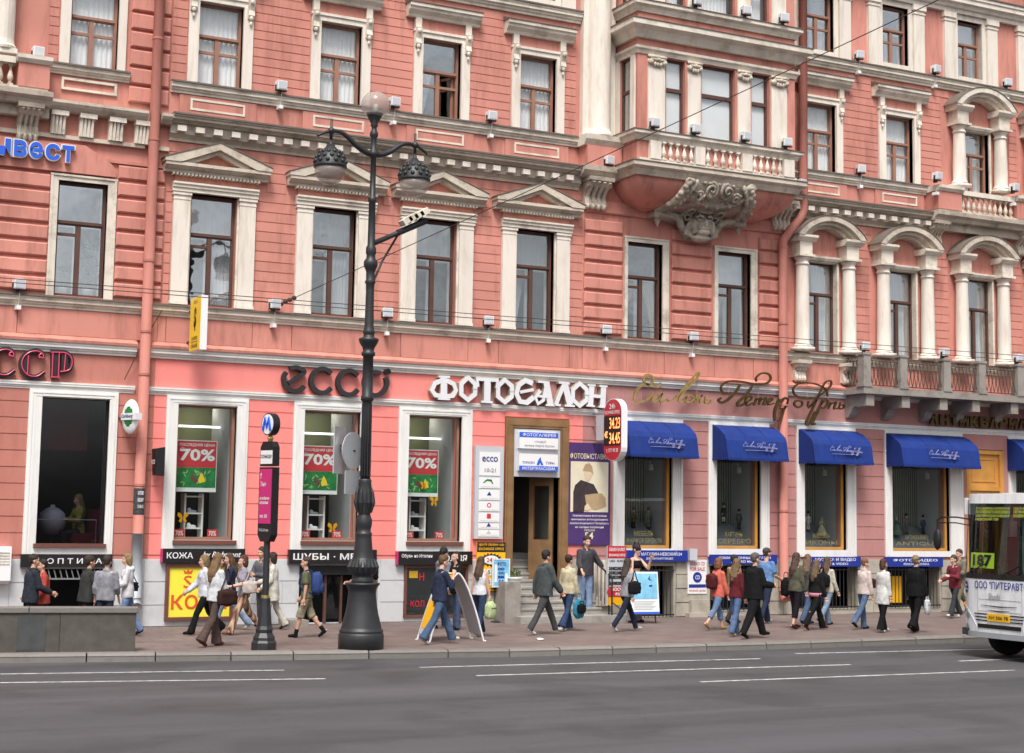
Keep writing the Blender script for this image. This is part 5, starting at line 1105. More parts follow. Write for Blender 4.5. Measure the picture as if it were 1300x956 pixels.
# ================================================================== ground, road, kerb
def ground_mat(name, kindg):
    m = bpy.data.materials.new(name); m.use_nodes = True; n = m.node_tree.nodes; l = m.node_tree.links.new; b = n['Principled BSDF']; g = n.new('ShaderNodeNewGeometry')
    mp = n.new('ShaderNodeMapping'); l(g.outputs['Position'], mp.inputs[0])
    t1 = n.new('ShaderNodeTexNoise'); t1.inputs['Detail'].default_value = 8; t1.inputs['Roughness'].default_value = .6; l(mp.outputs[0], t1.inputs['Vector'])
    t2 = n.new('ShaderNodeTexNoise'); t2.inputs['Scale'].default_value = 90; t2.inputs['Detail'].default_value = 3; l(g.outputs['Position'], t2.inputs['Vector'])
    ramp = n.new('ShaderNodeMapRange'); ramp.inputs['From Min'].default_value = .3; ramp.inputs['From Max'].default_value = .7
    mul = n.new('ShaderNodeMath'); mul.operation = 'MULTIPLY'; fine = n.new('ShaderNodeMapRange'); fine.inputs['From Min'].default_value = .3; fine.inputs['From Max'].default_value = .7; fine.inputs['To Min'].default_value = .8; fine.inputs['To Max'].default_value = 1.2
    l(t1.outputs[0], ramp.inputs[0]); l(t2.outputs[0], fine.inputs[0]); l(ramp.outputs[0], mul.inputs[0]); l(fine.outputs[0], mul.inputs[1])
    sc = n.new('ShaderNodeVectorMath'); sc.operation = 'SCALE'; l(mul.outputs[0], sc.inputs['Scale']); bp = n.new('ShaderNodeBump'); bp.inputs['Distance'].default_value = .01
    if kindg == 'road':
        mp.inputs['Rotation'].default_value = (0, 0, R(3)); mp.inputs['Scale'].default_value = (.06, .75, 1); t1.inputs['Scale'].default_value = 1.4; ramp.inputs['To Min'].default_value = .72; ramp.inputs['To Max'].default_value = 1.28
        vo = n.new('ShaderNodeTexVoronoi'); vo.feature = 'DISTANCE_TO_EDGE'; vo.inputs['Scale'].default_value = .33; wn = n.new('ShaderNodeTexNoise'); wn.inputs['Scale'].default_value = 1.7; wn.inputs['Detail'].default_value = 6; l(g.outputs['Position'], wn.inputs['Vector'])
        va = n.new('ShaderNodeVectorMath'); va.operation = 'MULTIPLY_ADD'; va.inputs[1].default_value = (.9, .9, .9); l(wn.outputs['Color'], va.inputs[0]); l(g.outputs['Position'], va.inputs[2]); l(va.outputs[0], vo.inputs['Vector'])
        ck = n.new('ShaderNodeMapRange'); ck.inputs['From Max'].default_value = .012; ck.inputs['To Min'].default_value = .86; ck.inputs['To Max'].default_value = 1.0; l(vo.outputs['Distance'], ck.inputs[0])
        pn = n.new('ShaderNodeTexNoise'); pn.inputs['Scale'].default_value = .55; pn.inputs['Detail'].default_value = 5; l(g.outputs['Position'], pn.inputs['Vector']); pr_ = n.new('ShaderNodeMapRange'); pr_.inputs['From Min'].default_value = .52; pr_.inputs['From Max'].default_value = .62; pr_.inputs['To Min'].default_value = 1.0; pr_.inputs['To Max'].default_value = .78; l(pn.outputs[0], pr_.inputs[0])
        m2 = n.new('ShaderNodeMath'); m2.operation = 'MULTIPLY'; l(mul.outputs[0], m2.inputs[0]); l(ck.outputs[0], m2.inputs[1]); m3 = n.new('ShaderNodeMath'); m3.operation = 'MULTIPLY'; l(m2.outputs[0], m3.inputs[0]); l(pr_.outputs[0], m3.inputs[1]); l(m3.outputs[0], sc.inputs['Scale'])
        sc.inputs[0].default_value = (.068, .066, .072); b.inputs['Roughness'].default_value = .72; bp.inputs['Strength'].default_value = .35; l(t2.outputs[0], bp.inputs['Height'])
    else:
        t1.inputs['Scale'].default_value = .9; ramp.inputs['To Min'].default_value = .78; ramp.inputs['To Max'].default_value = 1.15
        br = n.new('ShaderNodeTexBrick'); l(g.outputs['Position'], br.inputs['Vector']); br.inputs['Scale'].default_value = 1.0; br.inputs['Brick Width'].default_value = .62; br.inputs['Row Height'].default_value = .42; br.inputs['Mortar Size'].default_value = .012; br.inputs['Bias'].default_value = .0
        br.inputs['Color1'].default_value = (.20, .150, .135, 1); br.inputs['Color2'].default_value = (.165, .124, .114, 1); br.inputs['Mortar'].default_value = (.10, .075, .068, 1); l(br.outputs['Color'], sc.inputs[0])
        b.inputs['Roughness'].default_value = .8; bp.inputs['Strength'].default_value = .3; l(br.outputs['Fac'], bp.inputs['Height']); bp.invert = True
    l(sc.outputs[0], b.inputs['Base Color']); l(bp.outputs[0], b.inputs['Normal']); MATS[name] = m
ground_mat('asphalt', 'road'); ground_mat('paving', 'pave')
mat('road_paint', (.50, .50, .485), .7, .25, 5, dirt='4b4a4c', dirt_amt=.9, dscale=7); mat('granite', (.20, .185, .17), .75, .14, 2.5, .3, 60, dirt='4c443e', dirt_amt=.5, dscale=2.5, rnd=.10)
mat('granite_wall', (.095, .086, .074), .6, .18, 6, .2, 80, dirt='3a342c', dirt_amt=.5, dscale=1.8, rnd=.12); mat('step_stone', (.34, .325, .30), .8, .14, 2, .25, 50, dirt='5a5248', dirt_amt=.5, dscale=2.4, rnd=.06)
ZR = -.13
q = MB(); q.add([(-220, -70, ZR), (260, -70, ZR), (260, 3, ZR), (-220, 3, ZR)], [(0, 1, 2, 3)]); kind(q.build('road', 'asphalt'), 'structure')
KP = [(-220, -4.9), (1.0, -4.9), (4.65, -5.42), (8.83, -6.27), (13.4, -6.98), (18.9, -7.12), (24.0, -6.95), (30, -6.95), (260, -6.95)]
def kerb_y(x):
    for (x0, y0), (x1, y1) in zip(KP, KP[1:]):
        if x0 <= x <= x1:
            t = (x-x0)/(x1-x0); return y0+(y1-y0)*t
q = MB(); vs = [(x, y+.28, 0) for x, y in KP]+[(260, 0.1, 0), (-220, 0.1, 0)]; q.add(vs, [tuple(range(len(vs)))]); kind(q.build('pavement', 'paving'), 'structure')
kb = kind(link('kerb', None), 'structure'); x = -14.0
kr = random.Random(5)
while x < 60:
    Lk = kr.uniform(.95, 1.5); x2 = x+Lk; ya, yb = kerb_y(x), kerb_y(x2); ang = math.atan2(yb-ya, x2-x); LL = math.hypot(x2-x, yb-ya)
    q = MB(); g_ = .012; h_ = kr.uniform(-.004, .006); q.poly([(-.004, -.02), (-.012, ZR+.10), (.02, h_-.0), (.05, h_+.012), (.30, h_+.012), (.30, -.3), (-.004, -.3)], 'x', g_, LL-g_)
    q.build('kerb_stone', 'granite', kb, (x, ya, 0), ang); x = x2
lines = [((4.35, -7.17), (8.69, -7.97)), ((4.15, -8.4), (8.86, -9.41)), ((10.98, -8.24), (17.64, -8.72)), ((11.31, -9.74), (18.55, -10.18)), ((14.28, -11.73), (20.76, -11.93)), ((18.96, -8.04), (24.42, -8.52)), ((21.01, -10.27), (27.6, -10.32)), ((-3.5, -7.0), (2.2, -7.05)), ((26.5, -8.5), (33, -8.5))]
for (p, r_) in lines:
    p = Vector(p); r_ = Vector(r_); d = (r_-p).normalized(); nrm = Vector((-d.y, d.x))*.055; q = MB(); N = 14; vs = []
    for i in range(N+1):
        c = p+(r_-p)*i/N; w = 1+.15*math.sin(i*2.1); vs += [(*(c+nrm*w), ZR+.004), (*(c-nrm*w), ZR+.004)]
    q.add(vs, [(2*i, 2*i+1, 2*i+3, 2*i+2) for i in range(N)]); kind(q.build('lane_marking', 'road_paint'), 'structure')
# ---- entrance steps
st = thing('entrance_steps', 'worn grey stone steps with wing wall and iron handrail up to the main door', 'steps', (17.5, 0, 0)); sinv = Matrix.Translation((-17.5, 0, 0))
zt = .155
q = MB(); q.box(16.55, 19.45, -1.25, -.02, 0, zt); q.xform(sinv); q.build('step', 'step_stone', st)
for i in range(1, 10):
    y0 = -1.0+.27*i; xa, xb = (16.72, 18.95) if y0 < 0 else (16.95, 18.14); q = MB(); q.box(xa, xb, y0, (-.0 if y0 < 0 else 3.0) if False else y0+.29, zt+.15*(i-1), zt+.15*i); q.box(xa, xb, y0-.02, y0, zt+.15*i-.04, zt+.15*i); q.xform(sinv); q.build('step', 'step_stone', st)
q = MB(); q.box(16.95, 18.14, -1.0+.27*10, 4.0, 1.3, 1.505); q.xform(sinv); q.build('landing', 'step_stone', st)
q = MB(); q.box(16.30, 16.70, -.95, -.02, zt if False else .0, .92); q.xform(sinv); q.build('wing_wall', 'conc', st)
q = MB(); q.box(15.86, 16.28, -.45, -.02, 0, .68); q.xform(sinv); q.build('wing_wall', 'conc', st)
q = MB(); 
for i in range(7): q.box(18.98+i*.09, 19.05+i*.09, -.10, -.03, .3, 1.38)
q.xform(sinv); q.build('board_screen', 'cream', st)
q = MB(); q.tube([(18.98, -1.15, .15), (18.98, -1.15, 1.02), (18.98, -.05, 1.48)], .022, 6)
for i in range(6): q.tube([(18.98, -1.0+.18*i, .3+.08*i), (18.98, -1.0+.18*i, 1.08+.075*i)], .012, 5)
q.tube([(18.98, -1.15, .45), (19.35, -1.15, .2)], .015, 5); q.xform(sinv); q.build('handrail', 'iron', st)
# pot plant on the steps
x, z = F(656, 748, -.72); q = MB(); q.lathe([(.10, 0), (.13, .05), (.17, .22), (.12, .34), (.20, .42), (.15, .36)], (0, 0, 0), 12); r = tag(q.build('potted_plant', 'plastic_white', None, (x, -.62, .60), smooth=True), 'small bushy plant in a white wrapped pot on the steps', 'plant')
q = MB(); pr = random.Random(2); mat('foliage', (.10, .14, .045), .7, .3, 12)
for i in range(90):
    a = pr.uniform(0, 6.28); e = pr.uniform(.1, 1.4); rr = pr.uniform(.05, .17); c = Vector((rr*math.cos(a)*math.cos(e*.7), rr*math.sin(a)*math.cos(e*.7), .44+.16*math.sin(e)*pr.uniform(.4, 1.1))); d = Vector((pr.uniform(-1, 1), pr.uniform(-1, 1), pr.uniform(0, 1))).normalized()*.045; s_ = d.cross(Vector((0, 0, 1))).normalized()*.02
    q.add([c-d, c+s_, c+d, c-s_], [(0, 1, 2, 3)])
q.build('foliage', 'foliage', r)

# ================================================================== drainpipes, floodlights, cables
mat('pipe_zinc', (.42, .46, .50), .5, .08, 3, .05, 40, metal=.2, dirt='7b8288', dirt_amt=.4); mat('sticker', (.05, .05, .055), .6, .9, 26)
r = thing('drainpipe', 'pink painted drainpipe with zinc foot left of the shoe shop', 'drainpipe', (8.14, -.20, 0))
q = MB(); q.tube([(0, 0, 1.92), (0, 0, 18.4)], .112, 14); q.build('pipe', 'pipe_pink', r, smooth=True)
q = MB(); q.tube([(0, 0, .62), (0, 0, 1.93)], .118, 14); q.tube([(0, 0, .64), (0, 0, .50), (0, -.10, .42)], [.118, .12, .13], 14); q.build('pipe_foot', 'pipe_zinc', r, smooth=True)
for z in (2.9, 5.2, 6.1, 7.6, 10.2, 12.4): q = MB(); q.tube([(0, 0, z), (0, 0, z+.05)], .124, 14); q.build('collar', 'pipe_pink', r)
q = MB(); q.lathe([(.1155, 2.32), (.1155, 2.86)], (0, 0, 0), 14, 150, 330); q.build('sticker', 'sticker', r)
t = MB(); text_mb(t, 'КУПЛЮ', -.06, .06, 2.72, 2.80, -.122, .03); text_mb(t, 'РЕМОНТ', -.06, .06, 2.58, 2.66, -.122, .03); text_mb(t, '315-40-12', -.06, .06, 2.45, 2.52, -.122, .02); t.build('lettering', 'white_print', r)
r = thing('drainpipe', 'pink drainpipe that bends beside the bay window and passes behind the gilt lettering', 'drainpipe', (24.6, -.22, 0))
q = MB(); q.tube([(0, 0, .5), (0, 0, 9.5), (.02, 0, 9.62), (.56, -.05, 10.28), (.62, -.06, 10.45), (.63, -.06, 18.4)], .115, 14); q.tube([(0, 0, .62), (0, 0, .50), (0, -.10, .40)], [.118, .12, .13], 14); q.build('pipe', 'pipe_pink', r, smooth=True)
for z in (2.6, 5.3, 7.4, 9.4): q = MB(); q.tube([(0, 0, z), (0, 0, z+.05)], .128, 14); q.build('collar', 'pipe_pink', r)
fq = MB(); fq.box(-.11, .11, -.16, .03, .07, .27); FLB = fq.mesh('floodlight', 'plastic_white')
fq = MB(); fq.box(-.095, .095, -.168, -.16, .085, .255); FLF = fq.mesh('lens', 'lcd_grey')
fq = MB(); fq.box(-.02, .02, -.06, .06, 0, .07); fq.box(-.13, -.11, -.09, -.04, .05, .18); fq.box(.11, .13, -.09, -.04, .05, .18); fq.box(-.13, .13, -.09, -.04, .045, .06); FLS = fq.mesh('stirrup', 'iron')
fq = MB(); fq.box(-.045, .045, -.05, .12, -.34, -.26); fq.tube([(0, .03, -.26), (0, -.03, -.12), (0, -.05, -.05), (0, -.02, .02)], .006, 5); FLJ = fq.mesh('junction_box', 'plastic_white')
FL = {'the first-floor sill ledge': [(24, 363), (348.7, 388), (492.6, 399.5), (621.6, 410), (770.7, 423), (880.6, 430)], 'the iron-railed balcony': [(1099.5, 447), (1199.7, 456), (1293.7, 462)], 'the second-floor window ledge': [(48, 71), (357, 114), (501, 133), (624.6, 151), (1094.4, 219), (1190.8, 232), (1289, 247)],
      'the bay window rail': [(831.7, 159), (883.7, 168), (947, 180), (1000.5, 184)], 'the upper ledge of the bay': [(885, 3), (948.4, 13), (996.6, 23)], 'the third-floor ledge': [(1091.8, 68), (1188.8, 85), (1280, 105)], 'the main cornice beside the bay': [(773, 217), (1015.7, 247)]}
ORD = ['first', 'second', 'third', 'fourth', 'fifth', 'sixth', 'seventh']
for where, pts in FL.items():
    y = -1.24 if 'bay' in where and 'beside' not in where else (-.78 if 'iron' in where else (-.40 if 'main' in where else -.13))
    for i, p in enumerate(pts):
        yy = -.52 if (where.startswith('the second') and p[0] > 1150) else y
        x, z = F(*p, yy-.1); zl = {'the first-floor sill ledge': 6.75, 'the iron-railed balcony': 6.76, 'the second-floor window ledge': 11.62, 'the bay window rail': 11.72, 'the upper ledge of the bay': 14.94, 'the third-floor ledge': 14.76, 'the main cornice beside the bay': 10.86}[where]
        if p[0] < 60 and 'second' in where: zl = 11.59
        if p[0] > 1000 and 'main' in where: zl = 10.92; yy = -.46
        o = tag(link('floodlight', FLB, None, (x, yy, zl), R(random.uniform(-14, 14))), 'small white floodlight, %s from the left on %s' % (ORD[i], where), 'floodlight', 'small floodlights on the facade ledges')
        link('lens', FLF, o); link('stirrup', FLS, o)
        if where in ('the first-floor sill ledge', 'the second-floor window ledge', 'the third-floor ledge') : link('junction_box', FLJ, o, (.02, -.02, .0))
def wire(pts, r_, label, n=24, sag=.25, name='overhead_wire', m='wire'):
    a, c = Vector(pts[0]), Vector(pts[1]); P = []
    for i in range(n+1): t = i/n; v = a.lerp(c, t); v.z -= sag*4*t*(1-t); P.append(v)
    q = MB(); q.tube(P, r_, 5); return tag(q.build(name, m), label, 'wire', 'overhead wires')
def ext(p, q, k0, k1): p = Vector(p); q = Vector(q); return p+(p-q)*k0, q+(q-p)*k1
a, c = ext(P3(58, 357, -7.6), P3(1300, 452, -7.6), .35, .35); wire((a, c), .007, 'upper of two trolley wires crossing in front of the first floor', 40, .0)
a, c = ext(P3(58, 362, -8.2), P3(1300, 458, -8.2), .35, .35); wire((a, c), .007, 'lower of two trolley wires crossing in front of the first floor', 40, .0)
p0 = P3(352, 388, -.05); p1 = P3(1196, -5, -14.0); a, c = ext(p0, p1, 0, .3); o = wire((a, c), .009, 'diagonal span wire rising from the facade to the upper right', 30, .05)
q = MB(); d_ = (Vector(c)-Vector(a)).normalized()
for i in range(4): p = Vector(a)+d_*(.12+.14*i); q.ell(p, (.06, .05, .05), 8, 6)
q.build('insulator', 'iron_rust', o)
wire((P3(207, 392, -.12), P3(158, 482, -.12)), .010, 'slack brown cable hanging on the wall by the left drainpipe', 10, -.05, 'wall_cable', 'iron_rust')

# ================================================================== projecting signs
def XP(px, py, x):
    d = ray(px, py); t = x/d[0]; return d[1]*t-YC, d[2]*t+HC
def turn(mb, ang, origin): mb.xform(Matrix.Translation(origin) @ Matrix.Rotation(ang, 4, 'Z')); return mb
mat('warm_yellow', (.92, .62, .035), .45, .05, 3); mat('patch_stone', (.06, .062, .064), .6, .2, 6, .2, 80)
# yellow exchange sign with a dollar
xs = 9.0; yN, zb = XP(256, 447, xs); yF, zt = XP(242, 384, xs)
yN, yF = -1.25, -.45
r = thing('projecting_sign', 'yellow projecting sign with a dollar mark above the shoe shop', 'sign', (xs, (yN+yF)/2, 5.72)); w = yF-yN
q = MB(); q.box(.0, .14, -w/2, w/2, 0, 1.13); q.build('box', 'plastic_white', r)
q = MB(); q.box(-.006, .0, -w/2+.01, w/2-.01, .01, 1.12); q.build('face', 'warm_yellow', r)
t = MB(); text_mb(t, '$', -.09, .09, .42, .92, 0, .04); text_mb(t, '22 МЕТРА', -.21, .21, .23, .30, 0, .02); text_mb(t, '110-66-00', -.22, .22, .06, .15, 0, .02); text_mb(t, 'ВАЛЮТА', -.15, .15, .99, 1.06, 0, .0, .3); t.box(-.24, .24, -.003, .0, .185, .195); t.xform(Matrix.Translation((-.010, 0, 0)) @ Matrix.Rotation(R(-90), 4, 'Z')); t.build('lettering', 'black', r)
q = MB(); q.tube([(.07, w/2, .25), (.07, .84, .25)], .02, 6); q.tube([(.07, w/2, .9), (.07, .84, .9)], .02, 6); q.build('bracket', 'iron', r)
# beer oval and shoe shop cube
r = thing('projecting_sign', 'oval green and white beer sign left of the drainpipe', 'sign', (7.84, -.42, 4.32), R(20)); q = MB(); q.ell((0, 0, 0), (.07, .30, .36), 20, 12); q.build('lens_body', 'plastic_white', r, smooth=True)
q = MB(); q.ell((-.012, 0, 0), (.064, .24, .29), 20, 12); q.build('face', 'green_print', r, smooth=True); q = MB(); q.box(-.085, .07, -.30, .22, -.07, .07); q.build('band', 'white_print', r)
t = MB(); text_mb(t, 'Carlsberg', -.2, .2, -.045, .05, 0, .02, .2); t.xform(Matrix.Translation((-.09, 0, 0)) @ Matrix.Rotation(R(-90), 4, 'Z')); t.build('lettering', 'blue_deep', r); q = MB(); q.tube([(0, .25, 0), (0, .42, 0)], .025, 6); q.build('bracket', 'steel', r)
r = thing('projecting_sign', 'small black shoe shop sign cube right of the drainpipe', 'sign', (8.42, -.33, 3.12)); q = MB(); q.poly([(-.02, .02), (.15, .0), (.15, .60), (-.05, .56)], 'y', -.16, .16); q.build('box', 'black_sign', r)
t = MB(); text_mb(t, 'ecco', -.14, .14, .24, .34, 0, .02); t.xform(Matrix.Translation((-.052, 0, 0)) @ Matrix.Rotation(R(-90), 4, 'Z')); t.build('lettering', 'white_print', r)
# currency board with LED digits
xs = 19.0; r = thing('currency_board', 'rounded red and black exchange rate board with orange digits jutting from the wall', 'sign', (xs, -1.08, 3.72)); W = .80; H = 1.46
def pill(w, z0, z1, n=10):
    rr = w/2; return [(rr*math.cos(R(180*i/n)), z1-rr*.75+rr*.75*math.sin(R(180*i/n))) for i in range(n+1)]+[(-rr*math.cos(R(180*i/n)), z0+rr*.75-rr*.75*math.sin(R(180*i/n))) for i in range(n+1)]
q = MB(); q.poly(pill(W, 0, H), 'x', 0, .16); q.build('housing', 'plastic_white', r)
q = MB(); q.poly(pill(W-.03, .015, H-.015), 'x', -.008, -.001); q.build('red_face', 'sign_red', r); q = MB(); q.box(-.014, -.008, -W/2+.02, W/2-.02, .36, 1.06); q.build('display', 'black', r)
t = MB(); text_mb(t, '34.23', -.12, .36, .75, 1.01, 0, .01); text_mb(t, '34.45', -.12, .36, .40, .66, 0, .01); text_mb(t, '€', -.34, -.20, .54, .70, 0, .03); t.xform(Matrix.Translation((-.018, 0, 0)) @ Matrix.Rotation(R(-90), 4, 'Z')); t.build('digits', 'led', r)
t = MB(); text_mb(t, '24h', -.13, .13, 1.22, 1.34, 0, .02); text_mb(t, 'EXCHANGE OFFICE', -.33, .33, 1.10, 1.18, 0, .02); text_mb(t, 'т. 571 90 38', -.26, .28, .20, .29, 0, .02); t.xform(Matrix.Translation((-.018, 0, 0)) @ Matrix.Rotation(R(-90), 4, 'Z')); t.build('lettering', 'white_print', r)
q = MB(); [q.tube([(.08, W/2-.02, z), (.08, 1.06, z)], .022, 6) for z in (.45, .85, 1.15)]; q.build('bracket', 'steel', r); q = MB(); q.box(.03, .13, W/2+.02, W/2+.42, .5, 1.1); q.build('control_box', 'lcd_grey', r)

# ---- boards beside the steps
r = board('exchange_poster', 15.80, 16.52, .68, 1.80, -.50, -.46, 'sign_yellow', 'orange and black exchange office poster left of the steps', 'poster')
q = MB(); q.box(15.80, 16.52, -.506, -.50, 1.58, 1.80); q.box(15.80, 16.52, -.506, -.50, .68, .77); q.build('black_band', 'black', r); put(r, 'lettering', 'sign_yellow', [('ЦЕНТР ОБМЕНА USD', 15.84, 16.48, 1.71, 1.77, .02), ('EXCHANGE OFFICE', 15.84, 16.48, 1.62, 1.68, .02), ('710-66-00', 15.9, 16.4, .695, .755, .02)], -.510)
q = MB(); q.poly([(16.16+(.30 if i % 2 else .23)*math.cos(R(i*10)), 1.40+(.16 if i % 2 else .12)*math.sin(R(i*10))) for i in range(36)], 'y', -.505, -.501); q.build('star', 'black', r); q = MB(); q.poly([(16.16+.19*math.cos(R(i*15)), 1.40+.10*math.sin(R(i*15))) for i in range(24)], 'y', -.509, -.506); q.build('oval', 'white_print', r); put(r, 'lettering', 'sign_red', [('24H', 16.04, 16.28, 1.35, 1.45, .04)], -.512)
for i, zz in enumerate((1.05, .83)):
    for j in range(4): q = MB(); q.box(15.9+j*.15, 16.02+j*.15, -.505, -.501, zz, zz+.15); q.build('digit_plate', 'white_print', r)
    put(r, 'lettering', 'black', [('3', 15.93, 15.99, zz+.03, zz+.12), ('5', 16.08, 16.14, zz+.03, zz+.12), ('2' if i == 0 else 'С', 16.23, 16.29, zz+.03, zz+.12), ('2' if i == 0 else '0', 16.38, 16.44, zz+.03, zz+.12)], -.508)
x, y = G(634, 790); zt_ = .9
r = thing('poster_stand', 'light blue poster on a black and yellow striped post beside the steps', 'sign stand', (x, y, 0)); q = MB(); q.box(-.21, .21, -.05, -.02, .80, 1.42); q.build('poster', 'light_blue', r); frame_mb(-.22, .22, .79, 1.43, .02, -.058, -.02).build('border', 'white_print', r)
t = MB(); text_mb(t, 'ФОТО', -.1, .12, 1.27, 1.36, -.056, .03)
for i in range(4): text_mb(t, 'ABCD'[i:i+1]*2, -.08, .08, .9+i*.09, .96+i*.09, -.056, .06)
t.build('lettering', 'blue_sign', r); t = MB(); t.box(-.17, -.11, -.058, -.054, .9, 1.3); t.box(.1, .16, -.058, -.054, .85, 1.1); t.build('white_marks', 'white_print', r)
for i in range(12): q = MB(); q.tube([(0, 0, .03+i*.068), (0, 0, .03+(i+1)*.068)], .022, 8); q.build('stripe', 'black' if i % 2 else 'sign_yellow', r)
q = MB(); q.lathe([(.20, 0), (.20, .02), (.03, .05)], (0, 0, 0), 12); q.build('foot', 'iron', r)
r = thing('exchange_stand', 'narrow red and white exchange rate panel on a stand right of the steps', 'sign stand', (19.2, -.95, 0)); q = MB(); q.box(-.25, .25, -.04, .02, .42, 1.74); q.build('panel', 'lcd_grey', r); q = MB(); q.box(-.25, .25, -.046, -.04, 1.46, 1.74); q.build('red_header', 'sign_red', r)
t = MB(); text_mb(t, 'ОБМЕН ВАЛЮТ', -.22, .22, 1.62, 1.70, -.052, .02); text_mb(t, 'EXCHANGE OFFICE', -.22, .22, 1.50, 1.56, -.052, .02); t.build('lettering', 'white_print', r)
t = MB(); text_mb(t, 'USD   EURO', -.2, .2, 1.37, 1.42, -.046, .02)
for i in range(3): text_mb(t, '35823824', -.22, .22, 1.18-.1*i, 1.26-.1*i, -.046, .06)
text_mb(t, '24082025', -.22, .22, .84, .92, -.046, .06); t.build('rates', 'black', r)
q = MB(); q.poly([(-.28, .68), (-.20, .80), (.27, .80), (.27, .56), (-.20, .56)], 'y', -.06, -.047); q.build('red_arrow', 'red_print', r); t = MB(); text_mb(t, 'ВОССТ.', -.15, .25, .70, .78, -.066, .04); text_mb(t, 'ФИЛЬМ', -.05, .25, .59, .67, -.066, .04); t.build('lettering', 'white_print', r); q = MB(); q.box(-.24, .27, -.06, -.047, .38, .555); q.build('yellow_panel', 'sign_yellow', r)
q = MB(); [q.tube([(xx, 0, 0), (xx, 0, .42)], .02, 6) for xx in (-.18, .18)]; q.tube([(-.25, -.2, .02), (-.25, .2, .02)], .02, 6); q.tube([(.25, -.2, .02), (.25, .2, .02)], .02, 6); q.tube([(-.25, 0, .04), (.25, 0, .04)], .02, 6); q.build('stand', 'iron', r)
# A-board on the pavement
r = thing('a_board', 'curved-top white framed A-board with grey inner face near the kerb', 'sign', (13.18, -4.75, 0), R(-3))
def ab_side(t): return (.56*t**1.25, 1.30*(1-t**1.9))
for s in (-1, 1):
    q = MB(); N = 8; vs = []
    for i in range(N+1):
        u, z = ab_side((i/N)*.95); vs += [(s*(u+.02), -.32, z), (s*(u+.02), .32, z), (s*u, .32, z), (s*u, -.32, z)]
    fs = [(4*i+k, 4*i+(k+1) % 4, 4*i+4+(k+1) % 4, 4*i+4+k) for i in range(N) for k in range(4)]+[(0, 1, 2, 3), (4*N, 4*N+1, 4*N+2, 4*N+3)]; q.add(vs, fs); q.build('panel', 'lcd_grey', r)
    for yy in (-.33, .33):
        q = MB(); q.tube([(s*ab_side(i/12)[0], yy, ab_side(i/12)[1]) for i in range(13)]+[(s*.60, yy, .0)], .018, 6); q.build('rail', 'plastic_white', r)
    if s < 0:
        for j, (ta, tb, m_) in enumerate(((.08, .46, 'sign_yellow'), (.48, .6, 'white_print'), (.62, .9, 'sign_yellow'))):
            q = MB(); vs = []
            for i in range(5): u, z = ab_side(ta+(tb-ta)*i/4); vs += [(-(u+.026), -.27, z), (-(u+.026), .27, z)]
            q.add(vs, [(2*i, 2*i+1, 2*i+3, 2*i+2) for i in range(4)]); q.build('advert', m_, r)
        q = MB()
        for i in range(5):
            ta = .12+.065*i; u, z = ab_side(ta); u2, z2 = ab_side(ta+.03); q.add([(-(u+.031), -.20, z), (-(u+.031), .20, z), (-(u2+.031), .20, z2), (-(u2+.031), -.20, z2)], [(0, 1, 2, 3)])
        q.build('printed_lines', 'black', r)

# ================================================================== granite parapet of the underpass
pa = Vector((2.3, -4.42)); pb = Vector((6.86, -5.48)); d = (pb-pa).normalized(); ang = math.atan2(d.y, d.x); LL = (pb-pa).length
r = thing('granite_parapet', 'low grey granite underpass wall with coping at the left kerb', 'wall', (pa.x, pa.y, 0), ang)
xs = [0, 1.35, 2.74, 3.18, 3.42, LL]
for i in range(len(xs)-1): q = MB(); q.box(xs[i]+.004, xs[i+1]-.004, .02+.003*(i % 2), .30, 0, .655); q.build('granite_slab', 'granite_wall', r)
for a, c in ((0, 2.9), (2.91, LL+.02)): q = MB(); q.cham(a, c, -.01, .36, .657, .755, .012); q.build('coping_stone', 'granite', r)
q = MB(); q.box(2.72, 3.19, .014, .03, .03, .62); q.build('patched_slab', 'patch_stone', r)

# ================================================================== street lamp
LX, LY = 10.77, -6.10
r = thing('street_lamp', 'tall black cast-iron street lamp with three globes on a bell-shaped base', 'street lamp', (LX, LY, 0))
q = MB(); q.lathe([(.41, 0), (.41, .27), (.40, .285), (.385, .30), (.40, .32), (.39, .345), (.37, .36), (.36, .40), (.33, .52), (.295, .66), (.268, .82), (.250, 1.0), (.255, 1.06), (.285, 1.12), (.315, 1.155), (.315, 1.18), (.20, 1.19)], (0, 0, 0), 28); q.build('bell_base', 'iron', r, smooth=True)
q = MB(); pr = [(.20, 1.18), (.205, 1.22), (.185, 1.27), (.18, 1.30), (.20, 1.33), (.245, 1.40), (.255, 1.48), (.235, 1.56), (.195, 1.61), (.185, 1.64), (.17, 1.75), (.15, 1.95), (.145, 2.02), (.155, 2.05), (.145, 2.08), (.125, 2.10), (.13, 2.16), (.145, 2.22), (.15, 2.3), (.12, 2.38), (.11, 2.42), (.13, 2.46), (.125, 2.50), (.15, 2.6), (.155, 2.7), (.13, 2.85), (.115, 2.98), (.12, 3.02), (.105, 3.05)]
q.lathe(pr, (0, 0, 0), 24); q.build('turned_stem', 'iron', r, smooth=True)
for i in range(16):
    a = R(i*22.5); gq = MB(); gq.tube([(.205*math.cos(a), .205*math.sin(a), 1.34), (.262*math.cos(a), .262*math.sin(a), 1.47), (.215*math.cos(a), .215*math.sin(a), 1.60)], [.02, .036, .02], 6); gq.build('gadroon', 'iron', r)
for i in range(8):
    a = R(i*45); gq = MB(); gq.tube([(.13*math.cos(a), .13*math.sin(a), 2.44), (.165*math.cos(a), .165*math.sin(a), 2.62), (.15*math.cos(a), .15*math.sin(a), 2.80), (.12*math.cos(a), .12*math.sin(a), 2.92)], [.02, .045, .03, .01], 6); gq.build('leaf', 'iron', r)
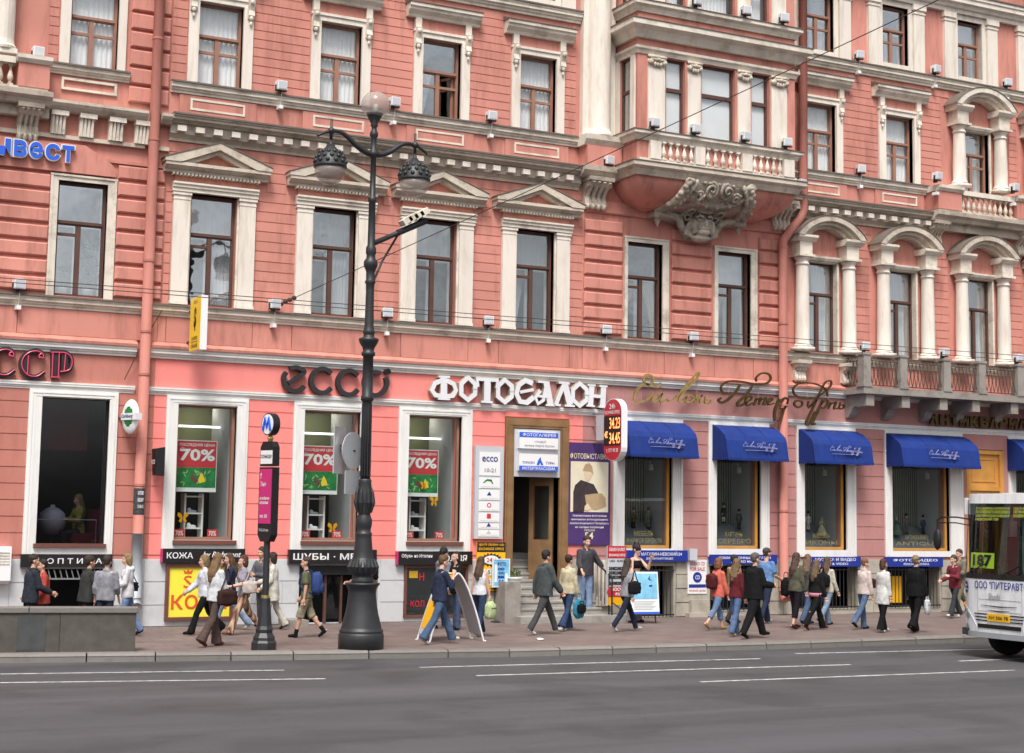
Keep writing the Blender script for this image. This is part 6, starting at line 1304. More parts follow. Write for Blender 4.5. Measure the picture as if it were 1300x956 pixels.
q = MB(); q.lathe([(.094, 3.04), (.088, 4.3), (.09, 4.46), (.118, 4.48), (.118, 4.55), (.10, 4.57), (.095, 5.28), (.125, 5.30), (.125, 5.36), (.10, 5.38), (.11, 5.44), (.16, 5.52), (.185, 5.58), (.185, 5.61), (.10, 5.64), (.10, 5.70), (.115, 5.72), (.10, 5.76), (.085, 5.85), (.075, 6.5), (.08, 6.62), (.105, 6.66), (.08, 6.70), (.08, 6.85), (.09, 6.88), (.125, 6.95), (.13, 7.0), (.125, 7.05), (.085, 7.10), (.08, 7.16), (.095, 7.2), (.095, 7.3), (.07, 7.34), (.062, 8.2), (.08, 8.22), (.08, 8.3), (.055, 8.32), (.05, 9.1), (.10, 9.14), (.11, 9.2), (.06, 9.28), (.05, 9.5), (.075, 9.54), (.08, 9.6), (.05, 9.66), (.045, 9.72), (.075, 9.76), (.06, 9.79), (.14, 9.95), (.16, 10.0), (.11, 10.01)], (0, 0, 0), 20); q.build('shaft', 'iron', r, smooth=True)
for i in range(12):
    a = R(i*30); gq = MB(); gq.tube([(.088*math.cos(a), .088*math.sin(a), 3.1), (.084*math.cos(a), .084*math.sin(a), 4.42)], .011, 5); gq.build('flute', 'iron', r)
glm = bpy.data.materials.new('smoked_glass'); glm.use_nodes = True; n = glm.node_tree.nodes; bs = n['Principled BSDF']; bs.inputs['Base Color'].default_value = (.52, .44, .40, 1); bs.inputs['Roughness'].default_value = .12; bs.inputs['Transmission Weight'].default_value = .0; bs.inputs['Alpha'].default_value = .5; MATS['smoked_glass'] = glm
q = MB(); q.ell((.02, 0, 10.18), (.275, .275, .275), 28, 18); q.build('globe', 'smoked_glass', r, smooth=True); q = MB(); q.lathe([(.03, 10.0), (.05, 10.05), (.05, 10.15), (.03, 10.2)], (.02, 0, 0), 10); q.build('bulb', 'plastic_white', r, smooth=True)
ux, uy = math.cos(R(8)), math.sin(R(8))
for s in (-1, 1):
    pts = [(0, 9.17), (.18, 9.20), (.38, 9.30), (.56, 9.44), (.72, 9.51), (.90, 9.50), (1.05, 9.44), (1.18, 9.36)]; P = cat_rom([(s*u*ux, s*u*uy, z) for u, z in pts], 4); N = len(P); q = MB(); q.tube(P, [.058*(1-.72*i/(N-1))+.008 for i in range(N)], 8); arm = q.build('arm', 'iron', r, smooth=True)
    cx, cy = s*.90*ux, s*.90*uy
    q = MB(); q.lathe([(.03, 9.30), (.03, 9.44), (.065, 9.47), (.07, 9.52), (.04, 9.56), (.022, 9.58), (.022, 9.74), (.0, 9.75)], (cx, cy, 0), 10); q.lathe([(.03, 9.32), (.045, 9.18), (.06, 9.10), (.12, 9.06)], (cx, cy, 0), 12); q.build('hanger', 'iron', r, smooth=True)
    q = MB(); q.lathe([(.045, 9.24), (.10, 9.17), (.16, 9.11), (.225, 9.03), (.27, 8.94), (.295, 8.84), (.305, 8.80), (.305, 8.77), (.27, 8.77)], (cx, cy, 0), 24)
    for k in range(12):
        for zz, rr in ((9.06, .195), (8.97, .25), (8.88, .282)): a = R(k*30+(15 if zz == 8.97 else 0)); q.ell((cx+rr*math.cos(a), cy+rr*math.sin(a), zz), (.045, .045, .05), 6, 4)
    q.build('scaled_cap', 'iron', r, smooth=True); q = MB(); q.lathe([(.285, 8.77), (.28, 8.68), (.25, 8.58), (.20, 8.51), (.13, 8.46), (.05, 8.435), (.0, 8.43)], (cx, cy, 0), 24); q.build('globe', 'smoked_glass', r, smooth=True)
    q = MB(); q.ell((cx, cy, 8.74), (.15, .15, .08), 12, 8); q.build('bulb', 'iron', r, smooth=True)
def lower(z): return z if z < 7.4 else 7.4+(z-7.4)*.935
for ch in r.children:
    for v in ch.data.vertices: v.co.z = lower(v.co.z)
q = MB(); q.tube([(.05, 0, 7.27), (.55, -.05, 7.52), (1.02, -.1, 7.78)], [.05, .045, .04], 8); q.tube([(.06, 0, 6.55), (.22, -.02, 6.95), (.50, -.05, 7.45)], .022, 6); q.tube([(.5, -.05, 7.5), (1.06, -.1, 7.78)], .06, 8); sp = q.build('side_bracket', 'iron', r, (0, 0, .12), smooth=True)
for i in range(4):
    q = MB(); q.box(-.12, .07, -.14, .10, -.02, .09); q.xform(Matrix.Translation((.68+.115*i, -.07, 7.72+.062*i)) @ Matrix.Rotation(R(-38), 4, 'Y')); q.build('floodlight', 'cream', sp)
# back of two traffic signs clamped to the post
q = MB(); q.poly([(.335*math.cos(R(t)), .335*math.sin(R(t))) for t in range(0, 360, 15)], 'y', -.012, .012); q.box(-.25, .25, .012, .03, -.08, -.04); q.box(-.25, .25, .012, .03, .06, .10); sg = thing('round_traffic_sign', 'grey back of a round traffic sign clamped to the street lamp', 'traffic sign', (LX-.26, LY-.02, 3.55), R(33)); q.build('plate', 'alu', sg)
q = MB(); q.tube([(-.3, .05, .08), (.3, .05, .08)], .02, 6); q.build('clamp', 'iron', sg); q = MB(); q.box(-.22, .22, -.012, .012, -.78, -.36); q.build('lower_plate', 'alu', sg)
sg = thing('square_traffic_sign', 'grey back of a rectangular traffic sign left of the street lamp', 'traffic sign', (LX-.55, LY-.10, 3.55), R(46)); q = MB(); q.box(-.26, .26, -.012, .012, -.42, .42); q.build('plate', 'alu', sg); q = MB(); q.tube([(0, .03, .0), (.30, -.18, .0)], .02, 6); q.build('clamp', 'iron', sg)

# ================================================================== metro pylon
r = thing('metro_pylon', 'slim black metro pylon with a round blue M and a magenta advert', 'sign post', (9.08, -5.72, 0), R(-2))
q = MB(); q.lathe([(.23, 0), (.23, .13), (.20, .17), (.20, .22), (.15, .30), (.16, .36), (.135, .42), (.10, .80), (.095, .90), (.07, .92)], (0, 0, 0), 8); q.build('pedestal', 'iron', r)
q = MB(); q.lathe([(.078, .90), (.078, .96)], (0, 0, 0), 12); q.build('brass_ring', 'gold', r); q = MB(); q.lathe([(.06, .95), (.058, 1.95)], (0, 0, 0), 12); q.build('post', 'iron', r)
ad = Matrix.Rotation(R(-70), 4, 'Z')
q = MB(); q.poly([(-.20, 2.02), (-.12, 1.90), (.12, 1.90), (.20, 2.02), (.20, 3.22), (-.20, 3.22)], 'y', -.07, .07); q.poly([(-.19, 3.24), (.19, 3.24), (.19, 3.58), (.12, 3.68), (-.12, 3.68), (-.19, 3.58)], 'y', -.07, .07); q.xform(ad); q.build('housing', 'black_sign', r)
q = MB(); q.box(-.175, .175, -.078, -.07, 2.22, 3.19); q.xform(ad); q.build('magenta_face', 'magenta', r); q = MB(); q.box(-.17, .17, -.078, -.07, 3.28, 3.52); q.xform(ad); q.build('name_plate', 'white_print', r)
t = MB(); text_mb(t, 'ГОСТИНЫЙ ДВОР', -.16, .16, 3.37, 3.46, -.082, .02); t.xform(ad); t.build('lettering', 'black', r); t = MB(); text_mb(t, 'Линии', -.14, .02, 2.88, 2.97, -.082, .0); text_mb(t, 'на любимые', -.15, .13, 2.64, 2.70, -.082, .02); text_mb(t, 'направления', -.15, .10, 2.55, 2.61, -.082, .02); text_mb(t, 'тел. 333', -.14, .08, 2.32, 2.38, -.082, .02); text_mb(t, '!', -.15, -.12, 3.02, 3.12, -.082, .02); text_mb(t, 'ПАССАЖ сеть', -.15, .12, 2.08, 2.13, -.076, .0); t.xform(ad); t.build('lettering', 'white_print', r)
q = MB(); q.lathe([(.035, 3.67), (.06, 3.74), (.03, 3.80)], (0, 0, 0), 10); q.build('neck', 'gold', r)
q = MB(); q.poly([(.185*math.cos(R(t)), 3.99+.20*math.sin(R(t))) for t in range(0, 360, 12)], 'y', -.07, .07); q.xform(ad); q.build('disc_housing', 'black_sign', r, fix=True); q = MB(); q.poly([(.165*math.cos(R(t)), 3.99+.18*math.sin(R(t))) for t in range(0, 360, 12)], 'y', -.076, -.07); q.xform(ad); q.build('disc_face', 'white_print', r)
q = MB(); q.strip([(-.11, 3.88), (-.05, 4.10), (0, 3.93), (.05, 4.10), (.11, 3.88)], .042, -.082, -.107); q.xform(ad); q.build('letter_m', 'blue_letter', r)

# ---- plants behind the left first-floor window, a scrap of paper on the pavement
def leafy(name, label, x, y, z, w, h, n, seed, pot):
    pr = random.Random(seed); q = MB(); q.lathe([(.09, 0), (.12, .16), (.13, .18), (.11, .18)], (0, 0, 0), 12); r = tag(q.build(name, pot, None, (x, y, z), smooth=True), label, 'plant'); q = MB()
    for i in range(n):
        a = pr.uniform(0, 6.28); t = pr.random()**.8; rr = w*math.sin(math.pi*min(1, .15+.8*t))*pr.uniform(.2, 1); c = Vector((rr*math.cos(a), rr*math.sin(a)*.5, .16+h*t)); d = Vector((pr.uniform(-1, 1), pr.uniform(-1, 1), pr.uniform(-.6, .8))).normalized()*pr.uniform(.05, .08); s_ = d.cross(Vector((.3, .2, 1))).normalized()*.028
        q.add([c-d, c+s_, c+d, c-s_], [(0, 1, 2, 3)])
    q.build('foliage', 'foliage', r); q = MB(); q.tube([(0, 0, .15), (.02, 0, .15+h*.8)], .012, 5); q.build('stem', 'wood_frame', r)
leafy('window_plant', 'tall leafy green plant in a pot, right pane of the left first-floor window', 7.0, .30, 6.80, .26, 1.15, 260, 4, 'plastic_white')
leafy('window_plant', 'short spiky plant in a white bowl, left pane of the left first-floor window', 6.46, .30, 6.80, .20, .45, 110, 5, 'plastic_white')
x, y = G(686, 813); q = MB(); q.add([(-.07, -.05, .012), (.06, -.06, .03), (.08, .05, .012), (-.05, .06, .04), (0, 0, .05)], [(0, 1, 4), (1, 2, 4), (2, 3, 4), (3, 0, 4)]); tag(q.build('paper_scrap', 'white_print', None, (x, y, 0)), 'crumpled scrap of white paper on the pavement before the steps', 'litter')

# ================================================================== bus
mat('bus_white', (.80, .82, .84), .3, .02, 1.5, coat=.3, dirt='7d7c78', dirt_amt=.35, dscale=2.2, streak=True); mat('bus_grey', (.33, .35, .37), .4, .05, 2); mat('rubber', (.012, .012, .013), .8, .15, 8); mat('route_yellow', (.95, .92, .12), .5, .05, 4); mat('route_green', (.62, .85, .06), .5, .03, 4)
mat('plate_yellow', (.85, .48, .02), .4, .04, 4); mat('amber', (.9, .30, .02), .3, .03, 4); mat('bus_int', (.04, .045, .05), .8, .2, 2); mat('seat_blue', (.05, .10, .22), .8, .2, 4); mat('teal_glass', (.30, .52, .50), .4, .05, 3)
glass('windscreen', (.72, .80, .79), 1.5, 0, .004, .8)
glass('bus_side_glass', (.22, .25, .25), 1.5, 0, .004, .8)
BXF, BYK, BW = 21.85, -9.38, 2.2
bus = thing('bus', 'white route 187 city bus entering at the right edge', 'bus', (BXF, BYK-BW/2, ZR))
def fx(u, z): return .20*abs(u)**6+max(0, z-1.5)*.075+max(0, .8-z)*.02
def bgrid(u0, u1, z0, z1, nu, nz, off=0.0, hw=BW/2):
    q = MB(); vs = []; fs = []
    for j in range(nz+1):
        z = z0+(z1-z0)*j/nz
        for i in range(nu+1): u = u0+(u1-u0)*i/nu; vs.append((fx(u, z)-off, -u*hw, z))
    for j in range(nz):
        for i in range(nu): a = j*(nu+1)+i; fs.append((a, a+1, a+nu+2, a+nu+1))
    return q.add(vs, fs)
# u = -1 is the kerb side (image left); y = -u * half width is positive towards the kerb
bgrid(-1, 1, .50, 1.53, 24, 8).build('front_panel', 'bus_white', bus, smooth=True)
bgrid(-1, 1, 2.93, 3.12, 24, 3).build('front_dome', 'bus_white', bus, smooth=True)
q = MB(); N = 10; vs = []; fs = []
for j, x in enumerate((.14, .4, 7.4)):
    for i in range(N+1):
        t = -1+2*i/N; vs.append((x+(.16*abs(t)**4 if j == 0 else 0), t*BW/2, 3.02+.12*(1-t*t)+(-.02 if j == 0 else .0)))
for j in range(2):
    for i in range(N): a = j*(N+1)+i; fs.append((a, a+1, a+N+2, a+N+1))
q.add(vs, fs); q.build('roof', 'bus_white', bus, smooth=True)
bgrid(-.97, .97, 1.56, 2.93, 20, 6, -.004).build('windscreen', 'windscreen', bus, smooth=True)
for s in (-1, 1):
    bgrid(s*1.0, s*.90, 1.50, 3.0, 4, 6, .003).build('windscreen_pillar', 'black', bus)
    q = MB(); q.box(.20, 7.4, s*BW/2-.03, s*BW/2+.0, .42, 1.55); q.box(.20, 7.4, s*BW/2-.03, s*BW/2, 2.72, 3.04); q.build('side_panel', 'bus_white', bus)
    for i in range(5): q = MB(); q.box(.42+i*1.4, .42+i*1.4+1.3, s*BW/2-.02, s*BW/2-.012, 1.55, 2.72); q.build('side_window', 'bus_side_glass', bus)
    for i in range(6): q = MB(); q.box(.30+i*1.4, .42+i*1.4, s*BW/2-.03, s*BW/2-.001, 1.55, 2.72); q.build('window_post', 'black', bus)
bgrid(-.96, .96, 1.50, 1.60, 16, 1, .006).build('screen_seal', 'black', bus)
bgrid(-1, 1, .40, .50, 24, 1, .015).build('bumper', 'bus_grey', bus)
q = MB(); q.box(.05, 7.4, -BW/2+.05, BW/2-.05, .42, .55); q.build('floor', 'bus_int', bus); q = MB(); q.box(7.36, 7.4, -BW/2, BW/2, .42, 3.1); q.build('rear_wall', 'bus_white', bus)
q = MB(); q.box(.26, .60, -BW/2+.08, BW/2-.08, 1.0, 1.50); q.poly([(.26, 1.5), (.75, 1.5), (.70, 1.62), (.40, 1.64)], 'y', -.95, -.2); q.build('dashboard', 'rubber', bus)
q = MB(); q.tube([(.72+.05*math.cos(R(t)), -.55+.24*math.cos(R(t)), 1.66+.20*math.sin(R(t))) for t in range(0, 361, 20)], .018, 6); q.build('steering_wheel', 'rubber', bus)
for i in range(4):
    for yy in (-.62, .62):
        q = MB(); q.box(1.4+i*1.3, 1.85+i*1.3, yy-.35, yy+.35, .9, 1.05); q.box(1.78+i*1.3, 1.9+i*1.3, yy-.35, yy+.35, 1.05, 1.75); q.build('seat', 'seat_blue', bus)
q = MB(); q.box(.95, 1.0, -.02, .35, .6, 2.75); q.build('cab_partition', 'teal_glass', bus); q = MB(); q.box(.96, .99, .36, .75, .9, 2.3); q.build('cab_panel', 'bus_int', bus)
def on_front(t, z=1.0, off=.012):  # text drawn facing -y goes onto the front (facing -x)
    t.xform(Matrix.Rotation(R(-90), 4, 'Z')); t.v = [(fx(-v[1]/(BW/2), v[2])-off+v[0], v[1], v[2]) for v in t.v]; return t
# helper coordinates: s across the front from the kerb side edge (0) to the street side (BW)
def S(s): return s-BW/2
t = MB(); text_mb(t, 'ООО "ПИТЕРАВТО"', S(.46), S(1.88), 1.32, 1.46, 0, .015); on_front(t).build('lettering', 'blue_sign', bus)
t = MB(); text_mb(t, 'Shuchi', S(.82), S(1.13), 1.12, 1.24, 0, .03, .1); on_front(t).build('badge', 'bus_grey', bus)
q = MB(); q.box(S(.27), S(.92), -.001, .001, 1.70, 1.99); on_front(q, off=-.03).build('route_card', 'route_green', bus)
t = MB(); text_mb(t, '187', S(.35), S(.86), 1.74, 1.96, 0, .04); on_front(t, off=-.022).build('route_number', 'black', bus)
for (a, c) in ((.36, 1.30), (1.36, 2.02)):
    q = MB(); q.box(S(a), S(c), -.001, .001, 2.60, 2.88); on_front(q, off=-.03).build('destination_card', 'black', bus)
t = MB()
for i, (s_, a, c) in enumerate((('СТ.М.ДЫБЕНКО КОЛЛОНТАЙ', .38, 1.28), ('ПЛ.АЛ.НЕВСКОГО МОСК.ВОКЗАЛ', .38, 1.28), ('НОВОЧЕРКАССКАЯ ЗАНЕВСКИЙ', .38, 1.28), ('НЕВСКИЙ ПР', .38, 1.0), ('ГОСТИНЫЙ ДВОР', 1.38, 2.0), ('ПЕТРОГРАДСКАЯ', 1.38, 2.0), ('КАМЕННООСТРОВ.', 1.38, 2.0))):
    k_ = i if i < 4 else i-4; text_mb(t, s_, S(a), S(c), 2.808-.068*k_, 2.868-.068*k_, 0, .035)
on_front(t, off=-.022).build('destination_text', 'route_yellow', bus)
# crest, lamps, grille, plate
q = MB(); q.poly([(S(.16)+.085*math.cos(R(t_)), 1.33+.115*math.sin(R(t_))) for t_ in range(0, 360, 18)], 'y', -.002, .001); on_front(q).build('crest', 'blue_sign', bus)
q = MB(); q.strip([(S(.09), 1.30), (S(.14), 1.37), (S(.23), 1.36)], [.02, .035, .01], -.003, .0); q.strip([(S(.10), 1.26), (S(.16), 1.30), (S(.24), 1.28)], [.01, .025, .01], -.003, .0); on_front(q, off=.016).build('crest_swoosh', 'bus_white', bus)
for m_ in (0, 1):
    f_ = (lambda s: S(s)) if m_ == 0 else (lambda s: -S(s))
    q = MB(); q.poly([(f_(.02), 1.02), (f_(.10), 1.0), (f_(.30), .84), (f_(.50), .60), (f_(.50), .52), (f_(.10), .50), (f_(.04), .60)], 'y', -.004, .0); on_front(q, off=.010).build('lamp_panel', 'bus_white', bus)
    for (s_, z, r_) in ((.10, .90, .06), (.22, .80, .062), (.20, .585, .058)):
        q = MB(); c = f_(s_); q.poly([(c+r_*math.cos(R(t_)), z+r_*math.sin(R(t_))) for t_ in range(0, 360, 20)], 'y', -.006, .0); on_front(q, off=.016).build('lamp_bezel', 'bus_grey', bus)
        q = MB(); q.poly([(c+r_*.72*math.cos(R(t_)), z+r_*.72*math.sin(R(t_))) for t_ in range(0, 360, 20)], 'y', -.004, .0); on_front(q, off=.024).build('headlight', 'steel', bus)
    q = MB(); c = f_(-.005); q.ell((fx(1, 1)-.0, -c, .98), (.05, .035, .06), 10, 8); q.build('indicator', 'amber', bus)
for i, (z, a, c, h_) in enumerate(((.845, .44, 1.72, .022), (.785, .46, 1.70, .022), (.725, .48, 1.68, .022), (.62, .52, 1.64, .075))): q = MB(); q.box(S(a), S(c), -.003, .0, z-h_/2, z+h_/2); on_front(q).build('grille_slot', 'black', bus)
for z, a, c in ((1.01, .62, 1.54), (.925, .8, 1.36)): q = MB(); q.strip([(S(a), z+.0), (S((a+c)/2), z-.015), (S(c), z)], [.008, .022, .008], -.002, .001); on_front(q).build('grille_slot', 'black', bus)
q = MB(); q.box(S(.79), S(1.37), -.012, .0, .72, .86); on_front(q).build('number_plate', 'plate_yellow', bus); t = MB(); text_mb(t, 'АН 506 78', S(.83), S(1.33), .755, .825, 0, .015); on_front(t, off=.028).build('plate_number', 'black', bus)
for s in (-1, 1):
    q = MB(); yk = s*BW/2
    if s > 0: pts = [(.34, yk-.04, 2.62), (.10, yk+.10, 2.66), (.0, yk+.42, 2.66), (-.02, yk+.52, 2.60), (-.02, yk+.53, 2.4)]; pts2 = [(.34, yk-.04, 2.50), (.10, yk+.12, 2.55), (.0, yk+.50, 2.55)]
    else: pts = [(.12, yk+.02, 2.62), (.02, yk-.16, 2.6), (.0, yk-.2, 2.4)]; pts2 = [(.12, yk+.02, 2.4), (.02, yk-.18, 2.4)]
    q.tube(pts, .018, 6); q.tube(pts2, .014, 6); q.build('mirror_arm', 'black', bus)
    q = MB(); c = (pts[-1][0], pts[-1][1], 2.22); q.ell(c, (.06, .10, .21), 12, 10); q.build('mirror', 'black', bus, smooth=True)
for a in (1.0, 1.9): q = MB(); q.tube([(fx(0, 1.58)-.03, S(a), 1.60), (fx(0, 2.3)-.03, S(a)-.45, 1.80)], .010, 5); q.build('wiper', 'black', bus)
for (x, s) in ((1.12, -1), (1.12, 1), (5.3, -1), (5.3, 1)):
    w = MB(); yk = s*(BW/2-.04); pr = [(.22, -.11), (.40, -.13), (.455, -.11), (.47, -.05), (.47, .05), (.455, .11), (.40, .13), (.22, .11)]
    w.lathe(pr, (0, 0, 0), 24); w.xform(Matrix.Translation((x, yk-s*.13, .47)) @ Matrix.Rotation(R(90), 4, 'X')); wh = w.build('wheel', 'rubber', bus, smooth=True)
    w = MB(); w.lathe([(.0, .07), (.10, .10), (.12, .07), (.24, .06), (.24, -.06), (.0, -.06)], (0, 0, 0), 18); w.xform(Matrix.Translation((x, yk-s*.13, .47)) @ Matrix.Rotation(R(90 if s < 0 else -90), 4, 'X')); w.build('rim', 'bus_grey', wh)

for z in (1.12, .90): q = MB(); q.box(S(.55), S(BW-.55), -.002, .001, z, z+.006); on_front(q, off=.006).build('panel_seam', 'bus_grey', bus)
for a in (.53, BW-.54): q = MB(); q.box(S(a), S(a)+.006, -.002, .001, .52, 1.48); on_front(q, off=.006).build('panel_seam', 'bus_grey', bus)

# ================================================================== people
def skinmat(n, c): return mat(n, c, .55, .06, 12, .05, 60, spec=.35)
skinmat('skin_a', (.56, .33, .235)); skinmat('skin_b', (.62, .38, .28)); skinmat('skin_c', (.46, .26, .175))
mat('eye_dark', (.03, .02, .018), .3, .0, 5); mat('lips', (.42, .14, .12), .5, .05, 20)
FAB = {}
def fabric(hexc, var=.14, stripes=None):
    k = (hexc, stripes)
    if k in FAB: return FAB[k]
    c0 = lin(hexc); gm = sum(c0)/3; c0 = [(v*.86+gm*.14)*.80 for v in c0]
    m = mat('fabric_'+hexc+('_s' if stripes else ''), c0, .85, var*1.7, 11, .5, 40, spec=.2)
    if stripes:
        n = m.node_tree.nodes; l = m.node_tree.links.new; tcn = n.new('ShaderNodeTexCoord'); w = n.new('ShaderNodeTexWave'); w.bands_direction = 'DIAGONAL'; w.inputs['Scale'].default_value = 7; w.inputs['Distortion'].default_value = 1.0; w.inputs['Detail'].default_value = 0
        mp = n.new('ShaderNodeMapping'); mp.inputs['Scale'].default_value = (1, 1, .06); l(tcn.outputs['Object'], mp.inputs[0]); l(mp.outputs[0], w.inputs['Vector'])
        mx = n.new('ShaderNodeMix'); mx.data_type = 'RGBA'; b = n['Principled BSDF']; src = b.inputs['Base Color'].links[0].from_socket; l(w.outputs[1], mx.inputs[0]); l(src, mx.inputs[6]); mx.inputs[7].default_value = (*lin(stripes), 1); l(mx.outputs[2], b.inputs['Base Color'])
    FAB[k] = m; return m
HAIR = {}
def hairmat(hexc):
    if hexc not in HAIR: HAIR[hexc] = mat('hair_'+hexc, [v*.62 for v in lin(hexc)], .5, .4, 30, .8, 90, spec=.5)
    return HAIR[hexc]
def cap(mb, p0, p1, r0, r1, n=10):
    p0 = Vector(p0); p1 = Vector(p1); d = (p1-p0); Ld = d.length
    if Ld < 1e-5: return mb.ell(p0, (r0, r0, r0), n, 8)
    d /= Ld; pts = []; rs = []
    for a in (80, 60, 35, 10): pts.append(p0-d*r0*math.sin(R(a))); rs.append(r0*math.cos(R(a)))
    pts += [p0+(p1-p0)*.33, p0+(p1-p0)*.67]; rs += [r0+(r1-r0)*.33, r0+(r1-r0)*.67]
    for a in (10, 35, 60, 80): pts.append(p1+d*r1*math.sin(R(a))); rs.append(r1*math.cos(R(a)))
    return mb.tube(pts, rs, n)
JOBS = []
def job(name, parent, mb, mats, voxel, smooth=3, wr=0.0, post=None, deci=None, seed=0): JOBS.append((name, parent, mb, mats, voxel, smooth, wr, post, deci, seed))
def run_jobs():
    tmp = []
    for (name, parent, mb, mats, voxel, sm, wr, post, deci, seed) in JOBS:
        me = bpy.data.meshes.new('raw'); me.from_pydata(mb.v, [], mb.f); o = bpy.data.objects.new('raw', me); COL.objects.link(o)
        m = o.modifiers.new('r', 'REMESH'); m.mode = 'VOXEL'; m.voxel_size = voxel
        if sm: s = o.modifiers.new('s', 'SMOOTH'); s.iterations = sm; s.factor = .5
        if deci: d = o.modifiers.new('d', 'DECIMATE'); d.ratio = deci
        tmp.append(o)
    dg = bpy.context.evaluated_depsgraph_get(); dg.update()
    for o, (name, parent, mb, mats, voxel, sm, wr, post, deci, seed) in zip(tmp, JOBS):
        me = bpy.data.meshes.new_from_object(o.evaluated_get(dg)); me.name = name; me.materials.clear()
        for mm in mats: me.materials.append(M(mm))
        nv = len(me.vertices); co = np.empty(nv*3); me.vertices.foreach_get('co', co); co = co.reshape(-1, 3)
        if wr:
            no = np.empty(nv*3); me.vertices.foreach_get('normal', no); no = no.reshape(-1, 3); g = np.random.default_rng(seed); dsp = np.zeros(nv)
            wp = co+.03*np.sin(co[:, [1, 2, 0]]*9+g.uniform(0, 6, 3))
            for _ in range(7):
                k = g.normal(size=3)*np.array([13, 13, 9]); dsp += np.sin(wp @ k+g.uniform(0, 6.28))
            for _ in range(8):
                k = g.normal(size=3)*np.array([30, 30, 22]); dsp += .55*np.abs(np.sin(wp @ k+g.uniform(0, 6.28)))-.35
            for _ in range(5):
                k = g.normal(size=3); k = k/np.linalg.norm(k)*g.uniform(28, 46); k[2] *= .7; dsp += 1.1*(1-np.abs(np.sin(wp @ k+g.uniform(0, 6.28))))**3-.25
            dsp = dsp/3.2; co = co+no*(dsp*wr)[:, None]; me.vertices.foreach_set('co', co.reshape(-1))
        me.polygons.foreach_set('use_smooth', [True]*len(me.polygons))
        if post: post(me)
        me.update(); link(name, me, parent)
    for o in tmp: m = o.data; bpy.data.objects.remove(o); bpy.data.meshes.remove(m)
    JOBS.clear()
def rotm(axis, a): return Matrix.Rotation(a, 3, axis)
PEOPLE = []
def person(x, y, z, Ht, heading, label, legs=(24, 6, -20, 22), arms=(-18, 15, 22, 25), out=(8, 8), lean=3, female=False, skin='skin_a', hair=('short', '2a1d16'), top=('shirt', '444444', 'long', .0), bottom=('long', '223355', .062), shoes='222222', headyaw=0, headpitch=0, group=None, build=1.0, seed=0, sit=False, stripes=None, extra=None, cat='person', name='person', fist=True, sock=None, voxel=.0105):
    k = Ht/1.755; sd = seed or (len(PEOPLE)+1)
    root = thing(name, label, cat, (x, y, z), R(heading), group)
    hipw = .095 if female else .09; shw = .150 if female else .176; bl = build
    TH, SH, AN = .425, .41, .075
    lg = []
    for s, (ha, kf) in ((1, legs[:2]), (-1, legs[2:4])):
        a = R(ha); b_ = R(ha-kf); hip = Vector((0, s*hipw, 0)); kn = hip+Vector((math.sin(a), s*.005, -math.cos(a)))*TH; an = kn+Vector((math.sin(b_), 0, -math.cos(b_)))*SH
        fp = R(max(-8, min(60, -(ha-kf)*1.0)))*(.9 if (ha-kf) < 0 else .55)          # foot pitch: toe down when the leg trails
        fd = Vector((math.cos(fp), 0, -math.sin(fp))); dn = Vector((-math.sin(fp), 0, -math.cos(fp)))
        heel = an+dn*AN*.80-fd*.05; toe = an+dn*AN*.80+fd*.165
        lg.append((s, hip, kn, an, heel, toe, fd, dn))
    zmin = min(min(l[4].z, l[5].z) for l in lg)-.022
    if sit: zmin = -.5
    UPM = rotm('Y', R(lean))
    def U(p): return UPM @ Vector(p)
    sc = Matrix.Diagonal((k, k, k, 1)) @ Matrix.Translation((0, 0, -zmin))
    def done(mb): mb.xform(sc); return mb
    ar = []
    for s, sw, ef, ou in ((1, arms[0], arms[1], out[0]), (-1, arms[2], arms[3], out[1])):
        sh = U((0, s*shw, .475)); a = R(sw); o_ = R(ou); d1 = Vector((math.sin(a)*math.cos(o_), s*math.sin(o_), -math.cos(a)*math.cos(o_))); el = sh+d1*.275
        a2 = R(sw+ef); inn = R(ou-ef*.22); d2 = Vector((math.sin(a2)*math.cos(inn), s*math.sin(inn), -math.cos(a2)*math.cos(inn))); wr_ = el+d2*.245; ar.append((s, sh, el, wr_, d2))
    # ---- body, one continuous skin
    b = MB()
    b.ell(U((0, 0, .03)), (.105*bl, .155*bl, .13), 14, 10); b.ell(U((0, 0, .20)), (.09*bl, .13*bl, .15), 14, 10); b.ell(U((0.005, 0, .37)), (.105*bl, .155*bl, .16), 14, 10); cap(b, U((-.01, -.12, .475)), U((-.01, .12, .475)), .058, .058)
    cap(b, U((-.01, 0, .50)), U((.012, 0, .62)), .056, .05)
    HB = U((.012, 0, .60)); HM = rotm('Z', R(headyaw)) @ rotm('Y', R(headpitch))
    def Hd(p): return HB+HM @ Vector(p)
    b.ell(Hd((-.008, 0, .145)), (.098, .076, .092), 16, 12, rot=HM); b.ell(Hd((.028, 0, .085)), (.066, .060, .080), 14, 10, rot=HM); b.ell(Hd((.042, 0, .028)), (.045, .042, .030), 12, 8, rot=HM)
    cap(b, Hd((.088, 0, .105)), Hd((.106, 0, .072)), .010, .014, 8); b.ell(Hd((.088, 0, .042)), (.014, .024, .010), 10, 6, rot=HM); b.ell(Hd((.083, 0, .132)), (.014, .052, .010), 10, 6, rot=HM)
    for s in (-1, 1): b.ell(Hd((-.004, s*.078, .092)), (.020, .011, .031), 8, 6, rot=HM); b.ell(Hd((.070, s*.035, .072)), (.022, .02, .02), 8, 6, rot=HM)
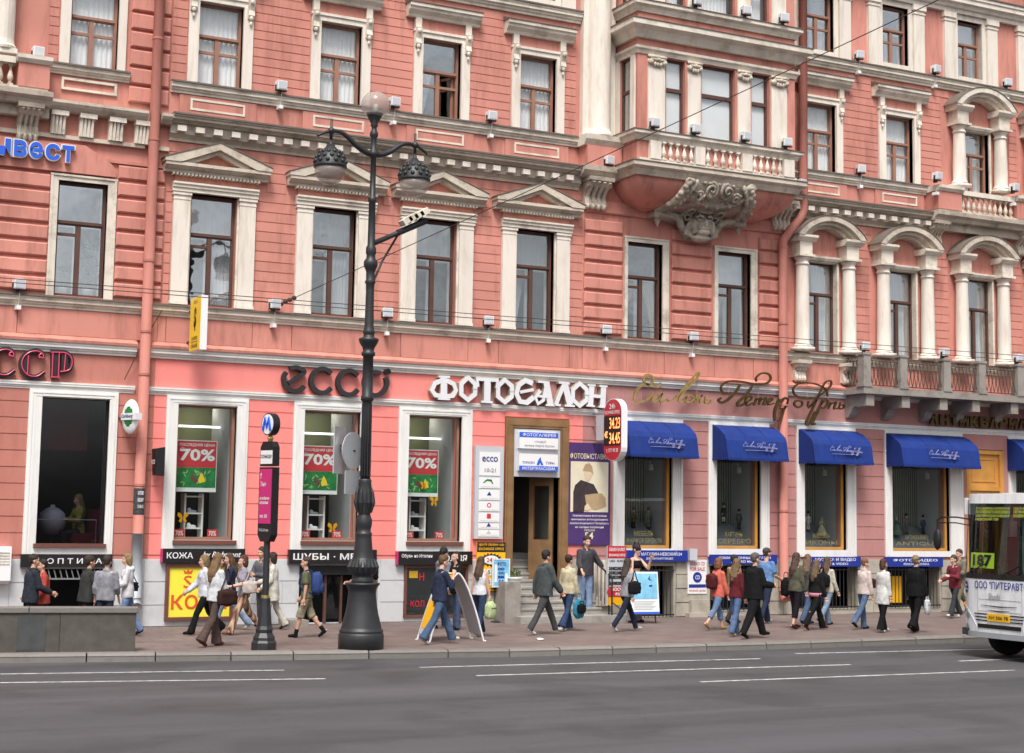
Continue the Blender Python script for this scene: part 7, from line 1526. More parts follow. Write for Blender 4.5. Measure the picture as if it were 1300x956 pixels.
    for (s, sh, el, w_, d2) in ar:
        cap(b, sh, el, .048*bl, .038*bl); cap(b, el, w_, .040*bl, .026*bl); m_ = el.lerp(w_, .3); b.ell(m_, (.040*bl, .038*bl, .05), 8, 6)
        side = d2.cross(Vector((0, s, 0))); fwd = (Vector((1, 0, 0))-d2*d2.x); fwd = fwd.normalized() if fwd.length > .2 else Vector((0, 0, 1)); nrm = d2.cross(fwd)
        cap(b, w_, w_+d2*.075, .026, .030); cap(b, w_+d2*.055-fwd*.022, w_+d2*.085+fwd*.022, .021, .021)
        for i, (fo, L1) in enumerate(((.031, .068), (.011, .076), (-.011, .070), (-.031, .054))):
            p0 = w_+d2*.085+fwd*fo; p1 = p0+d2*L1*.55+fwd*fo*.25; p2 = p1+(d2*.75-nrm*s*.65).normalized()*L1*.5+fwd*fo*.1; cap(b, p0, p1, .0095, .0092, 6); cap(b, p1, p2, .0092, .0082, 6)
        t0 = w_+d2*.03+fwd*.024; t1 = t0+d2*.035+fwd*.028; t2 = t1+d2*.035+fwd*.006; cap(b, t0, t1, .0115, .0105, 6); cap(b, t1, t2, .0105, .009, 6)
    for (s, hip, kn, an, heel, toe, fd, dn) in lg:
        ck = 1.0 if bottom[0] == 'shorts' else .74; cap(b, hip, kn, .078*bl*ck, .052*bl*ck); cap(b, kn, an, .052*bl*ck, .036*bl); b.ell(kn.lerp(an, .30)+Vector((-.015, 0, 0))*ck, (.048*ck, .048*ck, .09), 10, 8); cap(b, heel+Vector((.02, 0, .02)), toe-fd*.03, .028, .022)
    done(b); eyes = [sc @ Hd((.086, s*.031, .112)) for s in (-1, 1)]; mth = sc @ Hd((.094, 0, .044)); fw = (HM @ Vector((1, 0, 0)))
    def face(me):
        nf = len(me.polygons); cen = np.empty(nf*3); me.polygons.foreach_get('center', cen); cen = cen.reshape(-1, 3); mi = np.zeros(nf, dtype=np.int32)
        for e in eyes: d_ = (cen-np.array(e))/np.array([.02, .016, .0095])/k; mi[(d_**2).sum(1) < 1] = 1
        d_ = (cen-np.array(mth))/np.array([.02, .024, .008])/k; mi[(d_**2).sum(1) < 1] = 2
        me.polygons.foreach_set('material_index', mi)
    job('body', root, b, [skin, 'eye_dark', 'lips'], voxel, 2, 0, face, .45)
    # ---- top
    ty, tc, sl, slack = top[:4]; inf = .016+slack
    if ty != 'none':
        t = MB(); hz = {'tank': -.02, 'shirt': -.06, 'jacket': -.10, 'coat': -.26, 'crop': .12, 'tee': -.05}.get(ty, -.04)
        sl_ = slack; zs_ = [(.50, .075), (.475, .125), (.43, .152), (.37, .158), (.29, .147+.5*sl_), (.20, .134+1.0*sl_ if not female else .124+.9*sl_), (.11, .143+.8*sl_), (.02, .160+.4*sl_)]
        if ty == 'crop': zs_ = [(.47, .12), (.43, .15), (.37, .156), (.29, .146)]
        elif hz < .0: zs_ += [(hz*.5, .163+.4*sl_), (hz, .160+.7*sl_)]
        s0 = len(t.v); t.lathe([((r_+inf)*bl, z_) for z_, r_ in zs_], (0, 0, 0), 22, sx=.70); t.xform(UPM.to_4x4(), s0)
        if female: [t.ell(U((.075, s*.07, .37)), (.065, .065, .065), 10, 8) for s in (-1, 1)]
        if ty != 'crop': cap(t, U((-.012, -.125, .468)), U((-.012, .125, .468)), .058+slack*.4, .058+slack*.4)
        if ty in ('jacket', 'coat', 'shirt'): cap(t, U((-.014, -.03, .53)), U((-.014, .03, .53)), .058, .058)
        for (s, sh, el, w_, d2) in ar:
            if sl == 'none': continue
            if sl == 'short': cap(t, sh, sh.lerp(el, .62), .052+inf*.5, .050+inf)
            else:
                cap(t, sh, el, .049+inf*.6, .043+inf*.8); e2 = el.lerp(w_, .45 if sl == 'rolled' else .93); cap(t, el, e2, .044+inf*.8, .034+inf*.8)
        if top[4:] and top[4] == 'hood': t.ell(U((-.10, 0, .50)), (.06, .10, .07), 12, 8)
        done(t); job({'jacket': 'jacket', 'coat': 'coat', 'tank': 'vest_top', 'crop': 'crop_top'}.get(ty, 'shirt'), root, t, [fabric(tc)], .0125, 2, .0028+slack*.05, seed=sd)
    # ---- trousers
    bt, bc, hem = bottom[:3]
    t = MB(); lo = .014+(bottom[3] if len(bottom) > 3 else 0)
    t.ell((0, 0, .02), ((.108+lo)*bl, (.158+lo)*bl, .12), 16, 10)
    for (s, hip, kn, an, heel, toe, fd, dn) in lg:
        cap(t, hip+Vector((0, 0, -.02)), kn, (.082+lo)*bl, .058+lo)
        if bt == 'long': e = an+dn*.045; m_ = kn.lerp(e, .5); t.tube([kn-Vector((0, 0, -.02)), kn.lerp(e, .15), m_, e], [.056+lo, .056+lo, (.052+lo+hem)/2, hem], 12)
        elif bt == 'capri': e = kn.lerp(an, .62); t.tube([kn.lerp(hip, .05), kn, e], [.058+lo, .056+lo, .058+lo*.8], 12)
        elif bt == 'shorts': e = kn.lerp(an, .12); t.tube([kn.lerp(hip, .3), kn, e], [.075+lo, .078+lo, .084+lo], 12)
    done(t); job({'shorts': 'shorts', 'capri': 'cropped_trousers'}.get(bt, 'trousers'), root, t, [fabric(bc, stripes=stripes)], .0125, 1, .006, seed=sd+50)
    for (s, hip, kn, an, heel, toe, fd, dn) in lg:
        sh = MB(); up = -dn; c0 = heel+fd*.035+up*.022; c1 = toe-fd*.035+up*.014; cap(sh, c0, c1, .040, .034); cap(sh, c0+up*.02, c0.lerp(c1, .55)+up*.012, .038, .034)
        sh.ell(toe-fd*.045+up*.008, (.055, .042, .03), 10, 6, rot=Matrix((fd, Vector((0, 1, 0)), up)).transposed()); done(sh); job('shoe', root, sh, [fabric(shoes)], .011, 1)
        if sock: so_ = MB(); so_.tube([an+dn*.05, an, kn.lerp(an, .72)], [.042, .044, .048], 10); done(so_); job('sock', root, so_, [fabric(sock)], .012, 1)
    # ---- hair
    hk, hc = hair; h = MB()
    if hk != 'bald':
        h.ell(Hd((-.017, 0, .166)), (.104, .087, .092), 16, 12, rot=HM)
        if hk == 'short': h.ell(Hd((-.050, 0, .118)), (.056, .073, .070), 14, 10, rot=HM)
        elif hk in ('bob', 'long', 'curly'):
            for s in (-1, 1): h.ell(Hd((-.028, s*.062, .10)), (.060, .034, .095), 12, 8, rot=HM)
            h.ell(Hd((-.055, 0, .09)), (.066, .092, .10), 14, 10, rot=HM)
            if hk == 'bob': h.ell(Hd((-.055, 0, .03)), (.062, .09, .07), 14, 10, rot=HM)
            else:
                w2 = 1.18 if hk == 'curly' else 1.0; cap(h, Hd((-.06, 0, .06)), U((-.115, 0, .44)), .082*w2, .075*w2)
                for s in (-1, 1): cap(h, Hd((-.035, s*.065, .08)), U((-.09, s*.075, .42)), .04*w2, .042*w2)
                cap(h, U((-.115, 0, .47)), U((-.125, 0, .34)), .075*w2, .05*w2)
        elif hk == 'pony': h.ell(Hd((-.050, 0, .11)), (.058, .076, .075), 14, 10, rot=HM); cap(h, Hd((-.115, 0, .13)), Hd((-.15, 0, -.02)), .038, .022)
        elif hk == 'cap':
            h.ell(Hd((-.045, 0, .10)), (.058, .074, .06), 12, 8, rot=HM)
        done(h); job('hair', root, h, [hairmat(hc)], .0125, 1, .006, seed=sd+9)
        if hk == 'cap': c_ = MB(); c_.ell(Hd((-.006, 0, .178)), (.110, .090, .078), 14, 10, rot=HM); c_.ell(Hd((.115, 0, .165)), (.06, .06, .012), 12, 6, rot=HM); done(c_); job('baseball_cap', root, c_, [fabric('4a4a4c')], .012, 1)
    PEOPLE.append(root); info = dict(root=root, sc=sc, U=U, ar=ar, lg=lg, k=k, Hd=Hd)
    return info
def world_pt(info, p):
    v = info['sc'] @ Vector(p); a = info['root'].rotation_euler.z; l = info['root'].location; return Vector((l.x+v.x*math.cos(a)-v.y*math.sin(a), l.y+v.x*math.sin(a)+v.y*math.cos(a), l.z+v.z))
def place(px, py, head, hmin=1.58, hmax=1.86, z=0):
    x, y = G(px, py, z); zt = F(px, head, y)[1]-z; return x, y, max(hmin, min(hmax, zt))
W1 = (24, 6, -20, 24); W2 = (-20, 24, 24, 6); A1_ = (-20, 12, 22, 28); A2_ = (22, 28, -20, 12); ST = (2, 1, -3, 2); WS = (14, 5, -12, 18)
def P(px, py, head, heading, label, **kw):
    x, y, h = place(px, py, head); return person(x, y, kw.pop('z', 0), h*(1.012 if kw.get('legs', W1) in (W1, W2) else 1.0), heading, label, **kw)
def PB(px, head, y): x, z = F(px, head, y); return x, y, 0, z
# --- behind the granite parapet
p1 = person(*PB(41, 704, -3.9), 10, 'man in a navy jacket behind the granite wall at the far left', legs=ST, arms=(0, 10, 15, 50), top=('jacket', '30343f', 'long', .016), bottom=('long', '25262c', .065), hair=('short', '33251d'), headyaw=-12, build=1.08)
p2 = person(*PB(57, 711, -3.2), 185, 'person in a red, white and black jacket mostly hidden by the man in navy', legs=ST, arms=(10, 30, 15, 40), top=('jacket', 'b8402f', 'long', .02), bottom=('long', '2a2a2e', .07), hair=('short', '241c18'))
p3 = person(*PB(111, 706, -3.6), 8, 'man in a dark grey waistcoat and pale sleeves behind the granite wall', legs=ST, arms=(18, 100, 20, 95), top=('jacket', '3a3b3a', 'short', .018), bottom=('long', '2b2d31', .07), hair=('short', '3b2a20'), build=1.08, lean=5)
p4 = person(*PB(136, 706, -3.9), 62, 'person in a light grey sweater, back turned, behind the granite wall', legs=ST, arms=(-4, 20, 4, 25), top=('shirt', '8f8f98', 'rolled', .014), bottom=('long', '2c3550', .07), hair=('short', '3a2c25'))
p5 = P(160, 808, 713, 168, 'blonde woman in a white hooded top at the end of the granite wall', legs=WS, arms=(12, 55, 20, 70), top=('jacket', 'd8d8de', 'long', .014, 'hood'), bottom=('long', '6b86b4', .07), hair=('bob', 'a98a5e'), female=True, skin='skin_b', shoes='161616')
# --- in front of the leather shop
p6 = P(271, 821, 703, 14, 'woman in a white blouse and brown flared trousers with a large brown bag', legs=(10, 4, -14, 18), arms=(-6, 55, 8, 30), top=('shirt', 'd9dbe0', 'long', .02), bottom=('long', '5d4a44', .105), hair=('curly', '8d6a45'), female=True, skin='skin_b', shoes='6b3a24', headyaw=-15)
p7 = P(258, 806, 712, 178, 'person in white with black trousers walking left beside the yellow advert', legs=W1, arms=A1_, top=('shirt', 'd4d8e2', 'long', .016), bottom=('long', '17171a', .085), hair=('bob', 'a08358'), female=True, shoes='111113')
p8 = P(290, 800, 712, 182, 'person in light jeans half hidden behind the woman with the brown bag', legs=W2, arms=A2_, top=('shirt', '26324e', 'long', .014), bottom=('long', '8fa5c6', .075), hair=('curly', '6a4c34'), female=True, shoes='9a9a98')
p9 = P(308, 806, 708.5, 176, 'woman in brown striped trousers and a sleeveless lilac top', legs=W1, arms=(20, 60, -10, 20), top=('shirt', '9b94a6', 'short', .006), bottom=('long', '6d4c3a', .085), stripes='c8a68a', hair=('bob', '5b3425'), female=True, skin='skin_b', shoes='7a4a33')
p10 = P(331, 796, 695, 200, 'man in a grey suit jacket and pale shirt behind the metro pylon', legs=ST, arms=(14, 80, 18, 75), top=('jacket', '62646c', 'long', .016), bottom=('long', '4b4d55', .07), hair=('short', '3e2f26'), headyaw=25)
p11 = P(345, 800, 707, 160, 'woman in a cream coat and cream trousers right of the metro pylon', legs=WS, arms=(8, 40, 14, 60), top=('coat', 'd6d3c6', 'long', .02), bottom=('long', 'cfcabb', .085), hair=('bob', '3a1f1c'), female=True, shoes='1c1a1c')
p12 = P(388, 810, 711, 152, 'man in a khaki T-shirt and beige shorts wearing a blue backpack', legs=(16, 4, -14, 26), arms=(-6, 12, 8, 14), top=('tee', '6d7050', 'short', .014), bottom=('shorts', 'a3997c', .08), hair=('short', '4a3a2a'), shoes='1b1b1d', sock='17171a')
p13 = P(463, 803, 704, 90, 'person in a black T-shirt hidden behind the base of the street lamp', legs=ST, arms=(10, 70, 10, 70), out=(24, 24), top=('tee', '1b1b1f', 'short', .016), bottom=('long', '24262d', .07), hair=('short', '2c211b'))
# --- around the A-board
p14 = P(557, 818, 703.5, 4, 'man in a navy shirt and blue jeans striding right with a hand at his mouth', legs=(27, 4, -22, 12), arms=(-8, 14, 26, 132), top=('shirt', '2d3550', 'rolled', .016), bottom=('long', '4a6488', .082), hair=('short', '7d5b3c'), shoes='c9c4b8', skin='skin_b', headpitch=12)
p15 = P(560, 798, 695.5, 12, 'dark-haired man in a grey hoodie behind the man in the navy shirt', legs=WS, arms=(10, 40, -10, 20), top=('jacket', '8a8d96', 'long', .018, 'hood'), bottom=('long', '3d4f70', .08), hair=('short', '1d1815'))
p16 = P(579, 800, 701, 186, 'dark-haired woman in a black leather jacket behind the A-board', legs=ST, arms=(14, 70, 12, 60), top=('jacket', '1d1d20', 'long', .014), bottom=('long', '46587a', .075), hair=('bob', '241a17'), female=True, skin='skin_b', shoes='18181a')
p17 = P(608, 808, 711, 32, 'brown-haired woman in a white vest top and dark flared jeans carrying a green bag', legs=(20, 4, -12, 14), arms=(-4, 6, 2, 6), top=('tank', 'dcdde2', 'none', .002), bottom=('long', '2b3c5c', .105), hair=('long', '5f432e'), female=True, skin='skin_a', shoes='cfcac4')
# --- at the steps
p18 = P(690, 806, 697.5, 4, 'man in a grey bomber jacket and grey trousers striding right past the steps', legs=(27, 4, -22, 10), arms=(-16, 14, 18, 18), top=('jacket', '4b5254', 'long', .034), bottom=('long', '4a4a4c', .066), hair=('short', '1c1613'), shoes='d3cec6', build=1.05)
p19 = P(720, 801, 705, 22, 'short-haired woman in a cream sweater and dark jeans carrying a turquoise bag', legs=(16, 4, -14, 16), arms=(-2, 6, 4, 12), top=('shirt', 'cbbf9c', 'long', .016), bottom=('long', '30466c', .1), hair=('short', '3a2019'), female=True, shoes='dad7d2')
xx, yy = G(742.5, 779, .155); p20 = person(xx, yy, .155, 1.80, -88, 'young man in a charcoal polo and faded jeans standing on the bottom step', legs=(3, 2, -2, 2), arms=(4, 18, 14, 28), out=(34, 10), top=('shirt', '4a4950', 'rolled', .02), bottom=('long', '7f98bd', .085, .012), hair=('short', '4a3527'), shoes='dcd6d6', skin='skin_b', headpitch=6, build=.98)
p21 = P(795, 802, 715, 3, 'woman in a light grey sweater and dark jeans beside the sandwich board', legs=(26, 4, -24, 14), arms=(6, 75, -6, 10), top=('shirt', '9b9ca4', 'long', .012), bottom=('long', '232b42', .066), hair=('long', '4a3a31'), female=True, skin='skin_b', shoes='cdc6c0')
xm, ym = F(806, 760, -1.55)[0], -1.55
p22 = person(xm, ym, 0, 1.80, -70, 'masked female figure in a black crop top standing behind the light blue sandwich board', legs=ST, arms=(46, 105, 12, 20), out=(10, 16), top=('crop', '161318', 'none', .0), bottom=('long', '8d8791', .09), hair=('short', '2b1b2b'), female=True, skin='skin_b', shoes='1a1a1c')
# --- right of the blue signs
p23 = P(911, 800, 713, 6, 'woman in a coral jacket and cropped jeans with a dark red backpack', legs=(18, 6, -24, 14), arms=(-4, 8, 6, 14), top=('jacket', 'e0664f', 'long', .012), bottom=('capri', '6684ad', .06), hair=('bob', '96603a'), female=True, skin='skin_b', shoes='a8814f')
p24 = P(934, 808, 714, 6, 'long-haired woman in a dark red sweater behind the man in the black tracksuit', legs=(10, 4, -10, 10), arms=(6, 30, 0, 14), top=('shirt', '6b1e2a', 'long', .012), bottom=('long', '5a78a6', .075), hair=('long', '8a6c48'), female=True, shoes='b9a184')
p25 = P(931, 793, 706, 8, 'person in a beige jacket half hidden behind the coral jacket', legs=WS, arms=(4, 20, 2, 20), top=('jacket', '9a835c', 'long', .016), bottom=('long', '33353d', .07), hair=('short', '2a201a'), shoes='3a2d22')
p26 = P(957, 811, 701.5, 2, 'man in a black tracksuit with white chest striding right', legs=(24, 4, -20, 8), arms=(16, 78, 14, 70), top=('jacket', '17171b', 'long', .03), bottom=('long', '19191d', .078, .014), hair=('short', '6d625a'), shoes='131315', build=1.12)
p27 = P(972, 792, 696, 14, 'man in a grey cap and blue and white shirt carrying a black bag', legs=WS, arms=(8, 40, 10, 60), top=('tee', '5f8fc8', 'short', .02), bottom=('long', '2a3350', .075), hair=('cap', '4a3a2c'), shoes='b8bac0', build=1.1)
p28 = P(1010, 799, 703, 8, 'girl in an olive sweater and dark cropped trousers, leftmost of the group', legs=(8, 4, -8, 10), arms=(4, 40, 0, 20), top=('shirt', '5e5d4c', 'long', .014), bottom=('capri', '1f1823', .06), hair=('long', '5d4032'), female=True, skin='skin_b', shoes='4f1c20')
p29 = P(1025, 794, 704, 10, 'light-haired girl half hidden at the back of the group of girls', legs=WS, arms=(0, 15, 4, 20), top=('shirt', '4d4a48', 'long', .012), bottom=('long', '4d6488', .075), hair=('long', '8a6b50'), female=True, shoes='3a3030')
p30 = P(1036, 800, 711, 4, 'girl in black with a pink belt and long hair in front of the group', legs=(24, 4, -26, 10), arms=(-4, 8, 4, 12), top=('shirt', '1a191b', 'long', .012), bottom=('long', '161618', .082), hair=('long', '7a6146'), female=True, skin='skin_b', shoes='7d2b30')
p31 = P(1050, 794, 709, 12, 'girl in a cream top and faded jeans with a black bag on her back', legs=(14, 4, -20, 20), arms=(2, 30, 6, 20), top=('shirt', 'cdc6b4', 'long', .012), bottom=('long', '7f97b0', .085), hair=('long', '6f5138'), female=True, shoes='242024')
p32 = P(1097, 799, 708.5, 4, 'red-blonde woman in a pale pink blouse and jeans clutching a brown bag', legs=(8, 4, -24, 14), arms=(8, 85, 0, 10), top=('shirt', 'd9c6bf', 'long', .016), bottom=('long', '556f95', .08), hair=('short', '9a6c42'), female=True, skin='skin_b', shoes='232125', headyaw=-20)
p33 = P(1121, 803, 713.5, 2, 'woman in a long white cardigan, black trousers and white shoes', legs=(9, 3, -9, 6), arms=(2, 10, -2, 10), top=('coat', 'd9d9d6', 'long', .012), bottom=('long', '17171a', .095), hair=('bob', '5a3422'), female=True, shoes='dedcd8', build=1.08)
p34 = P(1163, 803, 705, 20, 'short-haired blonde woman all in black carrying a white and turquoise bag', legs=(10, 3, -16, 20), arms=(0, 8, 2, 8), top=('jacket', '141416', 'long', .022), bottom=('long', '151517', .105), hair=('short', 'a89068'), female=True, shoes='18181a', build=1.05)
p35 = P(1213, 785, 705, 182, 'boy in a dark red vest over a grey shirt by the bus mirror', legs=(20, 4, -14, 12), arms=(20, 80, 10, 60), top=('jacket', '7d2636', 'long', .014), bottom=('long', '3b3f46', .085), hair=('short', '5e4230'), skin='skin_b', shoes='c8c6c4')
p36 = P(1220, 779, 696, 184, 'brown-haired person in olive and beige behind the boy in the dark red vest', legs=W1, arms=(18, 70, -6, 20), top=('jacket', '7b7464', 'long', .016), bottom=('long', '7d7a5e', .075), hair=('short', '553a2a'), shoes='4a3524')
# --- seated woman in the cafe window and the bus driver
xs, zs = F(99, 690, .95); p37 = person(xs, .95, 1.50, 1.60, 195, 'blonde woman in a yellow top seated behind the cafe window', legs=(80, 85, 76, 85), arms=(20, 80, 20, 80), top=('shirt', 'a39a2c', 'long', .012), bottom=('long', '2a2428', .07), hair=('long', 'b39a62'), female=True, skin='skin_b', sit=True)
p38 = person(BXF+1.05, BYK-BW/2-.55, .42, 1.74, 180, 'bus driver in dark clothes behind the windscreen', legs=(80, 80, 76, 80), arms=(40, 50, 40, 50), top=('shirt', '1e222b', 'long', .014), bottom=('long', '1a1c22', .07), hair=('short', '2a221c'), sit=True)
q = MB(); q.box(-.25, .30, -.25, .25, 0, .50); q.box(-.32, -.22, -.25, .25, .5, 1.0); tag(q.build('cafe_chair', 'red_blind', None, (xs+.08, .95, 1.41), R(195)), 'dark red armchair of the seated woman in the cafe window', 'chair')
job('cartouche', B, CART, ['carving'], .017, 0)
run_jobs()

# ---- things carried
def tube_thing(mb, pts, r, n=6): mb.tube(cat_rom(pts, 4), r, n); return mb
def blob(size, seed, sharp=.6):
    g = np.random.default_rng(seed); q = MB(); q.ell((0, 0, 0), (1, 1, 1), 18, 12); vs = []
    for v in q.v:
        v = np.array(v); a = np.abs(v); v = np.sign(v)*a**sharp*np.array(size)*(1+.05*math.sin(9*v[0]+seed)+.05*math.sin(11*v[2]+2*seed)); vs.append(tuple(v))
    q.v = vs; return q
def bag(c, size, col, label, rz=0, strap=None, cat='bag', name='handbag', seed=1, m=None):
    r = thing(name, label, cat, tuple(c), R(rz)); blob(size, seed).build('bag_body', m or fabric(col), r, smooth=True)
    q = MB(); sz = size[2]
    if strap == 'hand': q.tube(cat_rom([(-size[0]*.5, 0, sz*.8), (-size[0]*.4, 0, sz*1.5), (size[0]*.4, 0, sz*1.5), (size[0]*.5, 0, sz*.8)], 4), .009, 6); q.build('handle', m or fabric(col), r)
    elif strap: q.tube(cat_rom([(-size[0]*.8, 0, sz*.5), (-size[0]*.3, 0, strap*.6), (0, 0, strap), (size[0]*.3, 0, strap*.6), (size[0]*.8, 0, sz*.5)], 4), .012, 6); q.build('strap', m or fabric(col), r)
    f_ = MB(); f_.box(-size[0]*.7, size[0]*.7, -size[1]*1.02, -size[1]*.9, sz*.25, sz*.32); f_.build('flap_seam', 'black', r)
    return r
def hand(info, i): a = info['ar'][i]; return world_pt(info, a[3]+a[4]*.10)
def side(info, i, z, out=.2, fwd=0): s = 1 if i == 0 else -1; return world_pt(info, (fwd, s*out, z))
bag(side(p6, 1, .02, .27, .10), (.20, .08, .15), '3f241f', 'large dark brown leather shoulder bag of the woman in brown trousers', 14, .52)
bag(side(p9, 0, .16, .24, -.06), (.15, .06, .13), 'cfc0b8', 'pale shoulder bag of the woman in striped trousers', 176, .34)
bag(hand(p9, 0)+Vector((.05, 0, -.22)), (.13, .05, .16), 'c9b9c2', 'pale carrier bag held by the woman in striped trousers', 176, 'hand', 'bag', 'carrier_bag')
bag(side(p5, 1, .12, .22, -.05), (.17, .06, .10), '1b1d2a', 'dark shoulder bag of the blonde woman by the granite wall', 168, .36)
r = thing('backpack', 'blue backpack worn by the man in shorts', 'backpack', tuple(world_pt(p12, (-.21, 0, .27))), R(152)); blob((.11, .155, .23), 4, .7).build('pack', fabric('2f4a8c'), r, smooth=True); blob((.05, .11, .10), 5, .7).build('pocket', fabric('2a427c'), r, (-.10, 0, -.09), smooth=True)
for s in (-1, 1): q = MB(); q.tube(cat_rom([(.09, s*.09, .18), (.16, s*.11, .26), (.28, s*.12, .18), (.33, s*.12, 0), (.22, s*.14, -.14), (.08, s*.12, -.18)], 3), .018, 6); q.build('strap', fabric('223a70'), r)
bag(hand(p17, 1)+Vector((0, -.02, -.19)), (.13, .09, .17), 'c4d69a', 'pale green plastic carrier bag of the woman in the white vest', 32, 'hand', 'bag', 'carrier_bag', 8)
bag(hand(p19, 1)+Vector((0, -.02, -.24)), (.17, .05, .20), '1f8fb0', 'turquoise carrier bag of the woman in the cream sweater', 22, 'hand', 'bag', 'carrier_bag', 9)
bag(hand(p19, 1)+Vector((.02, -.10, -.24)), (.12, .05, .10), '17171a', 'small black handbag held over the turquoise bag', 22, 'hand')
bag(side(p21, 1, .16, .24, .06), (.15, .07, .14), '1a1a1e', 'black shoulder bag of the woman in the grey sweater', 3, .36)
bag(world_pt(p23, (-.19, 0, .28)), (.09, .14, .17), '5e1f24', 'dark red backpack of the woman in the coral jacket', 6, None, 'backpack', 'backpack')
bag(hand(p27, 1)+Vector((.1, 0, -.16)), (.15, .07, .22), '16161a', 'long black bag carried by the man in the grey cap', 14, 'hand')
bag(world_pt(p31, (-.20, -.06, .24)), (.08, .17, .16), '17171b', 'black bag on the back of the girl in the cream top', 12, .30)
bag(side(p32, 1, .22, .17, .12), (.13, .05, .11), '4a2320', 'brown leather bag clutched by the woman in the pale pink blouse', 4, None)
bag(hand(p34, 1)+Vector((.02, 0, -.18)), (.09, .05, .16), 'd2dadd', 'white and turquoise carrier bag of the woman in black', 20, 'hand', 'bag', 'carrier_bag', 6)
# white chest panel and belt details are garments of their wearers
q = MB(); q.ell((0, 0, 0), (.03, .13, .07), 12, 8); o = q.build('chest_panel', fabric('d8dbe2'), p26['root'], tuple(p26['sc'] @ p26['U']((.145, 0, .36))), smooth=True)
q = MB(); q.lathe([(.178, -.05), (.18, .03)], (0, 0, 0), 18, sx=.76); o = q.build('belt', fabric('d98ba0'), p30['root'], tuple(p30['sc'] @ Vector((0, 0, .0))), smooth=True)
q = MB(); q.ell((.03, 0, .115), (.085, .075, .062), 14, 10); o = q.build('mask', fabric('2a1c30'), p22['root'], tuple(p22['sc'] @ p22['Hd']((.0, 0, 0))), smooth=True)
q = MB(); [q.poly([(s*.055, .2), (s*.085, .29), (s*.025, .23)], 'x', -.03, .0) for s in (-1, 1)]; q.build('mask_ears', fabric('2a1c30'), p22['root'], tuple(p22['sc'] @ p22['Hd']((.0, 0, 0))))
# the sandwich board in front of the masked figure
r = thing('sandwich_board', 'light blue and white advert board held by the masked figure', 'sign', (xm+.08, ym-.32, .22), R(-6)); q = MB(); q.box(-.36, .36, -.02, .02, 0, .96); q.xform(Matrix.Rotation(R(-7), 4, 'X')); q.build('panel', 'white_print', r)
for (x0, x1, z0, z1, m_, nm) in ((-.33, .33, .34, .92, 'light_blue', 'picture'), (-.36, .36, .005, .05, 'blue_letter', 'edge')): q = MB(); q.box(x0, x1, -.026, -.021, z0, z1); q.xform(Matrix.Rotation(R(-7), 4, 'X')); q.build(nm, m_, r)
t = MB()
for i in range(6): t.box(-.28, .28-.05*(i % 3), -.027, -.021, .28-.036*i, .295-.036*i)
t.xform(Matrix.Rotation(R(-7), 4, 'X')); t.build('printed_lines', 'lcd_grey', r)
q = MB(); q.poly([(.10, .80), (.16, .88), (.14, .80), (.20, .76), (.13, .77)], 'y', -.032, -.027); q.box(.12, .2, -.032, -.027, .62, .66); q.xform(Matrix.Rotation(R(-7), 4, 'X')); q.build('printed_figure', 'blue_deep', r)
q = MB(); [q.tube([(xx, .06, -.02), (xx, .02, -.2)], .02, 6) for xx in (-.28, .28)]; q.build('legs', 'iron', r)

# ---- costumed dolls in the antique shop windows
def gown_doll(px, py, y, col, label, h=.52):
    x, z = F(px, py, y); r = thing('doll', label, 'doll', (x, y, z), 0, 'costumed dolls in the antique shop'); k = h/.52
    q = MB(); q.lathe([(.155*k, 0), (.15*k, .04*k), (.11*k, .16*k), (.05*k, .28*k), (.035*k, .30*k)], (0, 0, 0), 16); q.build('gown', fabric(col), r, smooth=True)
    q = MB(); q.lathe([(.035*k, .295*k), (.05*k, .34*k), (.055*k, .38*k), (.02*k, .40*k)], (0, 0, 0), 12); [q.tube(cat_rom([(s*.05*k, 0, .38*k), (s*.085*k, -.02, .33*k), (s*.06*k, -.05*k, .28*k)], 3), .014*k, 6) for s in (-1, 1)]; q.build('bodice', fabric(col), r, smooth=True)
    q = MB(); q.ell((0, 0, .445*k), (.030*k, .032*k, .042*k), 12, 8); q.tube([(0, 0, .38*k), (0, 0, .43*k)], .014*k, 8); q.build('head', 'skin_b', r, smooth=True); q = MB(); q.ell((0, .008, .47*k), (.042*k, .042*k, .045*k), 12, 8); q.build('wig', hairmat('b9b0a4'), r, smooth=True)
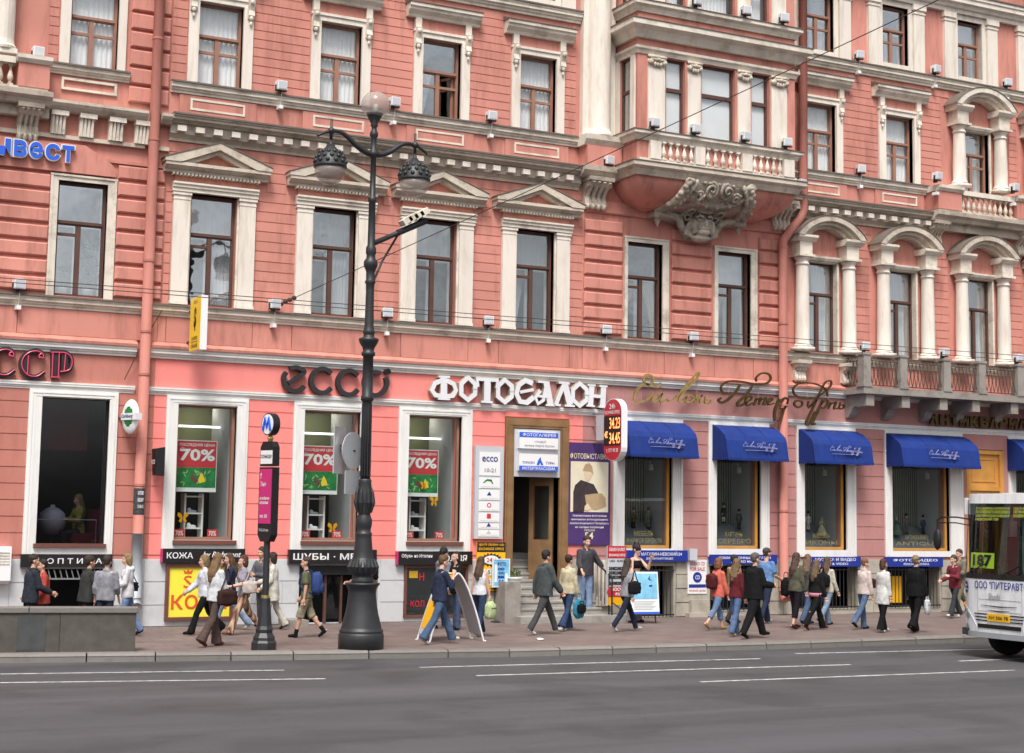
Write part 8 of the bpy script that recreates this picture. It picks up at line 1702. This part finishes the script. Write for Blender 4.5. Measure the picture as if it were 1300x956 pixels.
def soldier_doll(px, py, y, coat, trou, label, h=.50, hat='161616'):
    x, z = F(px, py, y); r = thing('doll', label, 'doll', (x, y, z), 0, 'costumed dolls in the antique shop'); k = h/.5
    q = MB(); [cap(q, (s*.025*k, 0, .24*k), (s*.03*k, 0, .03*k), .028*k, .02*k, 8) for s in (-1, 1)]; q.build('trousers', fabric(trou), r, smooth=True)
    q = MB(); [q.ell((s*.03*k, -.015*k, .018*k), (.018*k, .035*k, .02*k), 8, 6) for s in (-1, 1)]; q.build('boots', fabric('141414'), r)
    q = MB(); q.lathe([(.055*k, .16*k), (.045*k, .26*k), (.06*k, .36*k), (.03*k, .395*k)], (0, 0, 0), 12, sy=.7); [cap(q, (s*.06*k, 0, .36*k), (s*.085*k, -.01, .24*k), .02*k, .015*k, 8) for s in (-1, 1)]; q.build('coat', fabric(coat), r, smooth=True)
    q = MB(); q.ell((0, 0, .435*k), (.027*k, .03*k, .036*k), 12, 8); q.build('head', 'skin_b', r, smooth=True); q = MB(); q.lathe([(.032*k, .45*k), (.034*k, .52*k), (.02*k, .53*k)], (0, 0, 0), 12); q.build('hat', fabric(hat), r)
soldier_doll(804, 671, .78, '6b5a45', '1c1c20', 'dark doll in brown, left of two in the window by the exchange board'); soldier_doll(823, 671, .80, '6f7a66', '6f7a66', 'green-coated doll, right of two in the window by the exchange board')
soldier_doll(918.5, 664, .80, '1d2a22', 'c9c6c0', 'doll in dark coat and white breeches left of the right-hand drainpipe'); soldier_doll(938, 672, .76, '5c5a58', '3a3a3c', 'grey-coated doll left of the right-hand drainpipe')
soldier_doll(1026, 674, .78, 'd2cfc8', 'd2cfc8', 'white uniformed doll right of the right-hand drainpipe'); gown_doll(1043, 680, .60, 'b9ad8c', 'doll in a wide pale gown right of the right-hand drainpipe', .50)
gown_doll(1138, 679, .66, '5f7a6c', 'doll in a green gown under the widest awning', .52); soldier_doll(1151, 678, .68, '6a6358', '6a6358', 'grey-brown coated doll under the widest awning', .54); soldier_doll(1172, 678, .70, '23406a', '1c2438', 'doll in blue holding a yellow folder under the widest awning', .50)

for o in list(bpy.data.objects):
    if o.name.split('.')[0] in ('lettering', 'rates', 'destination_text', 'printed_lines', 'printed_leaves'): o['kind'] = 'stuff'
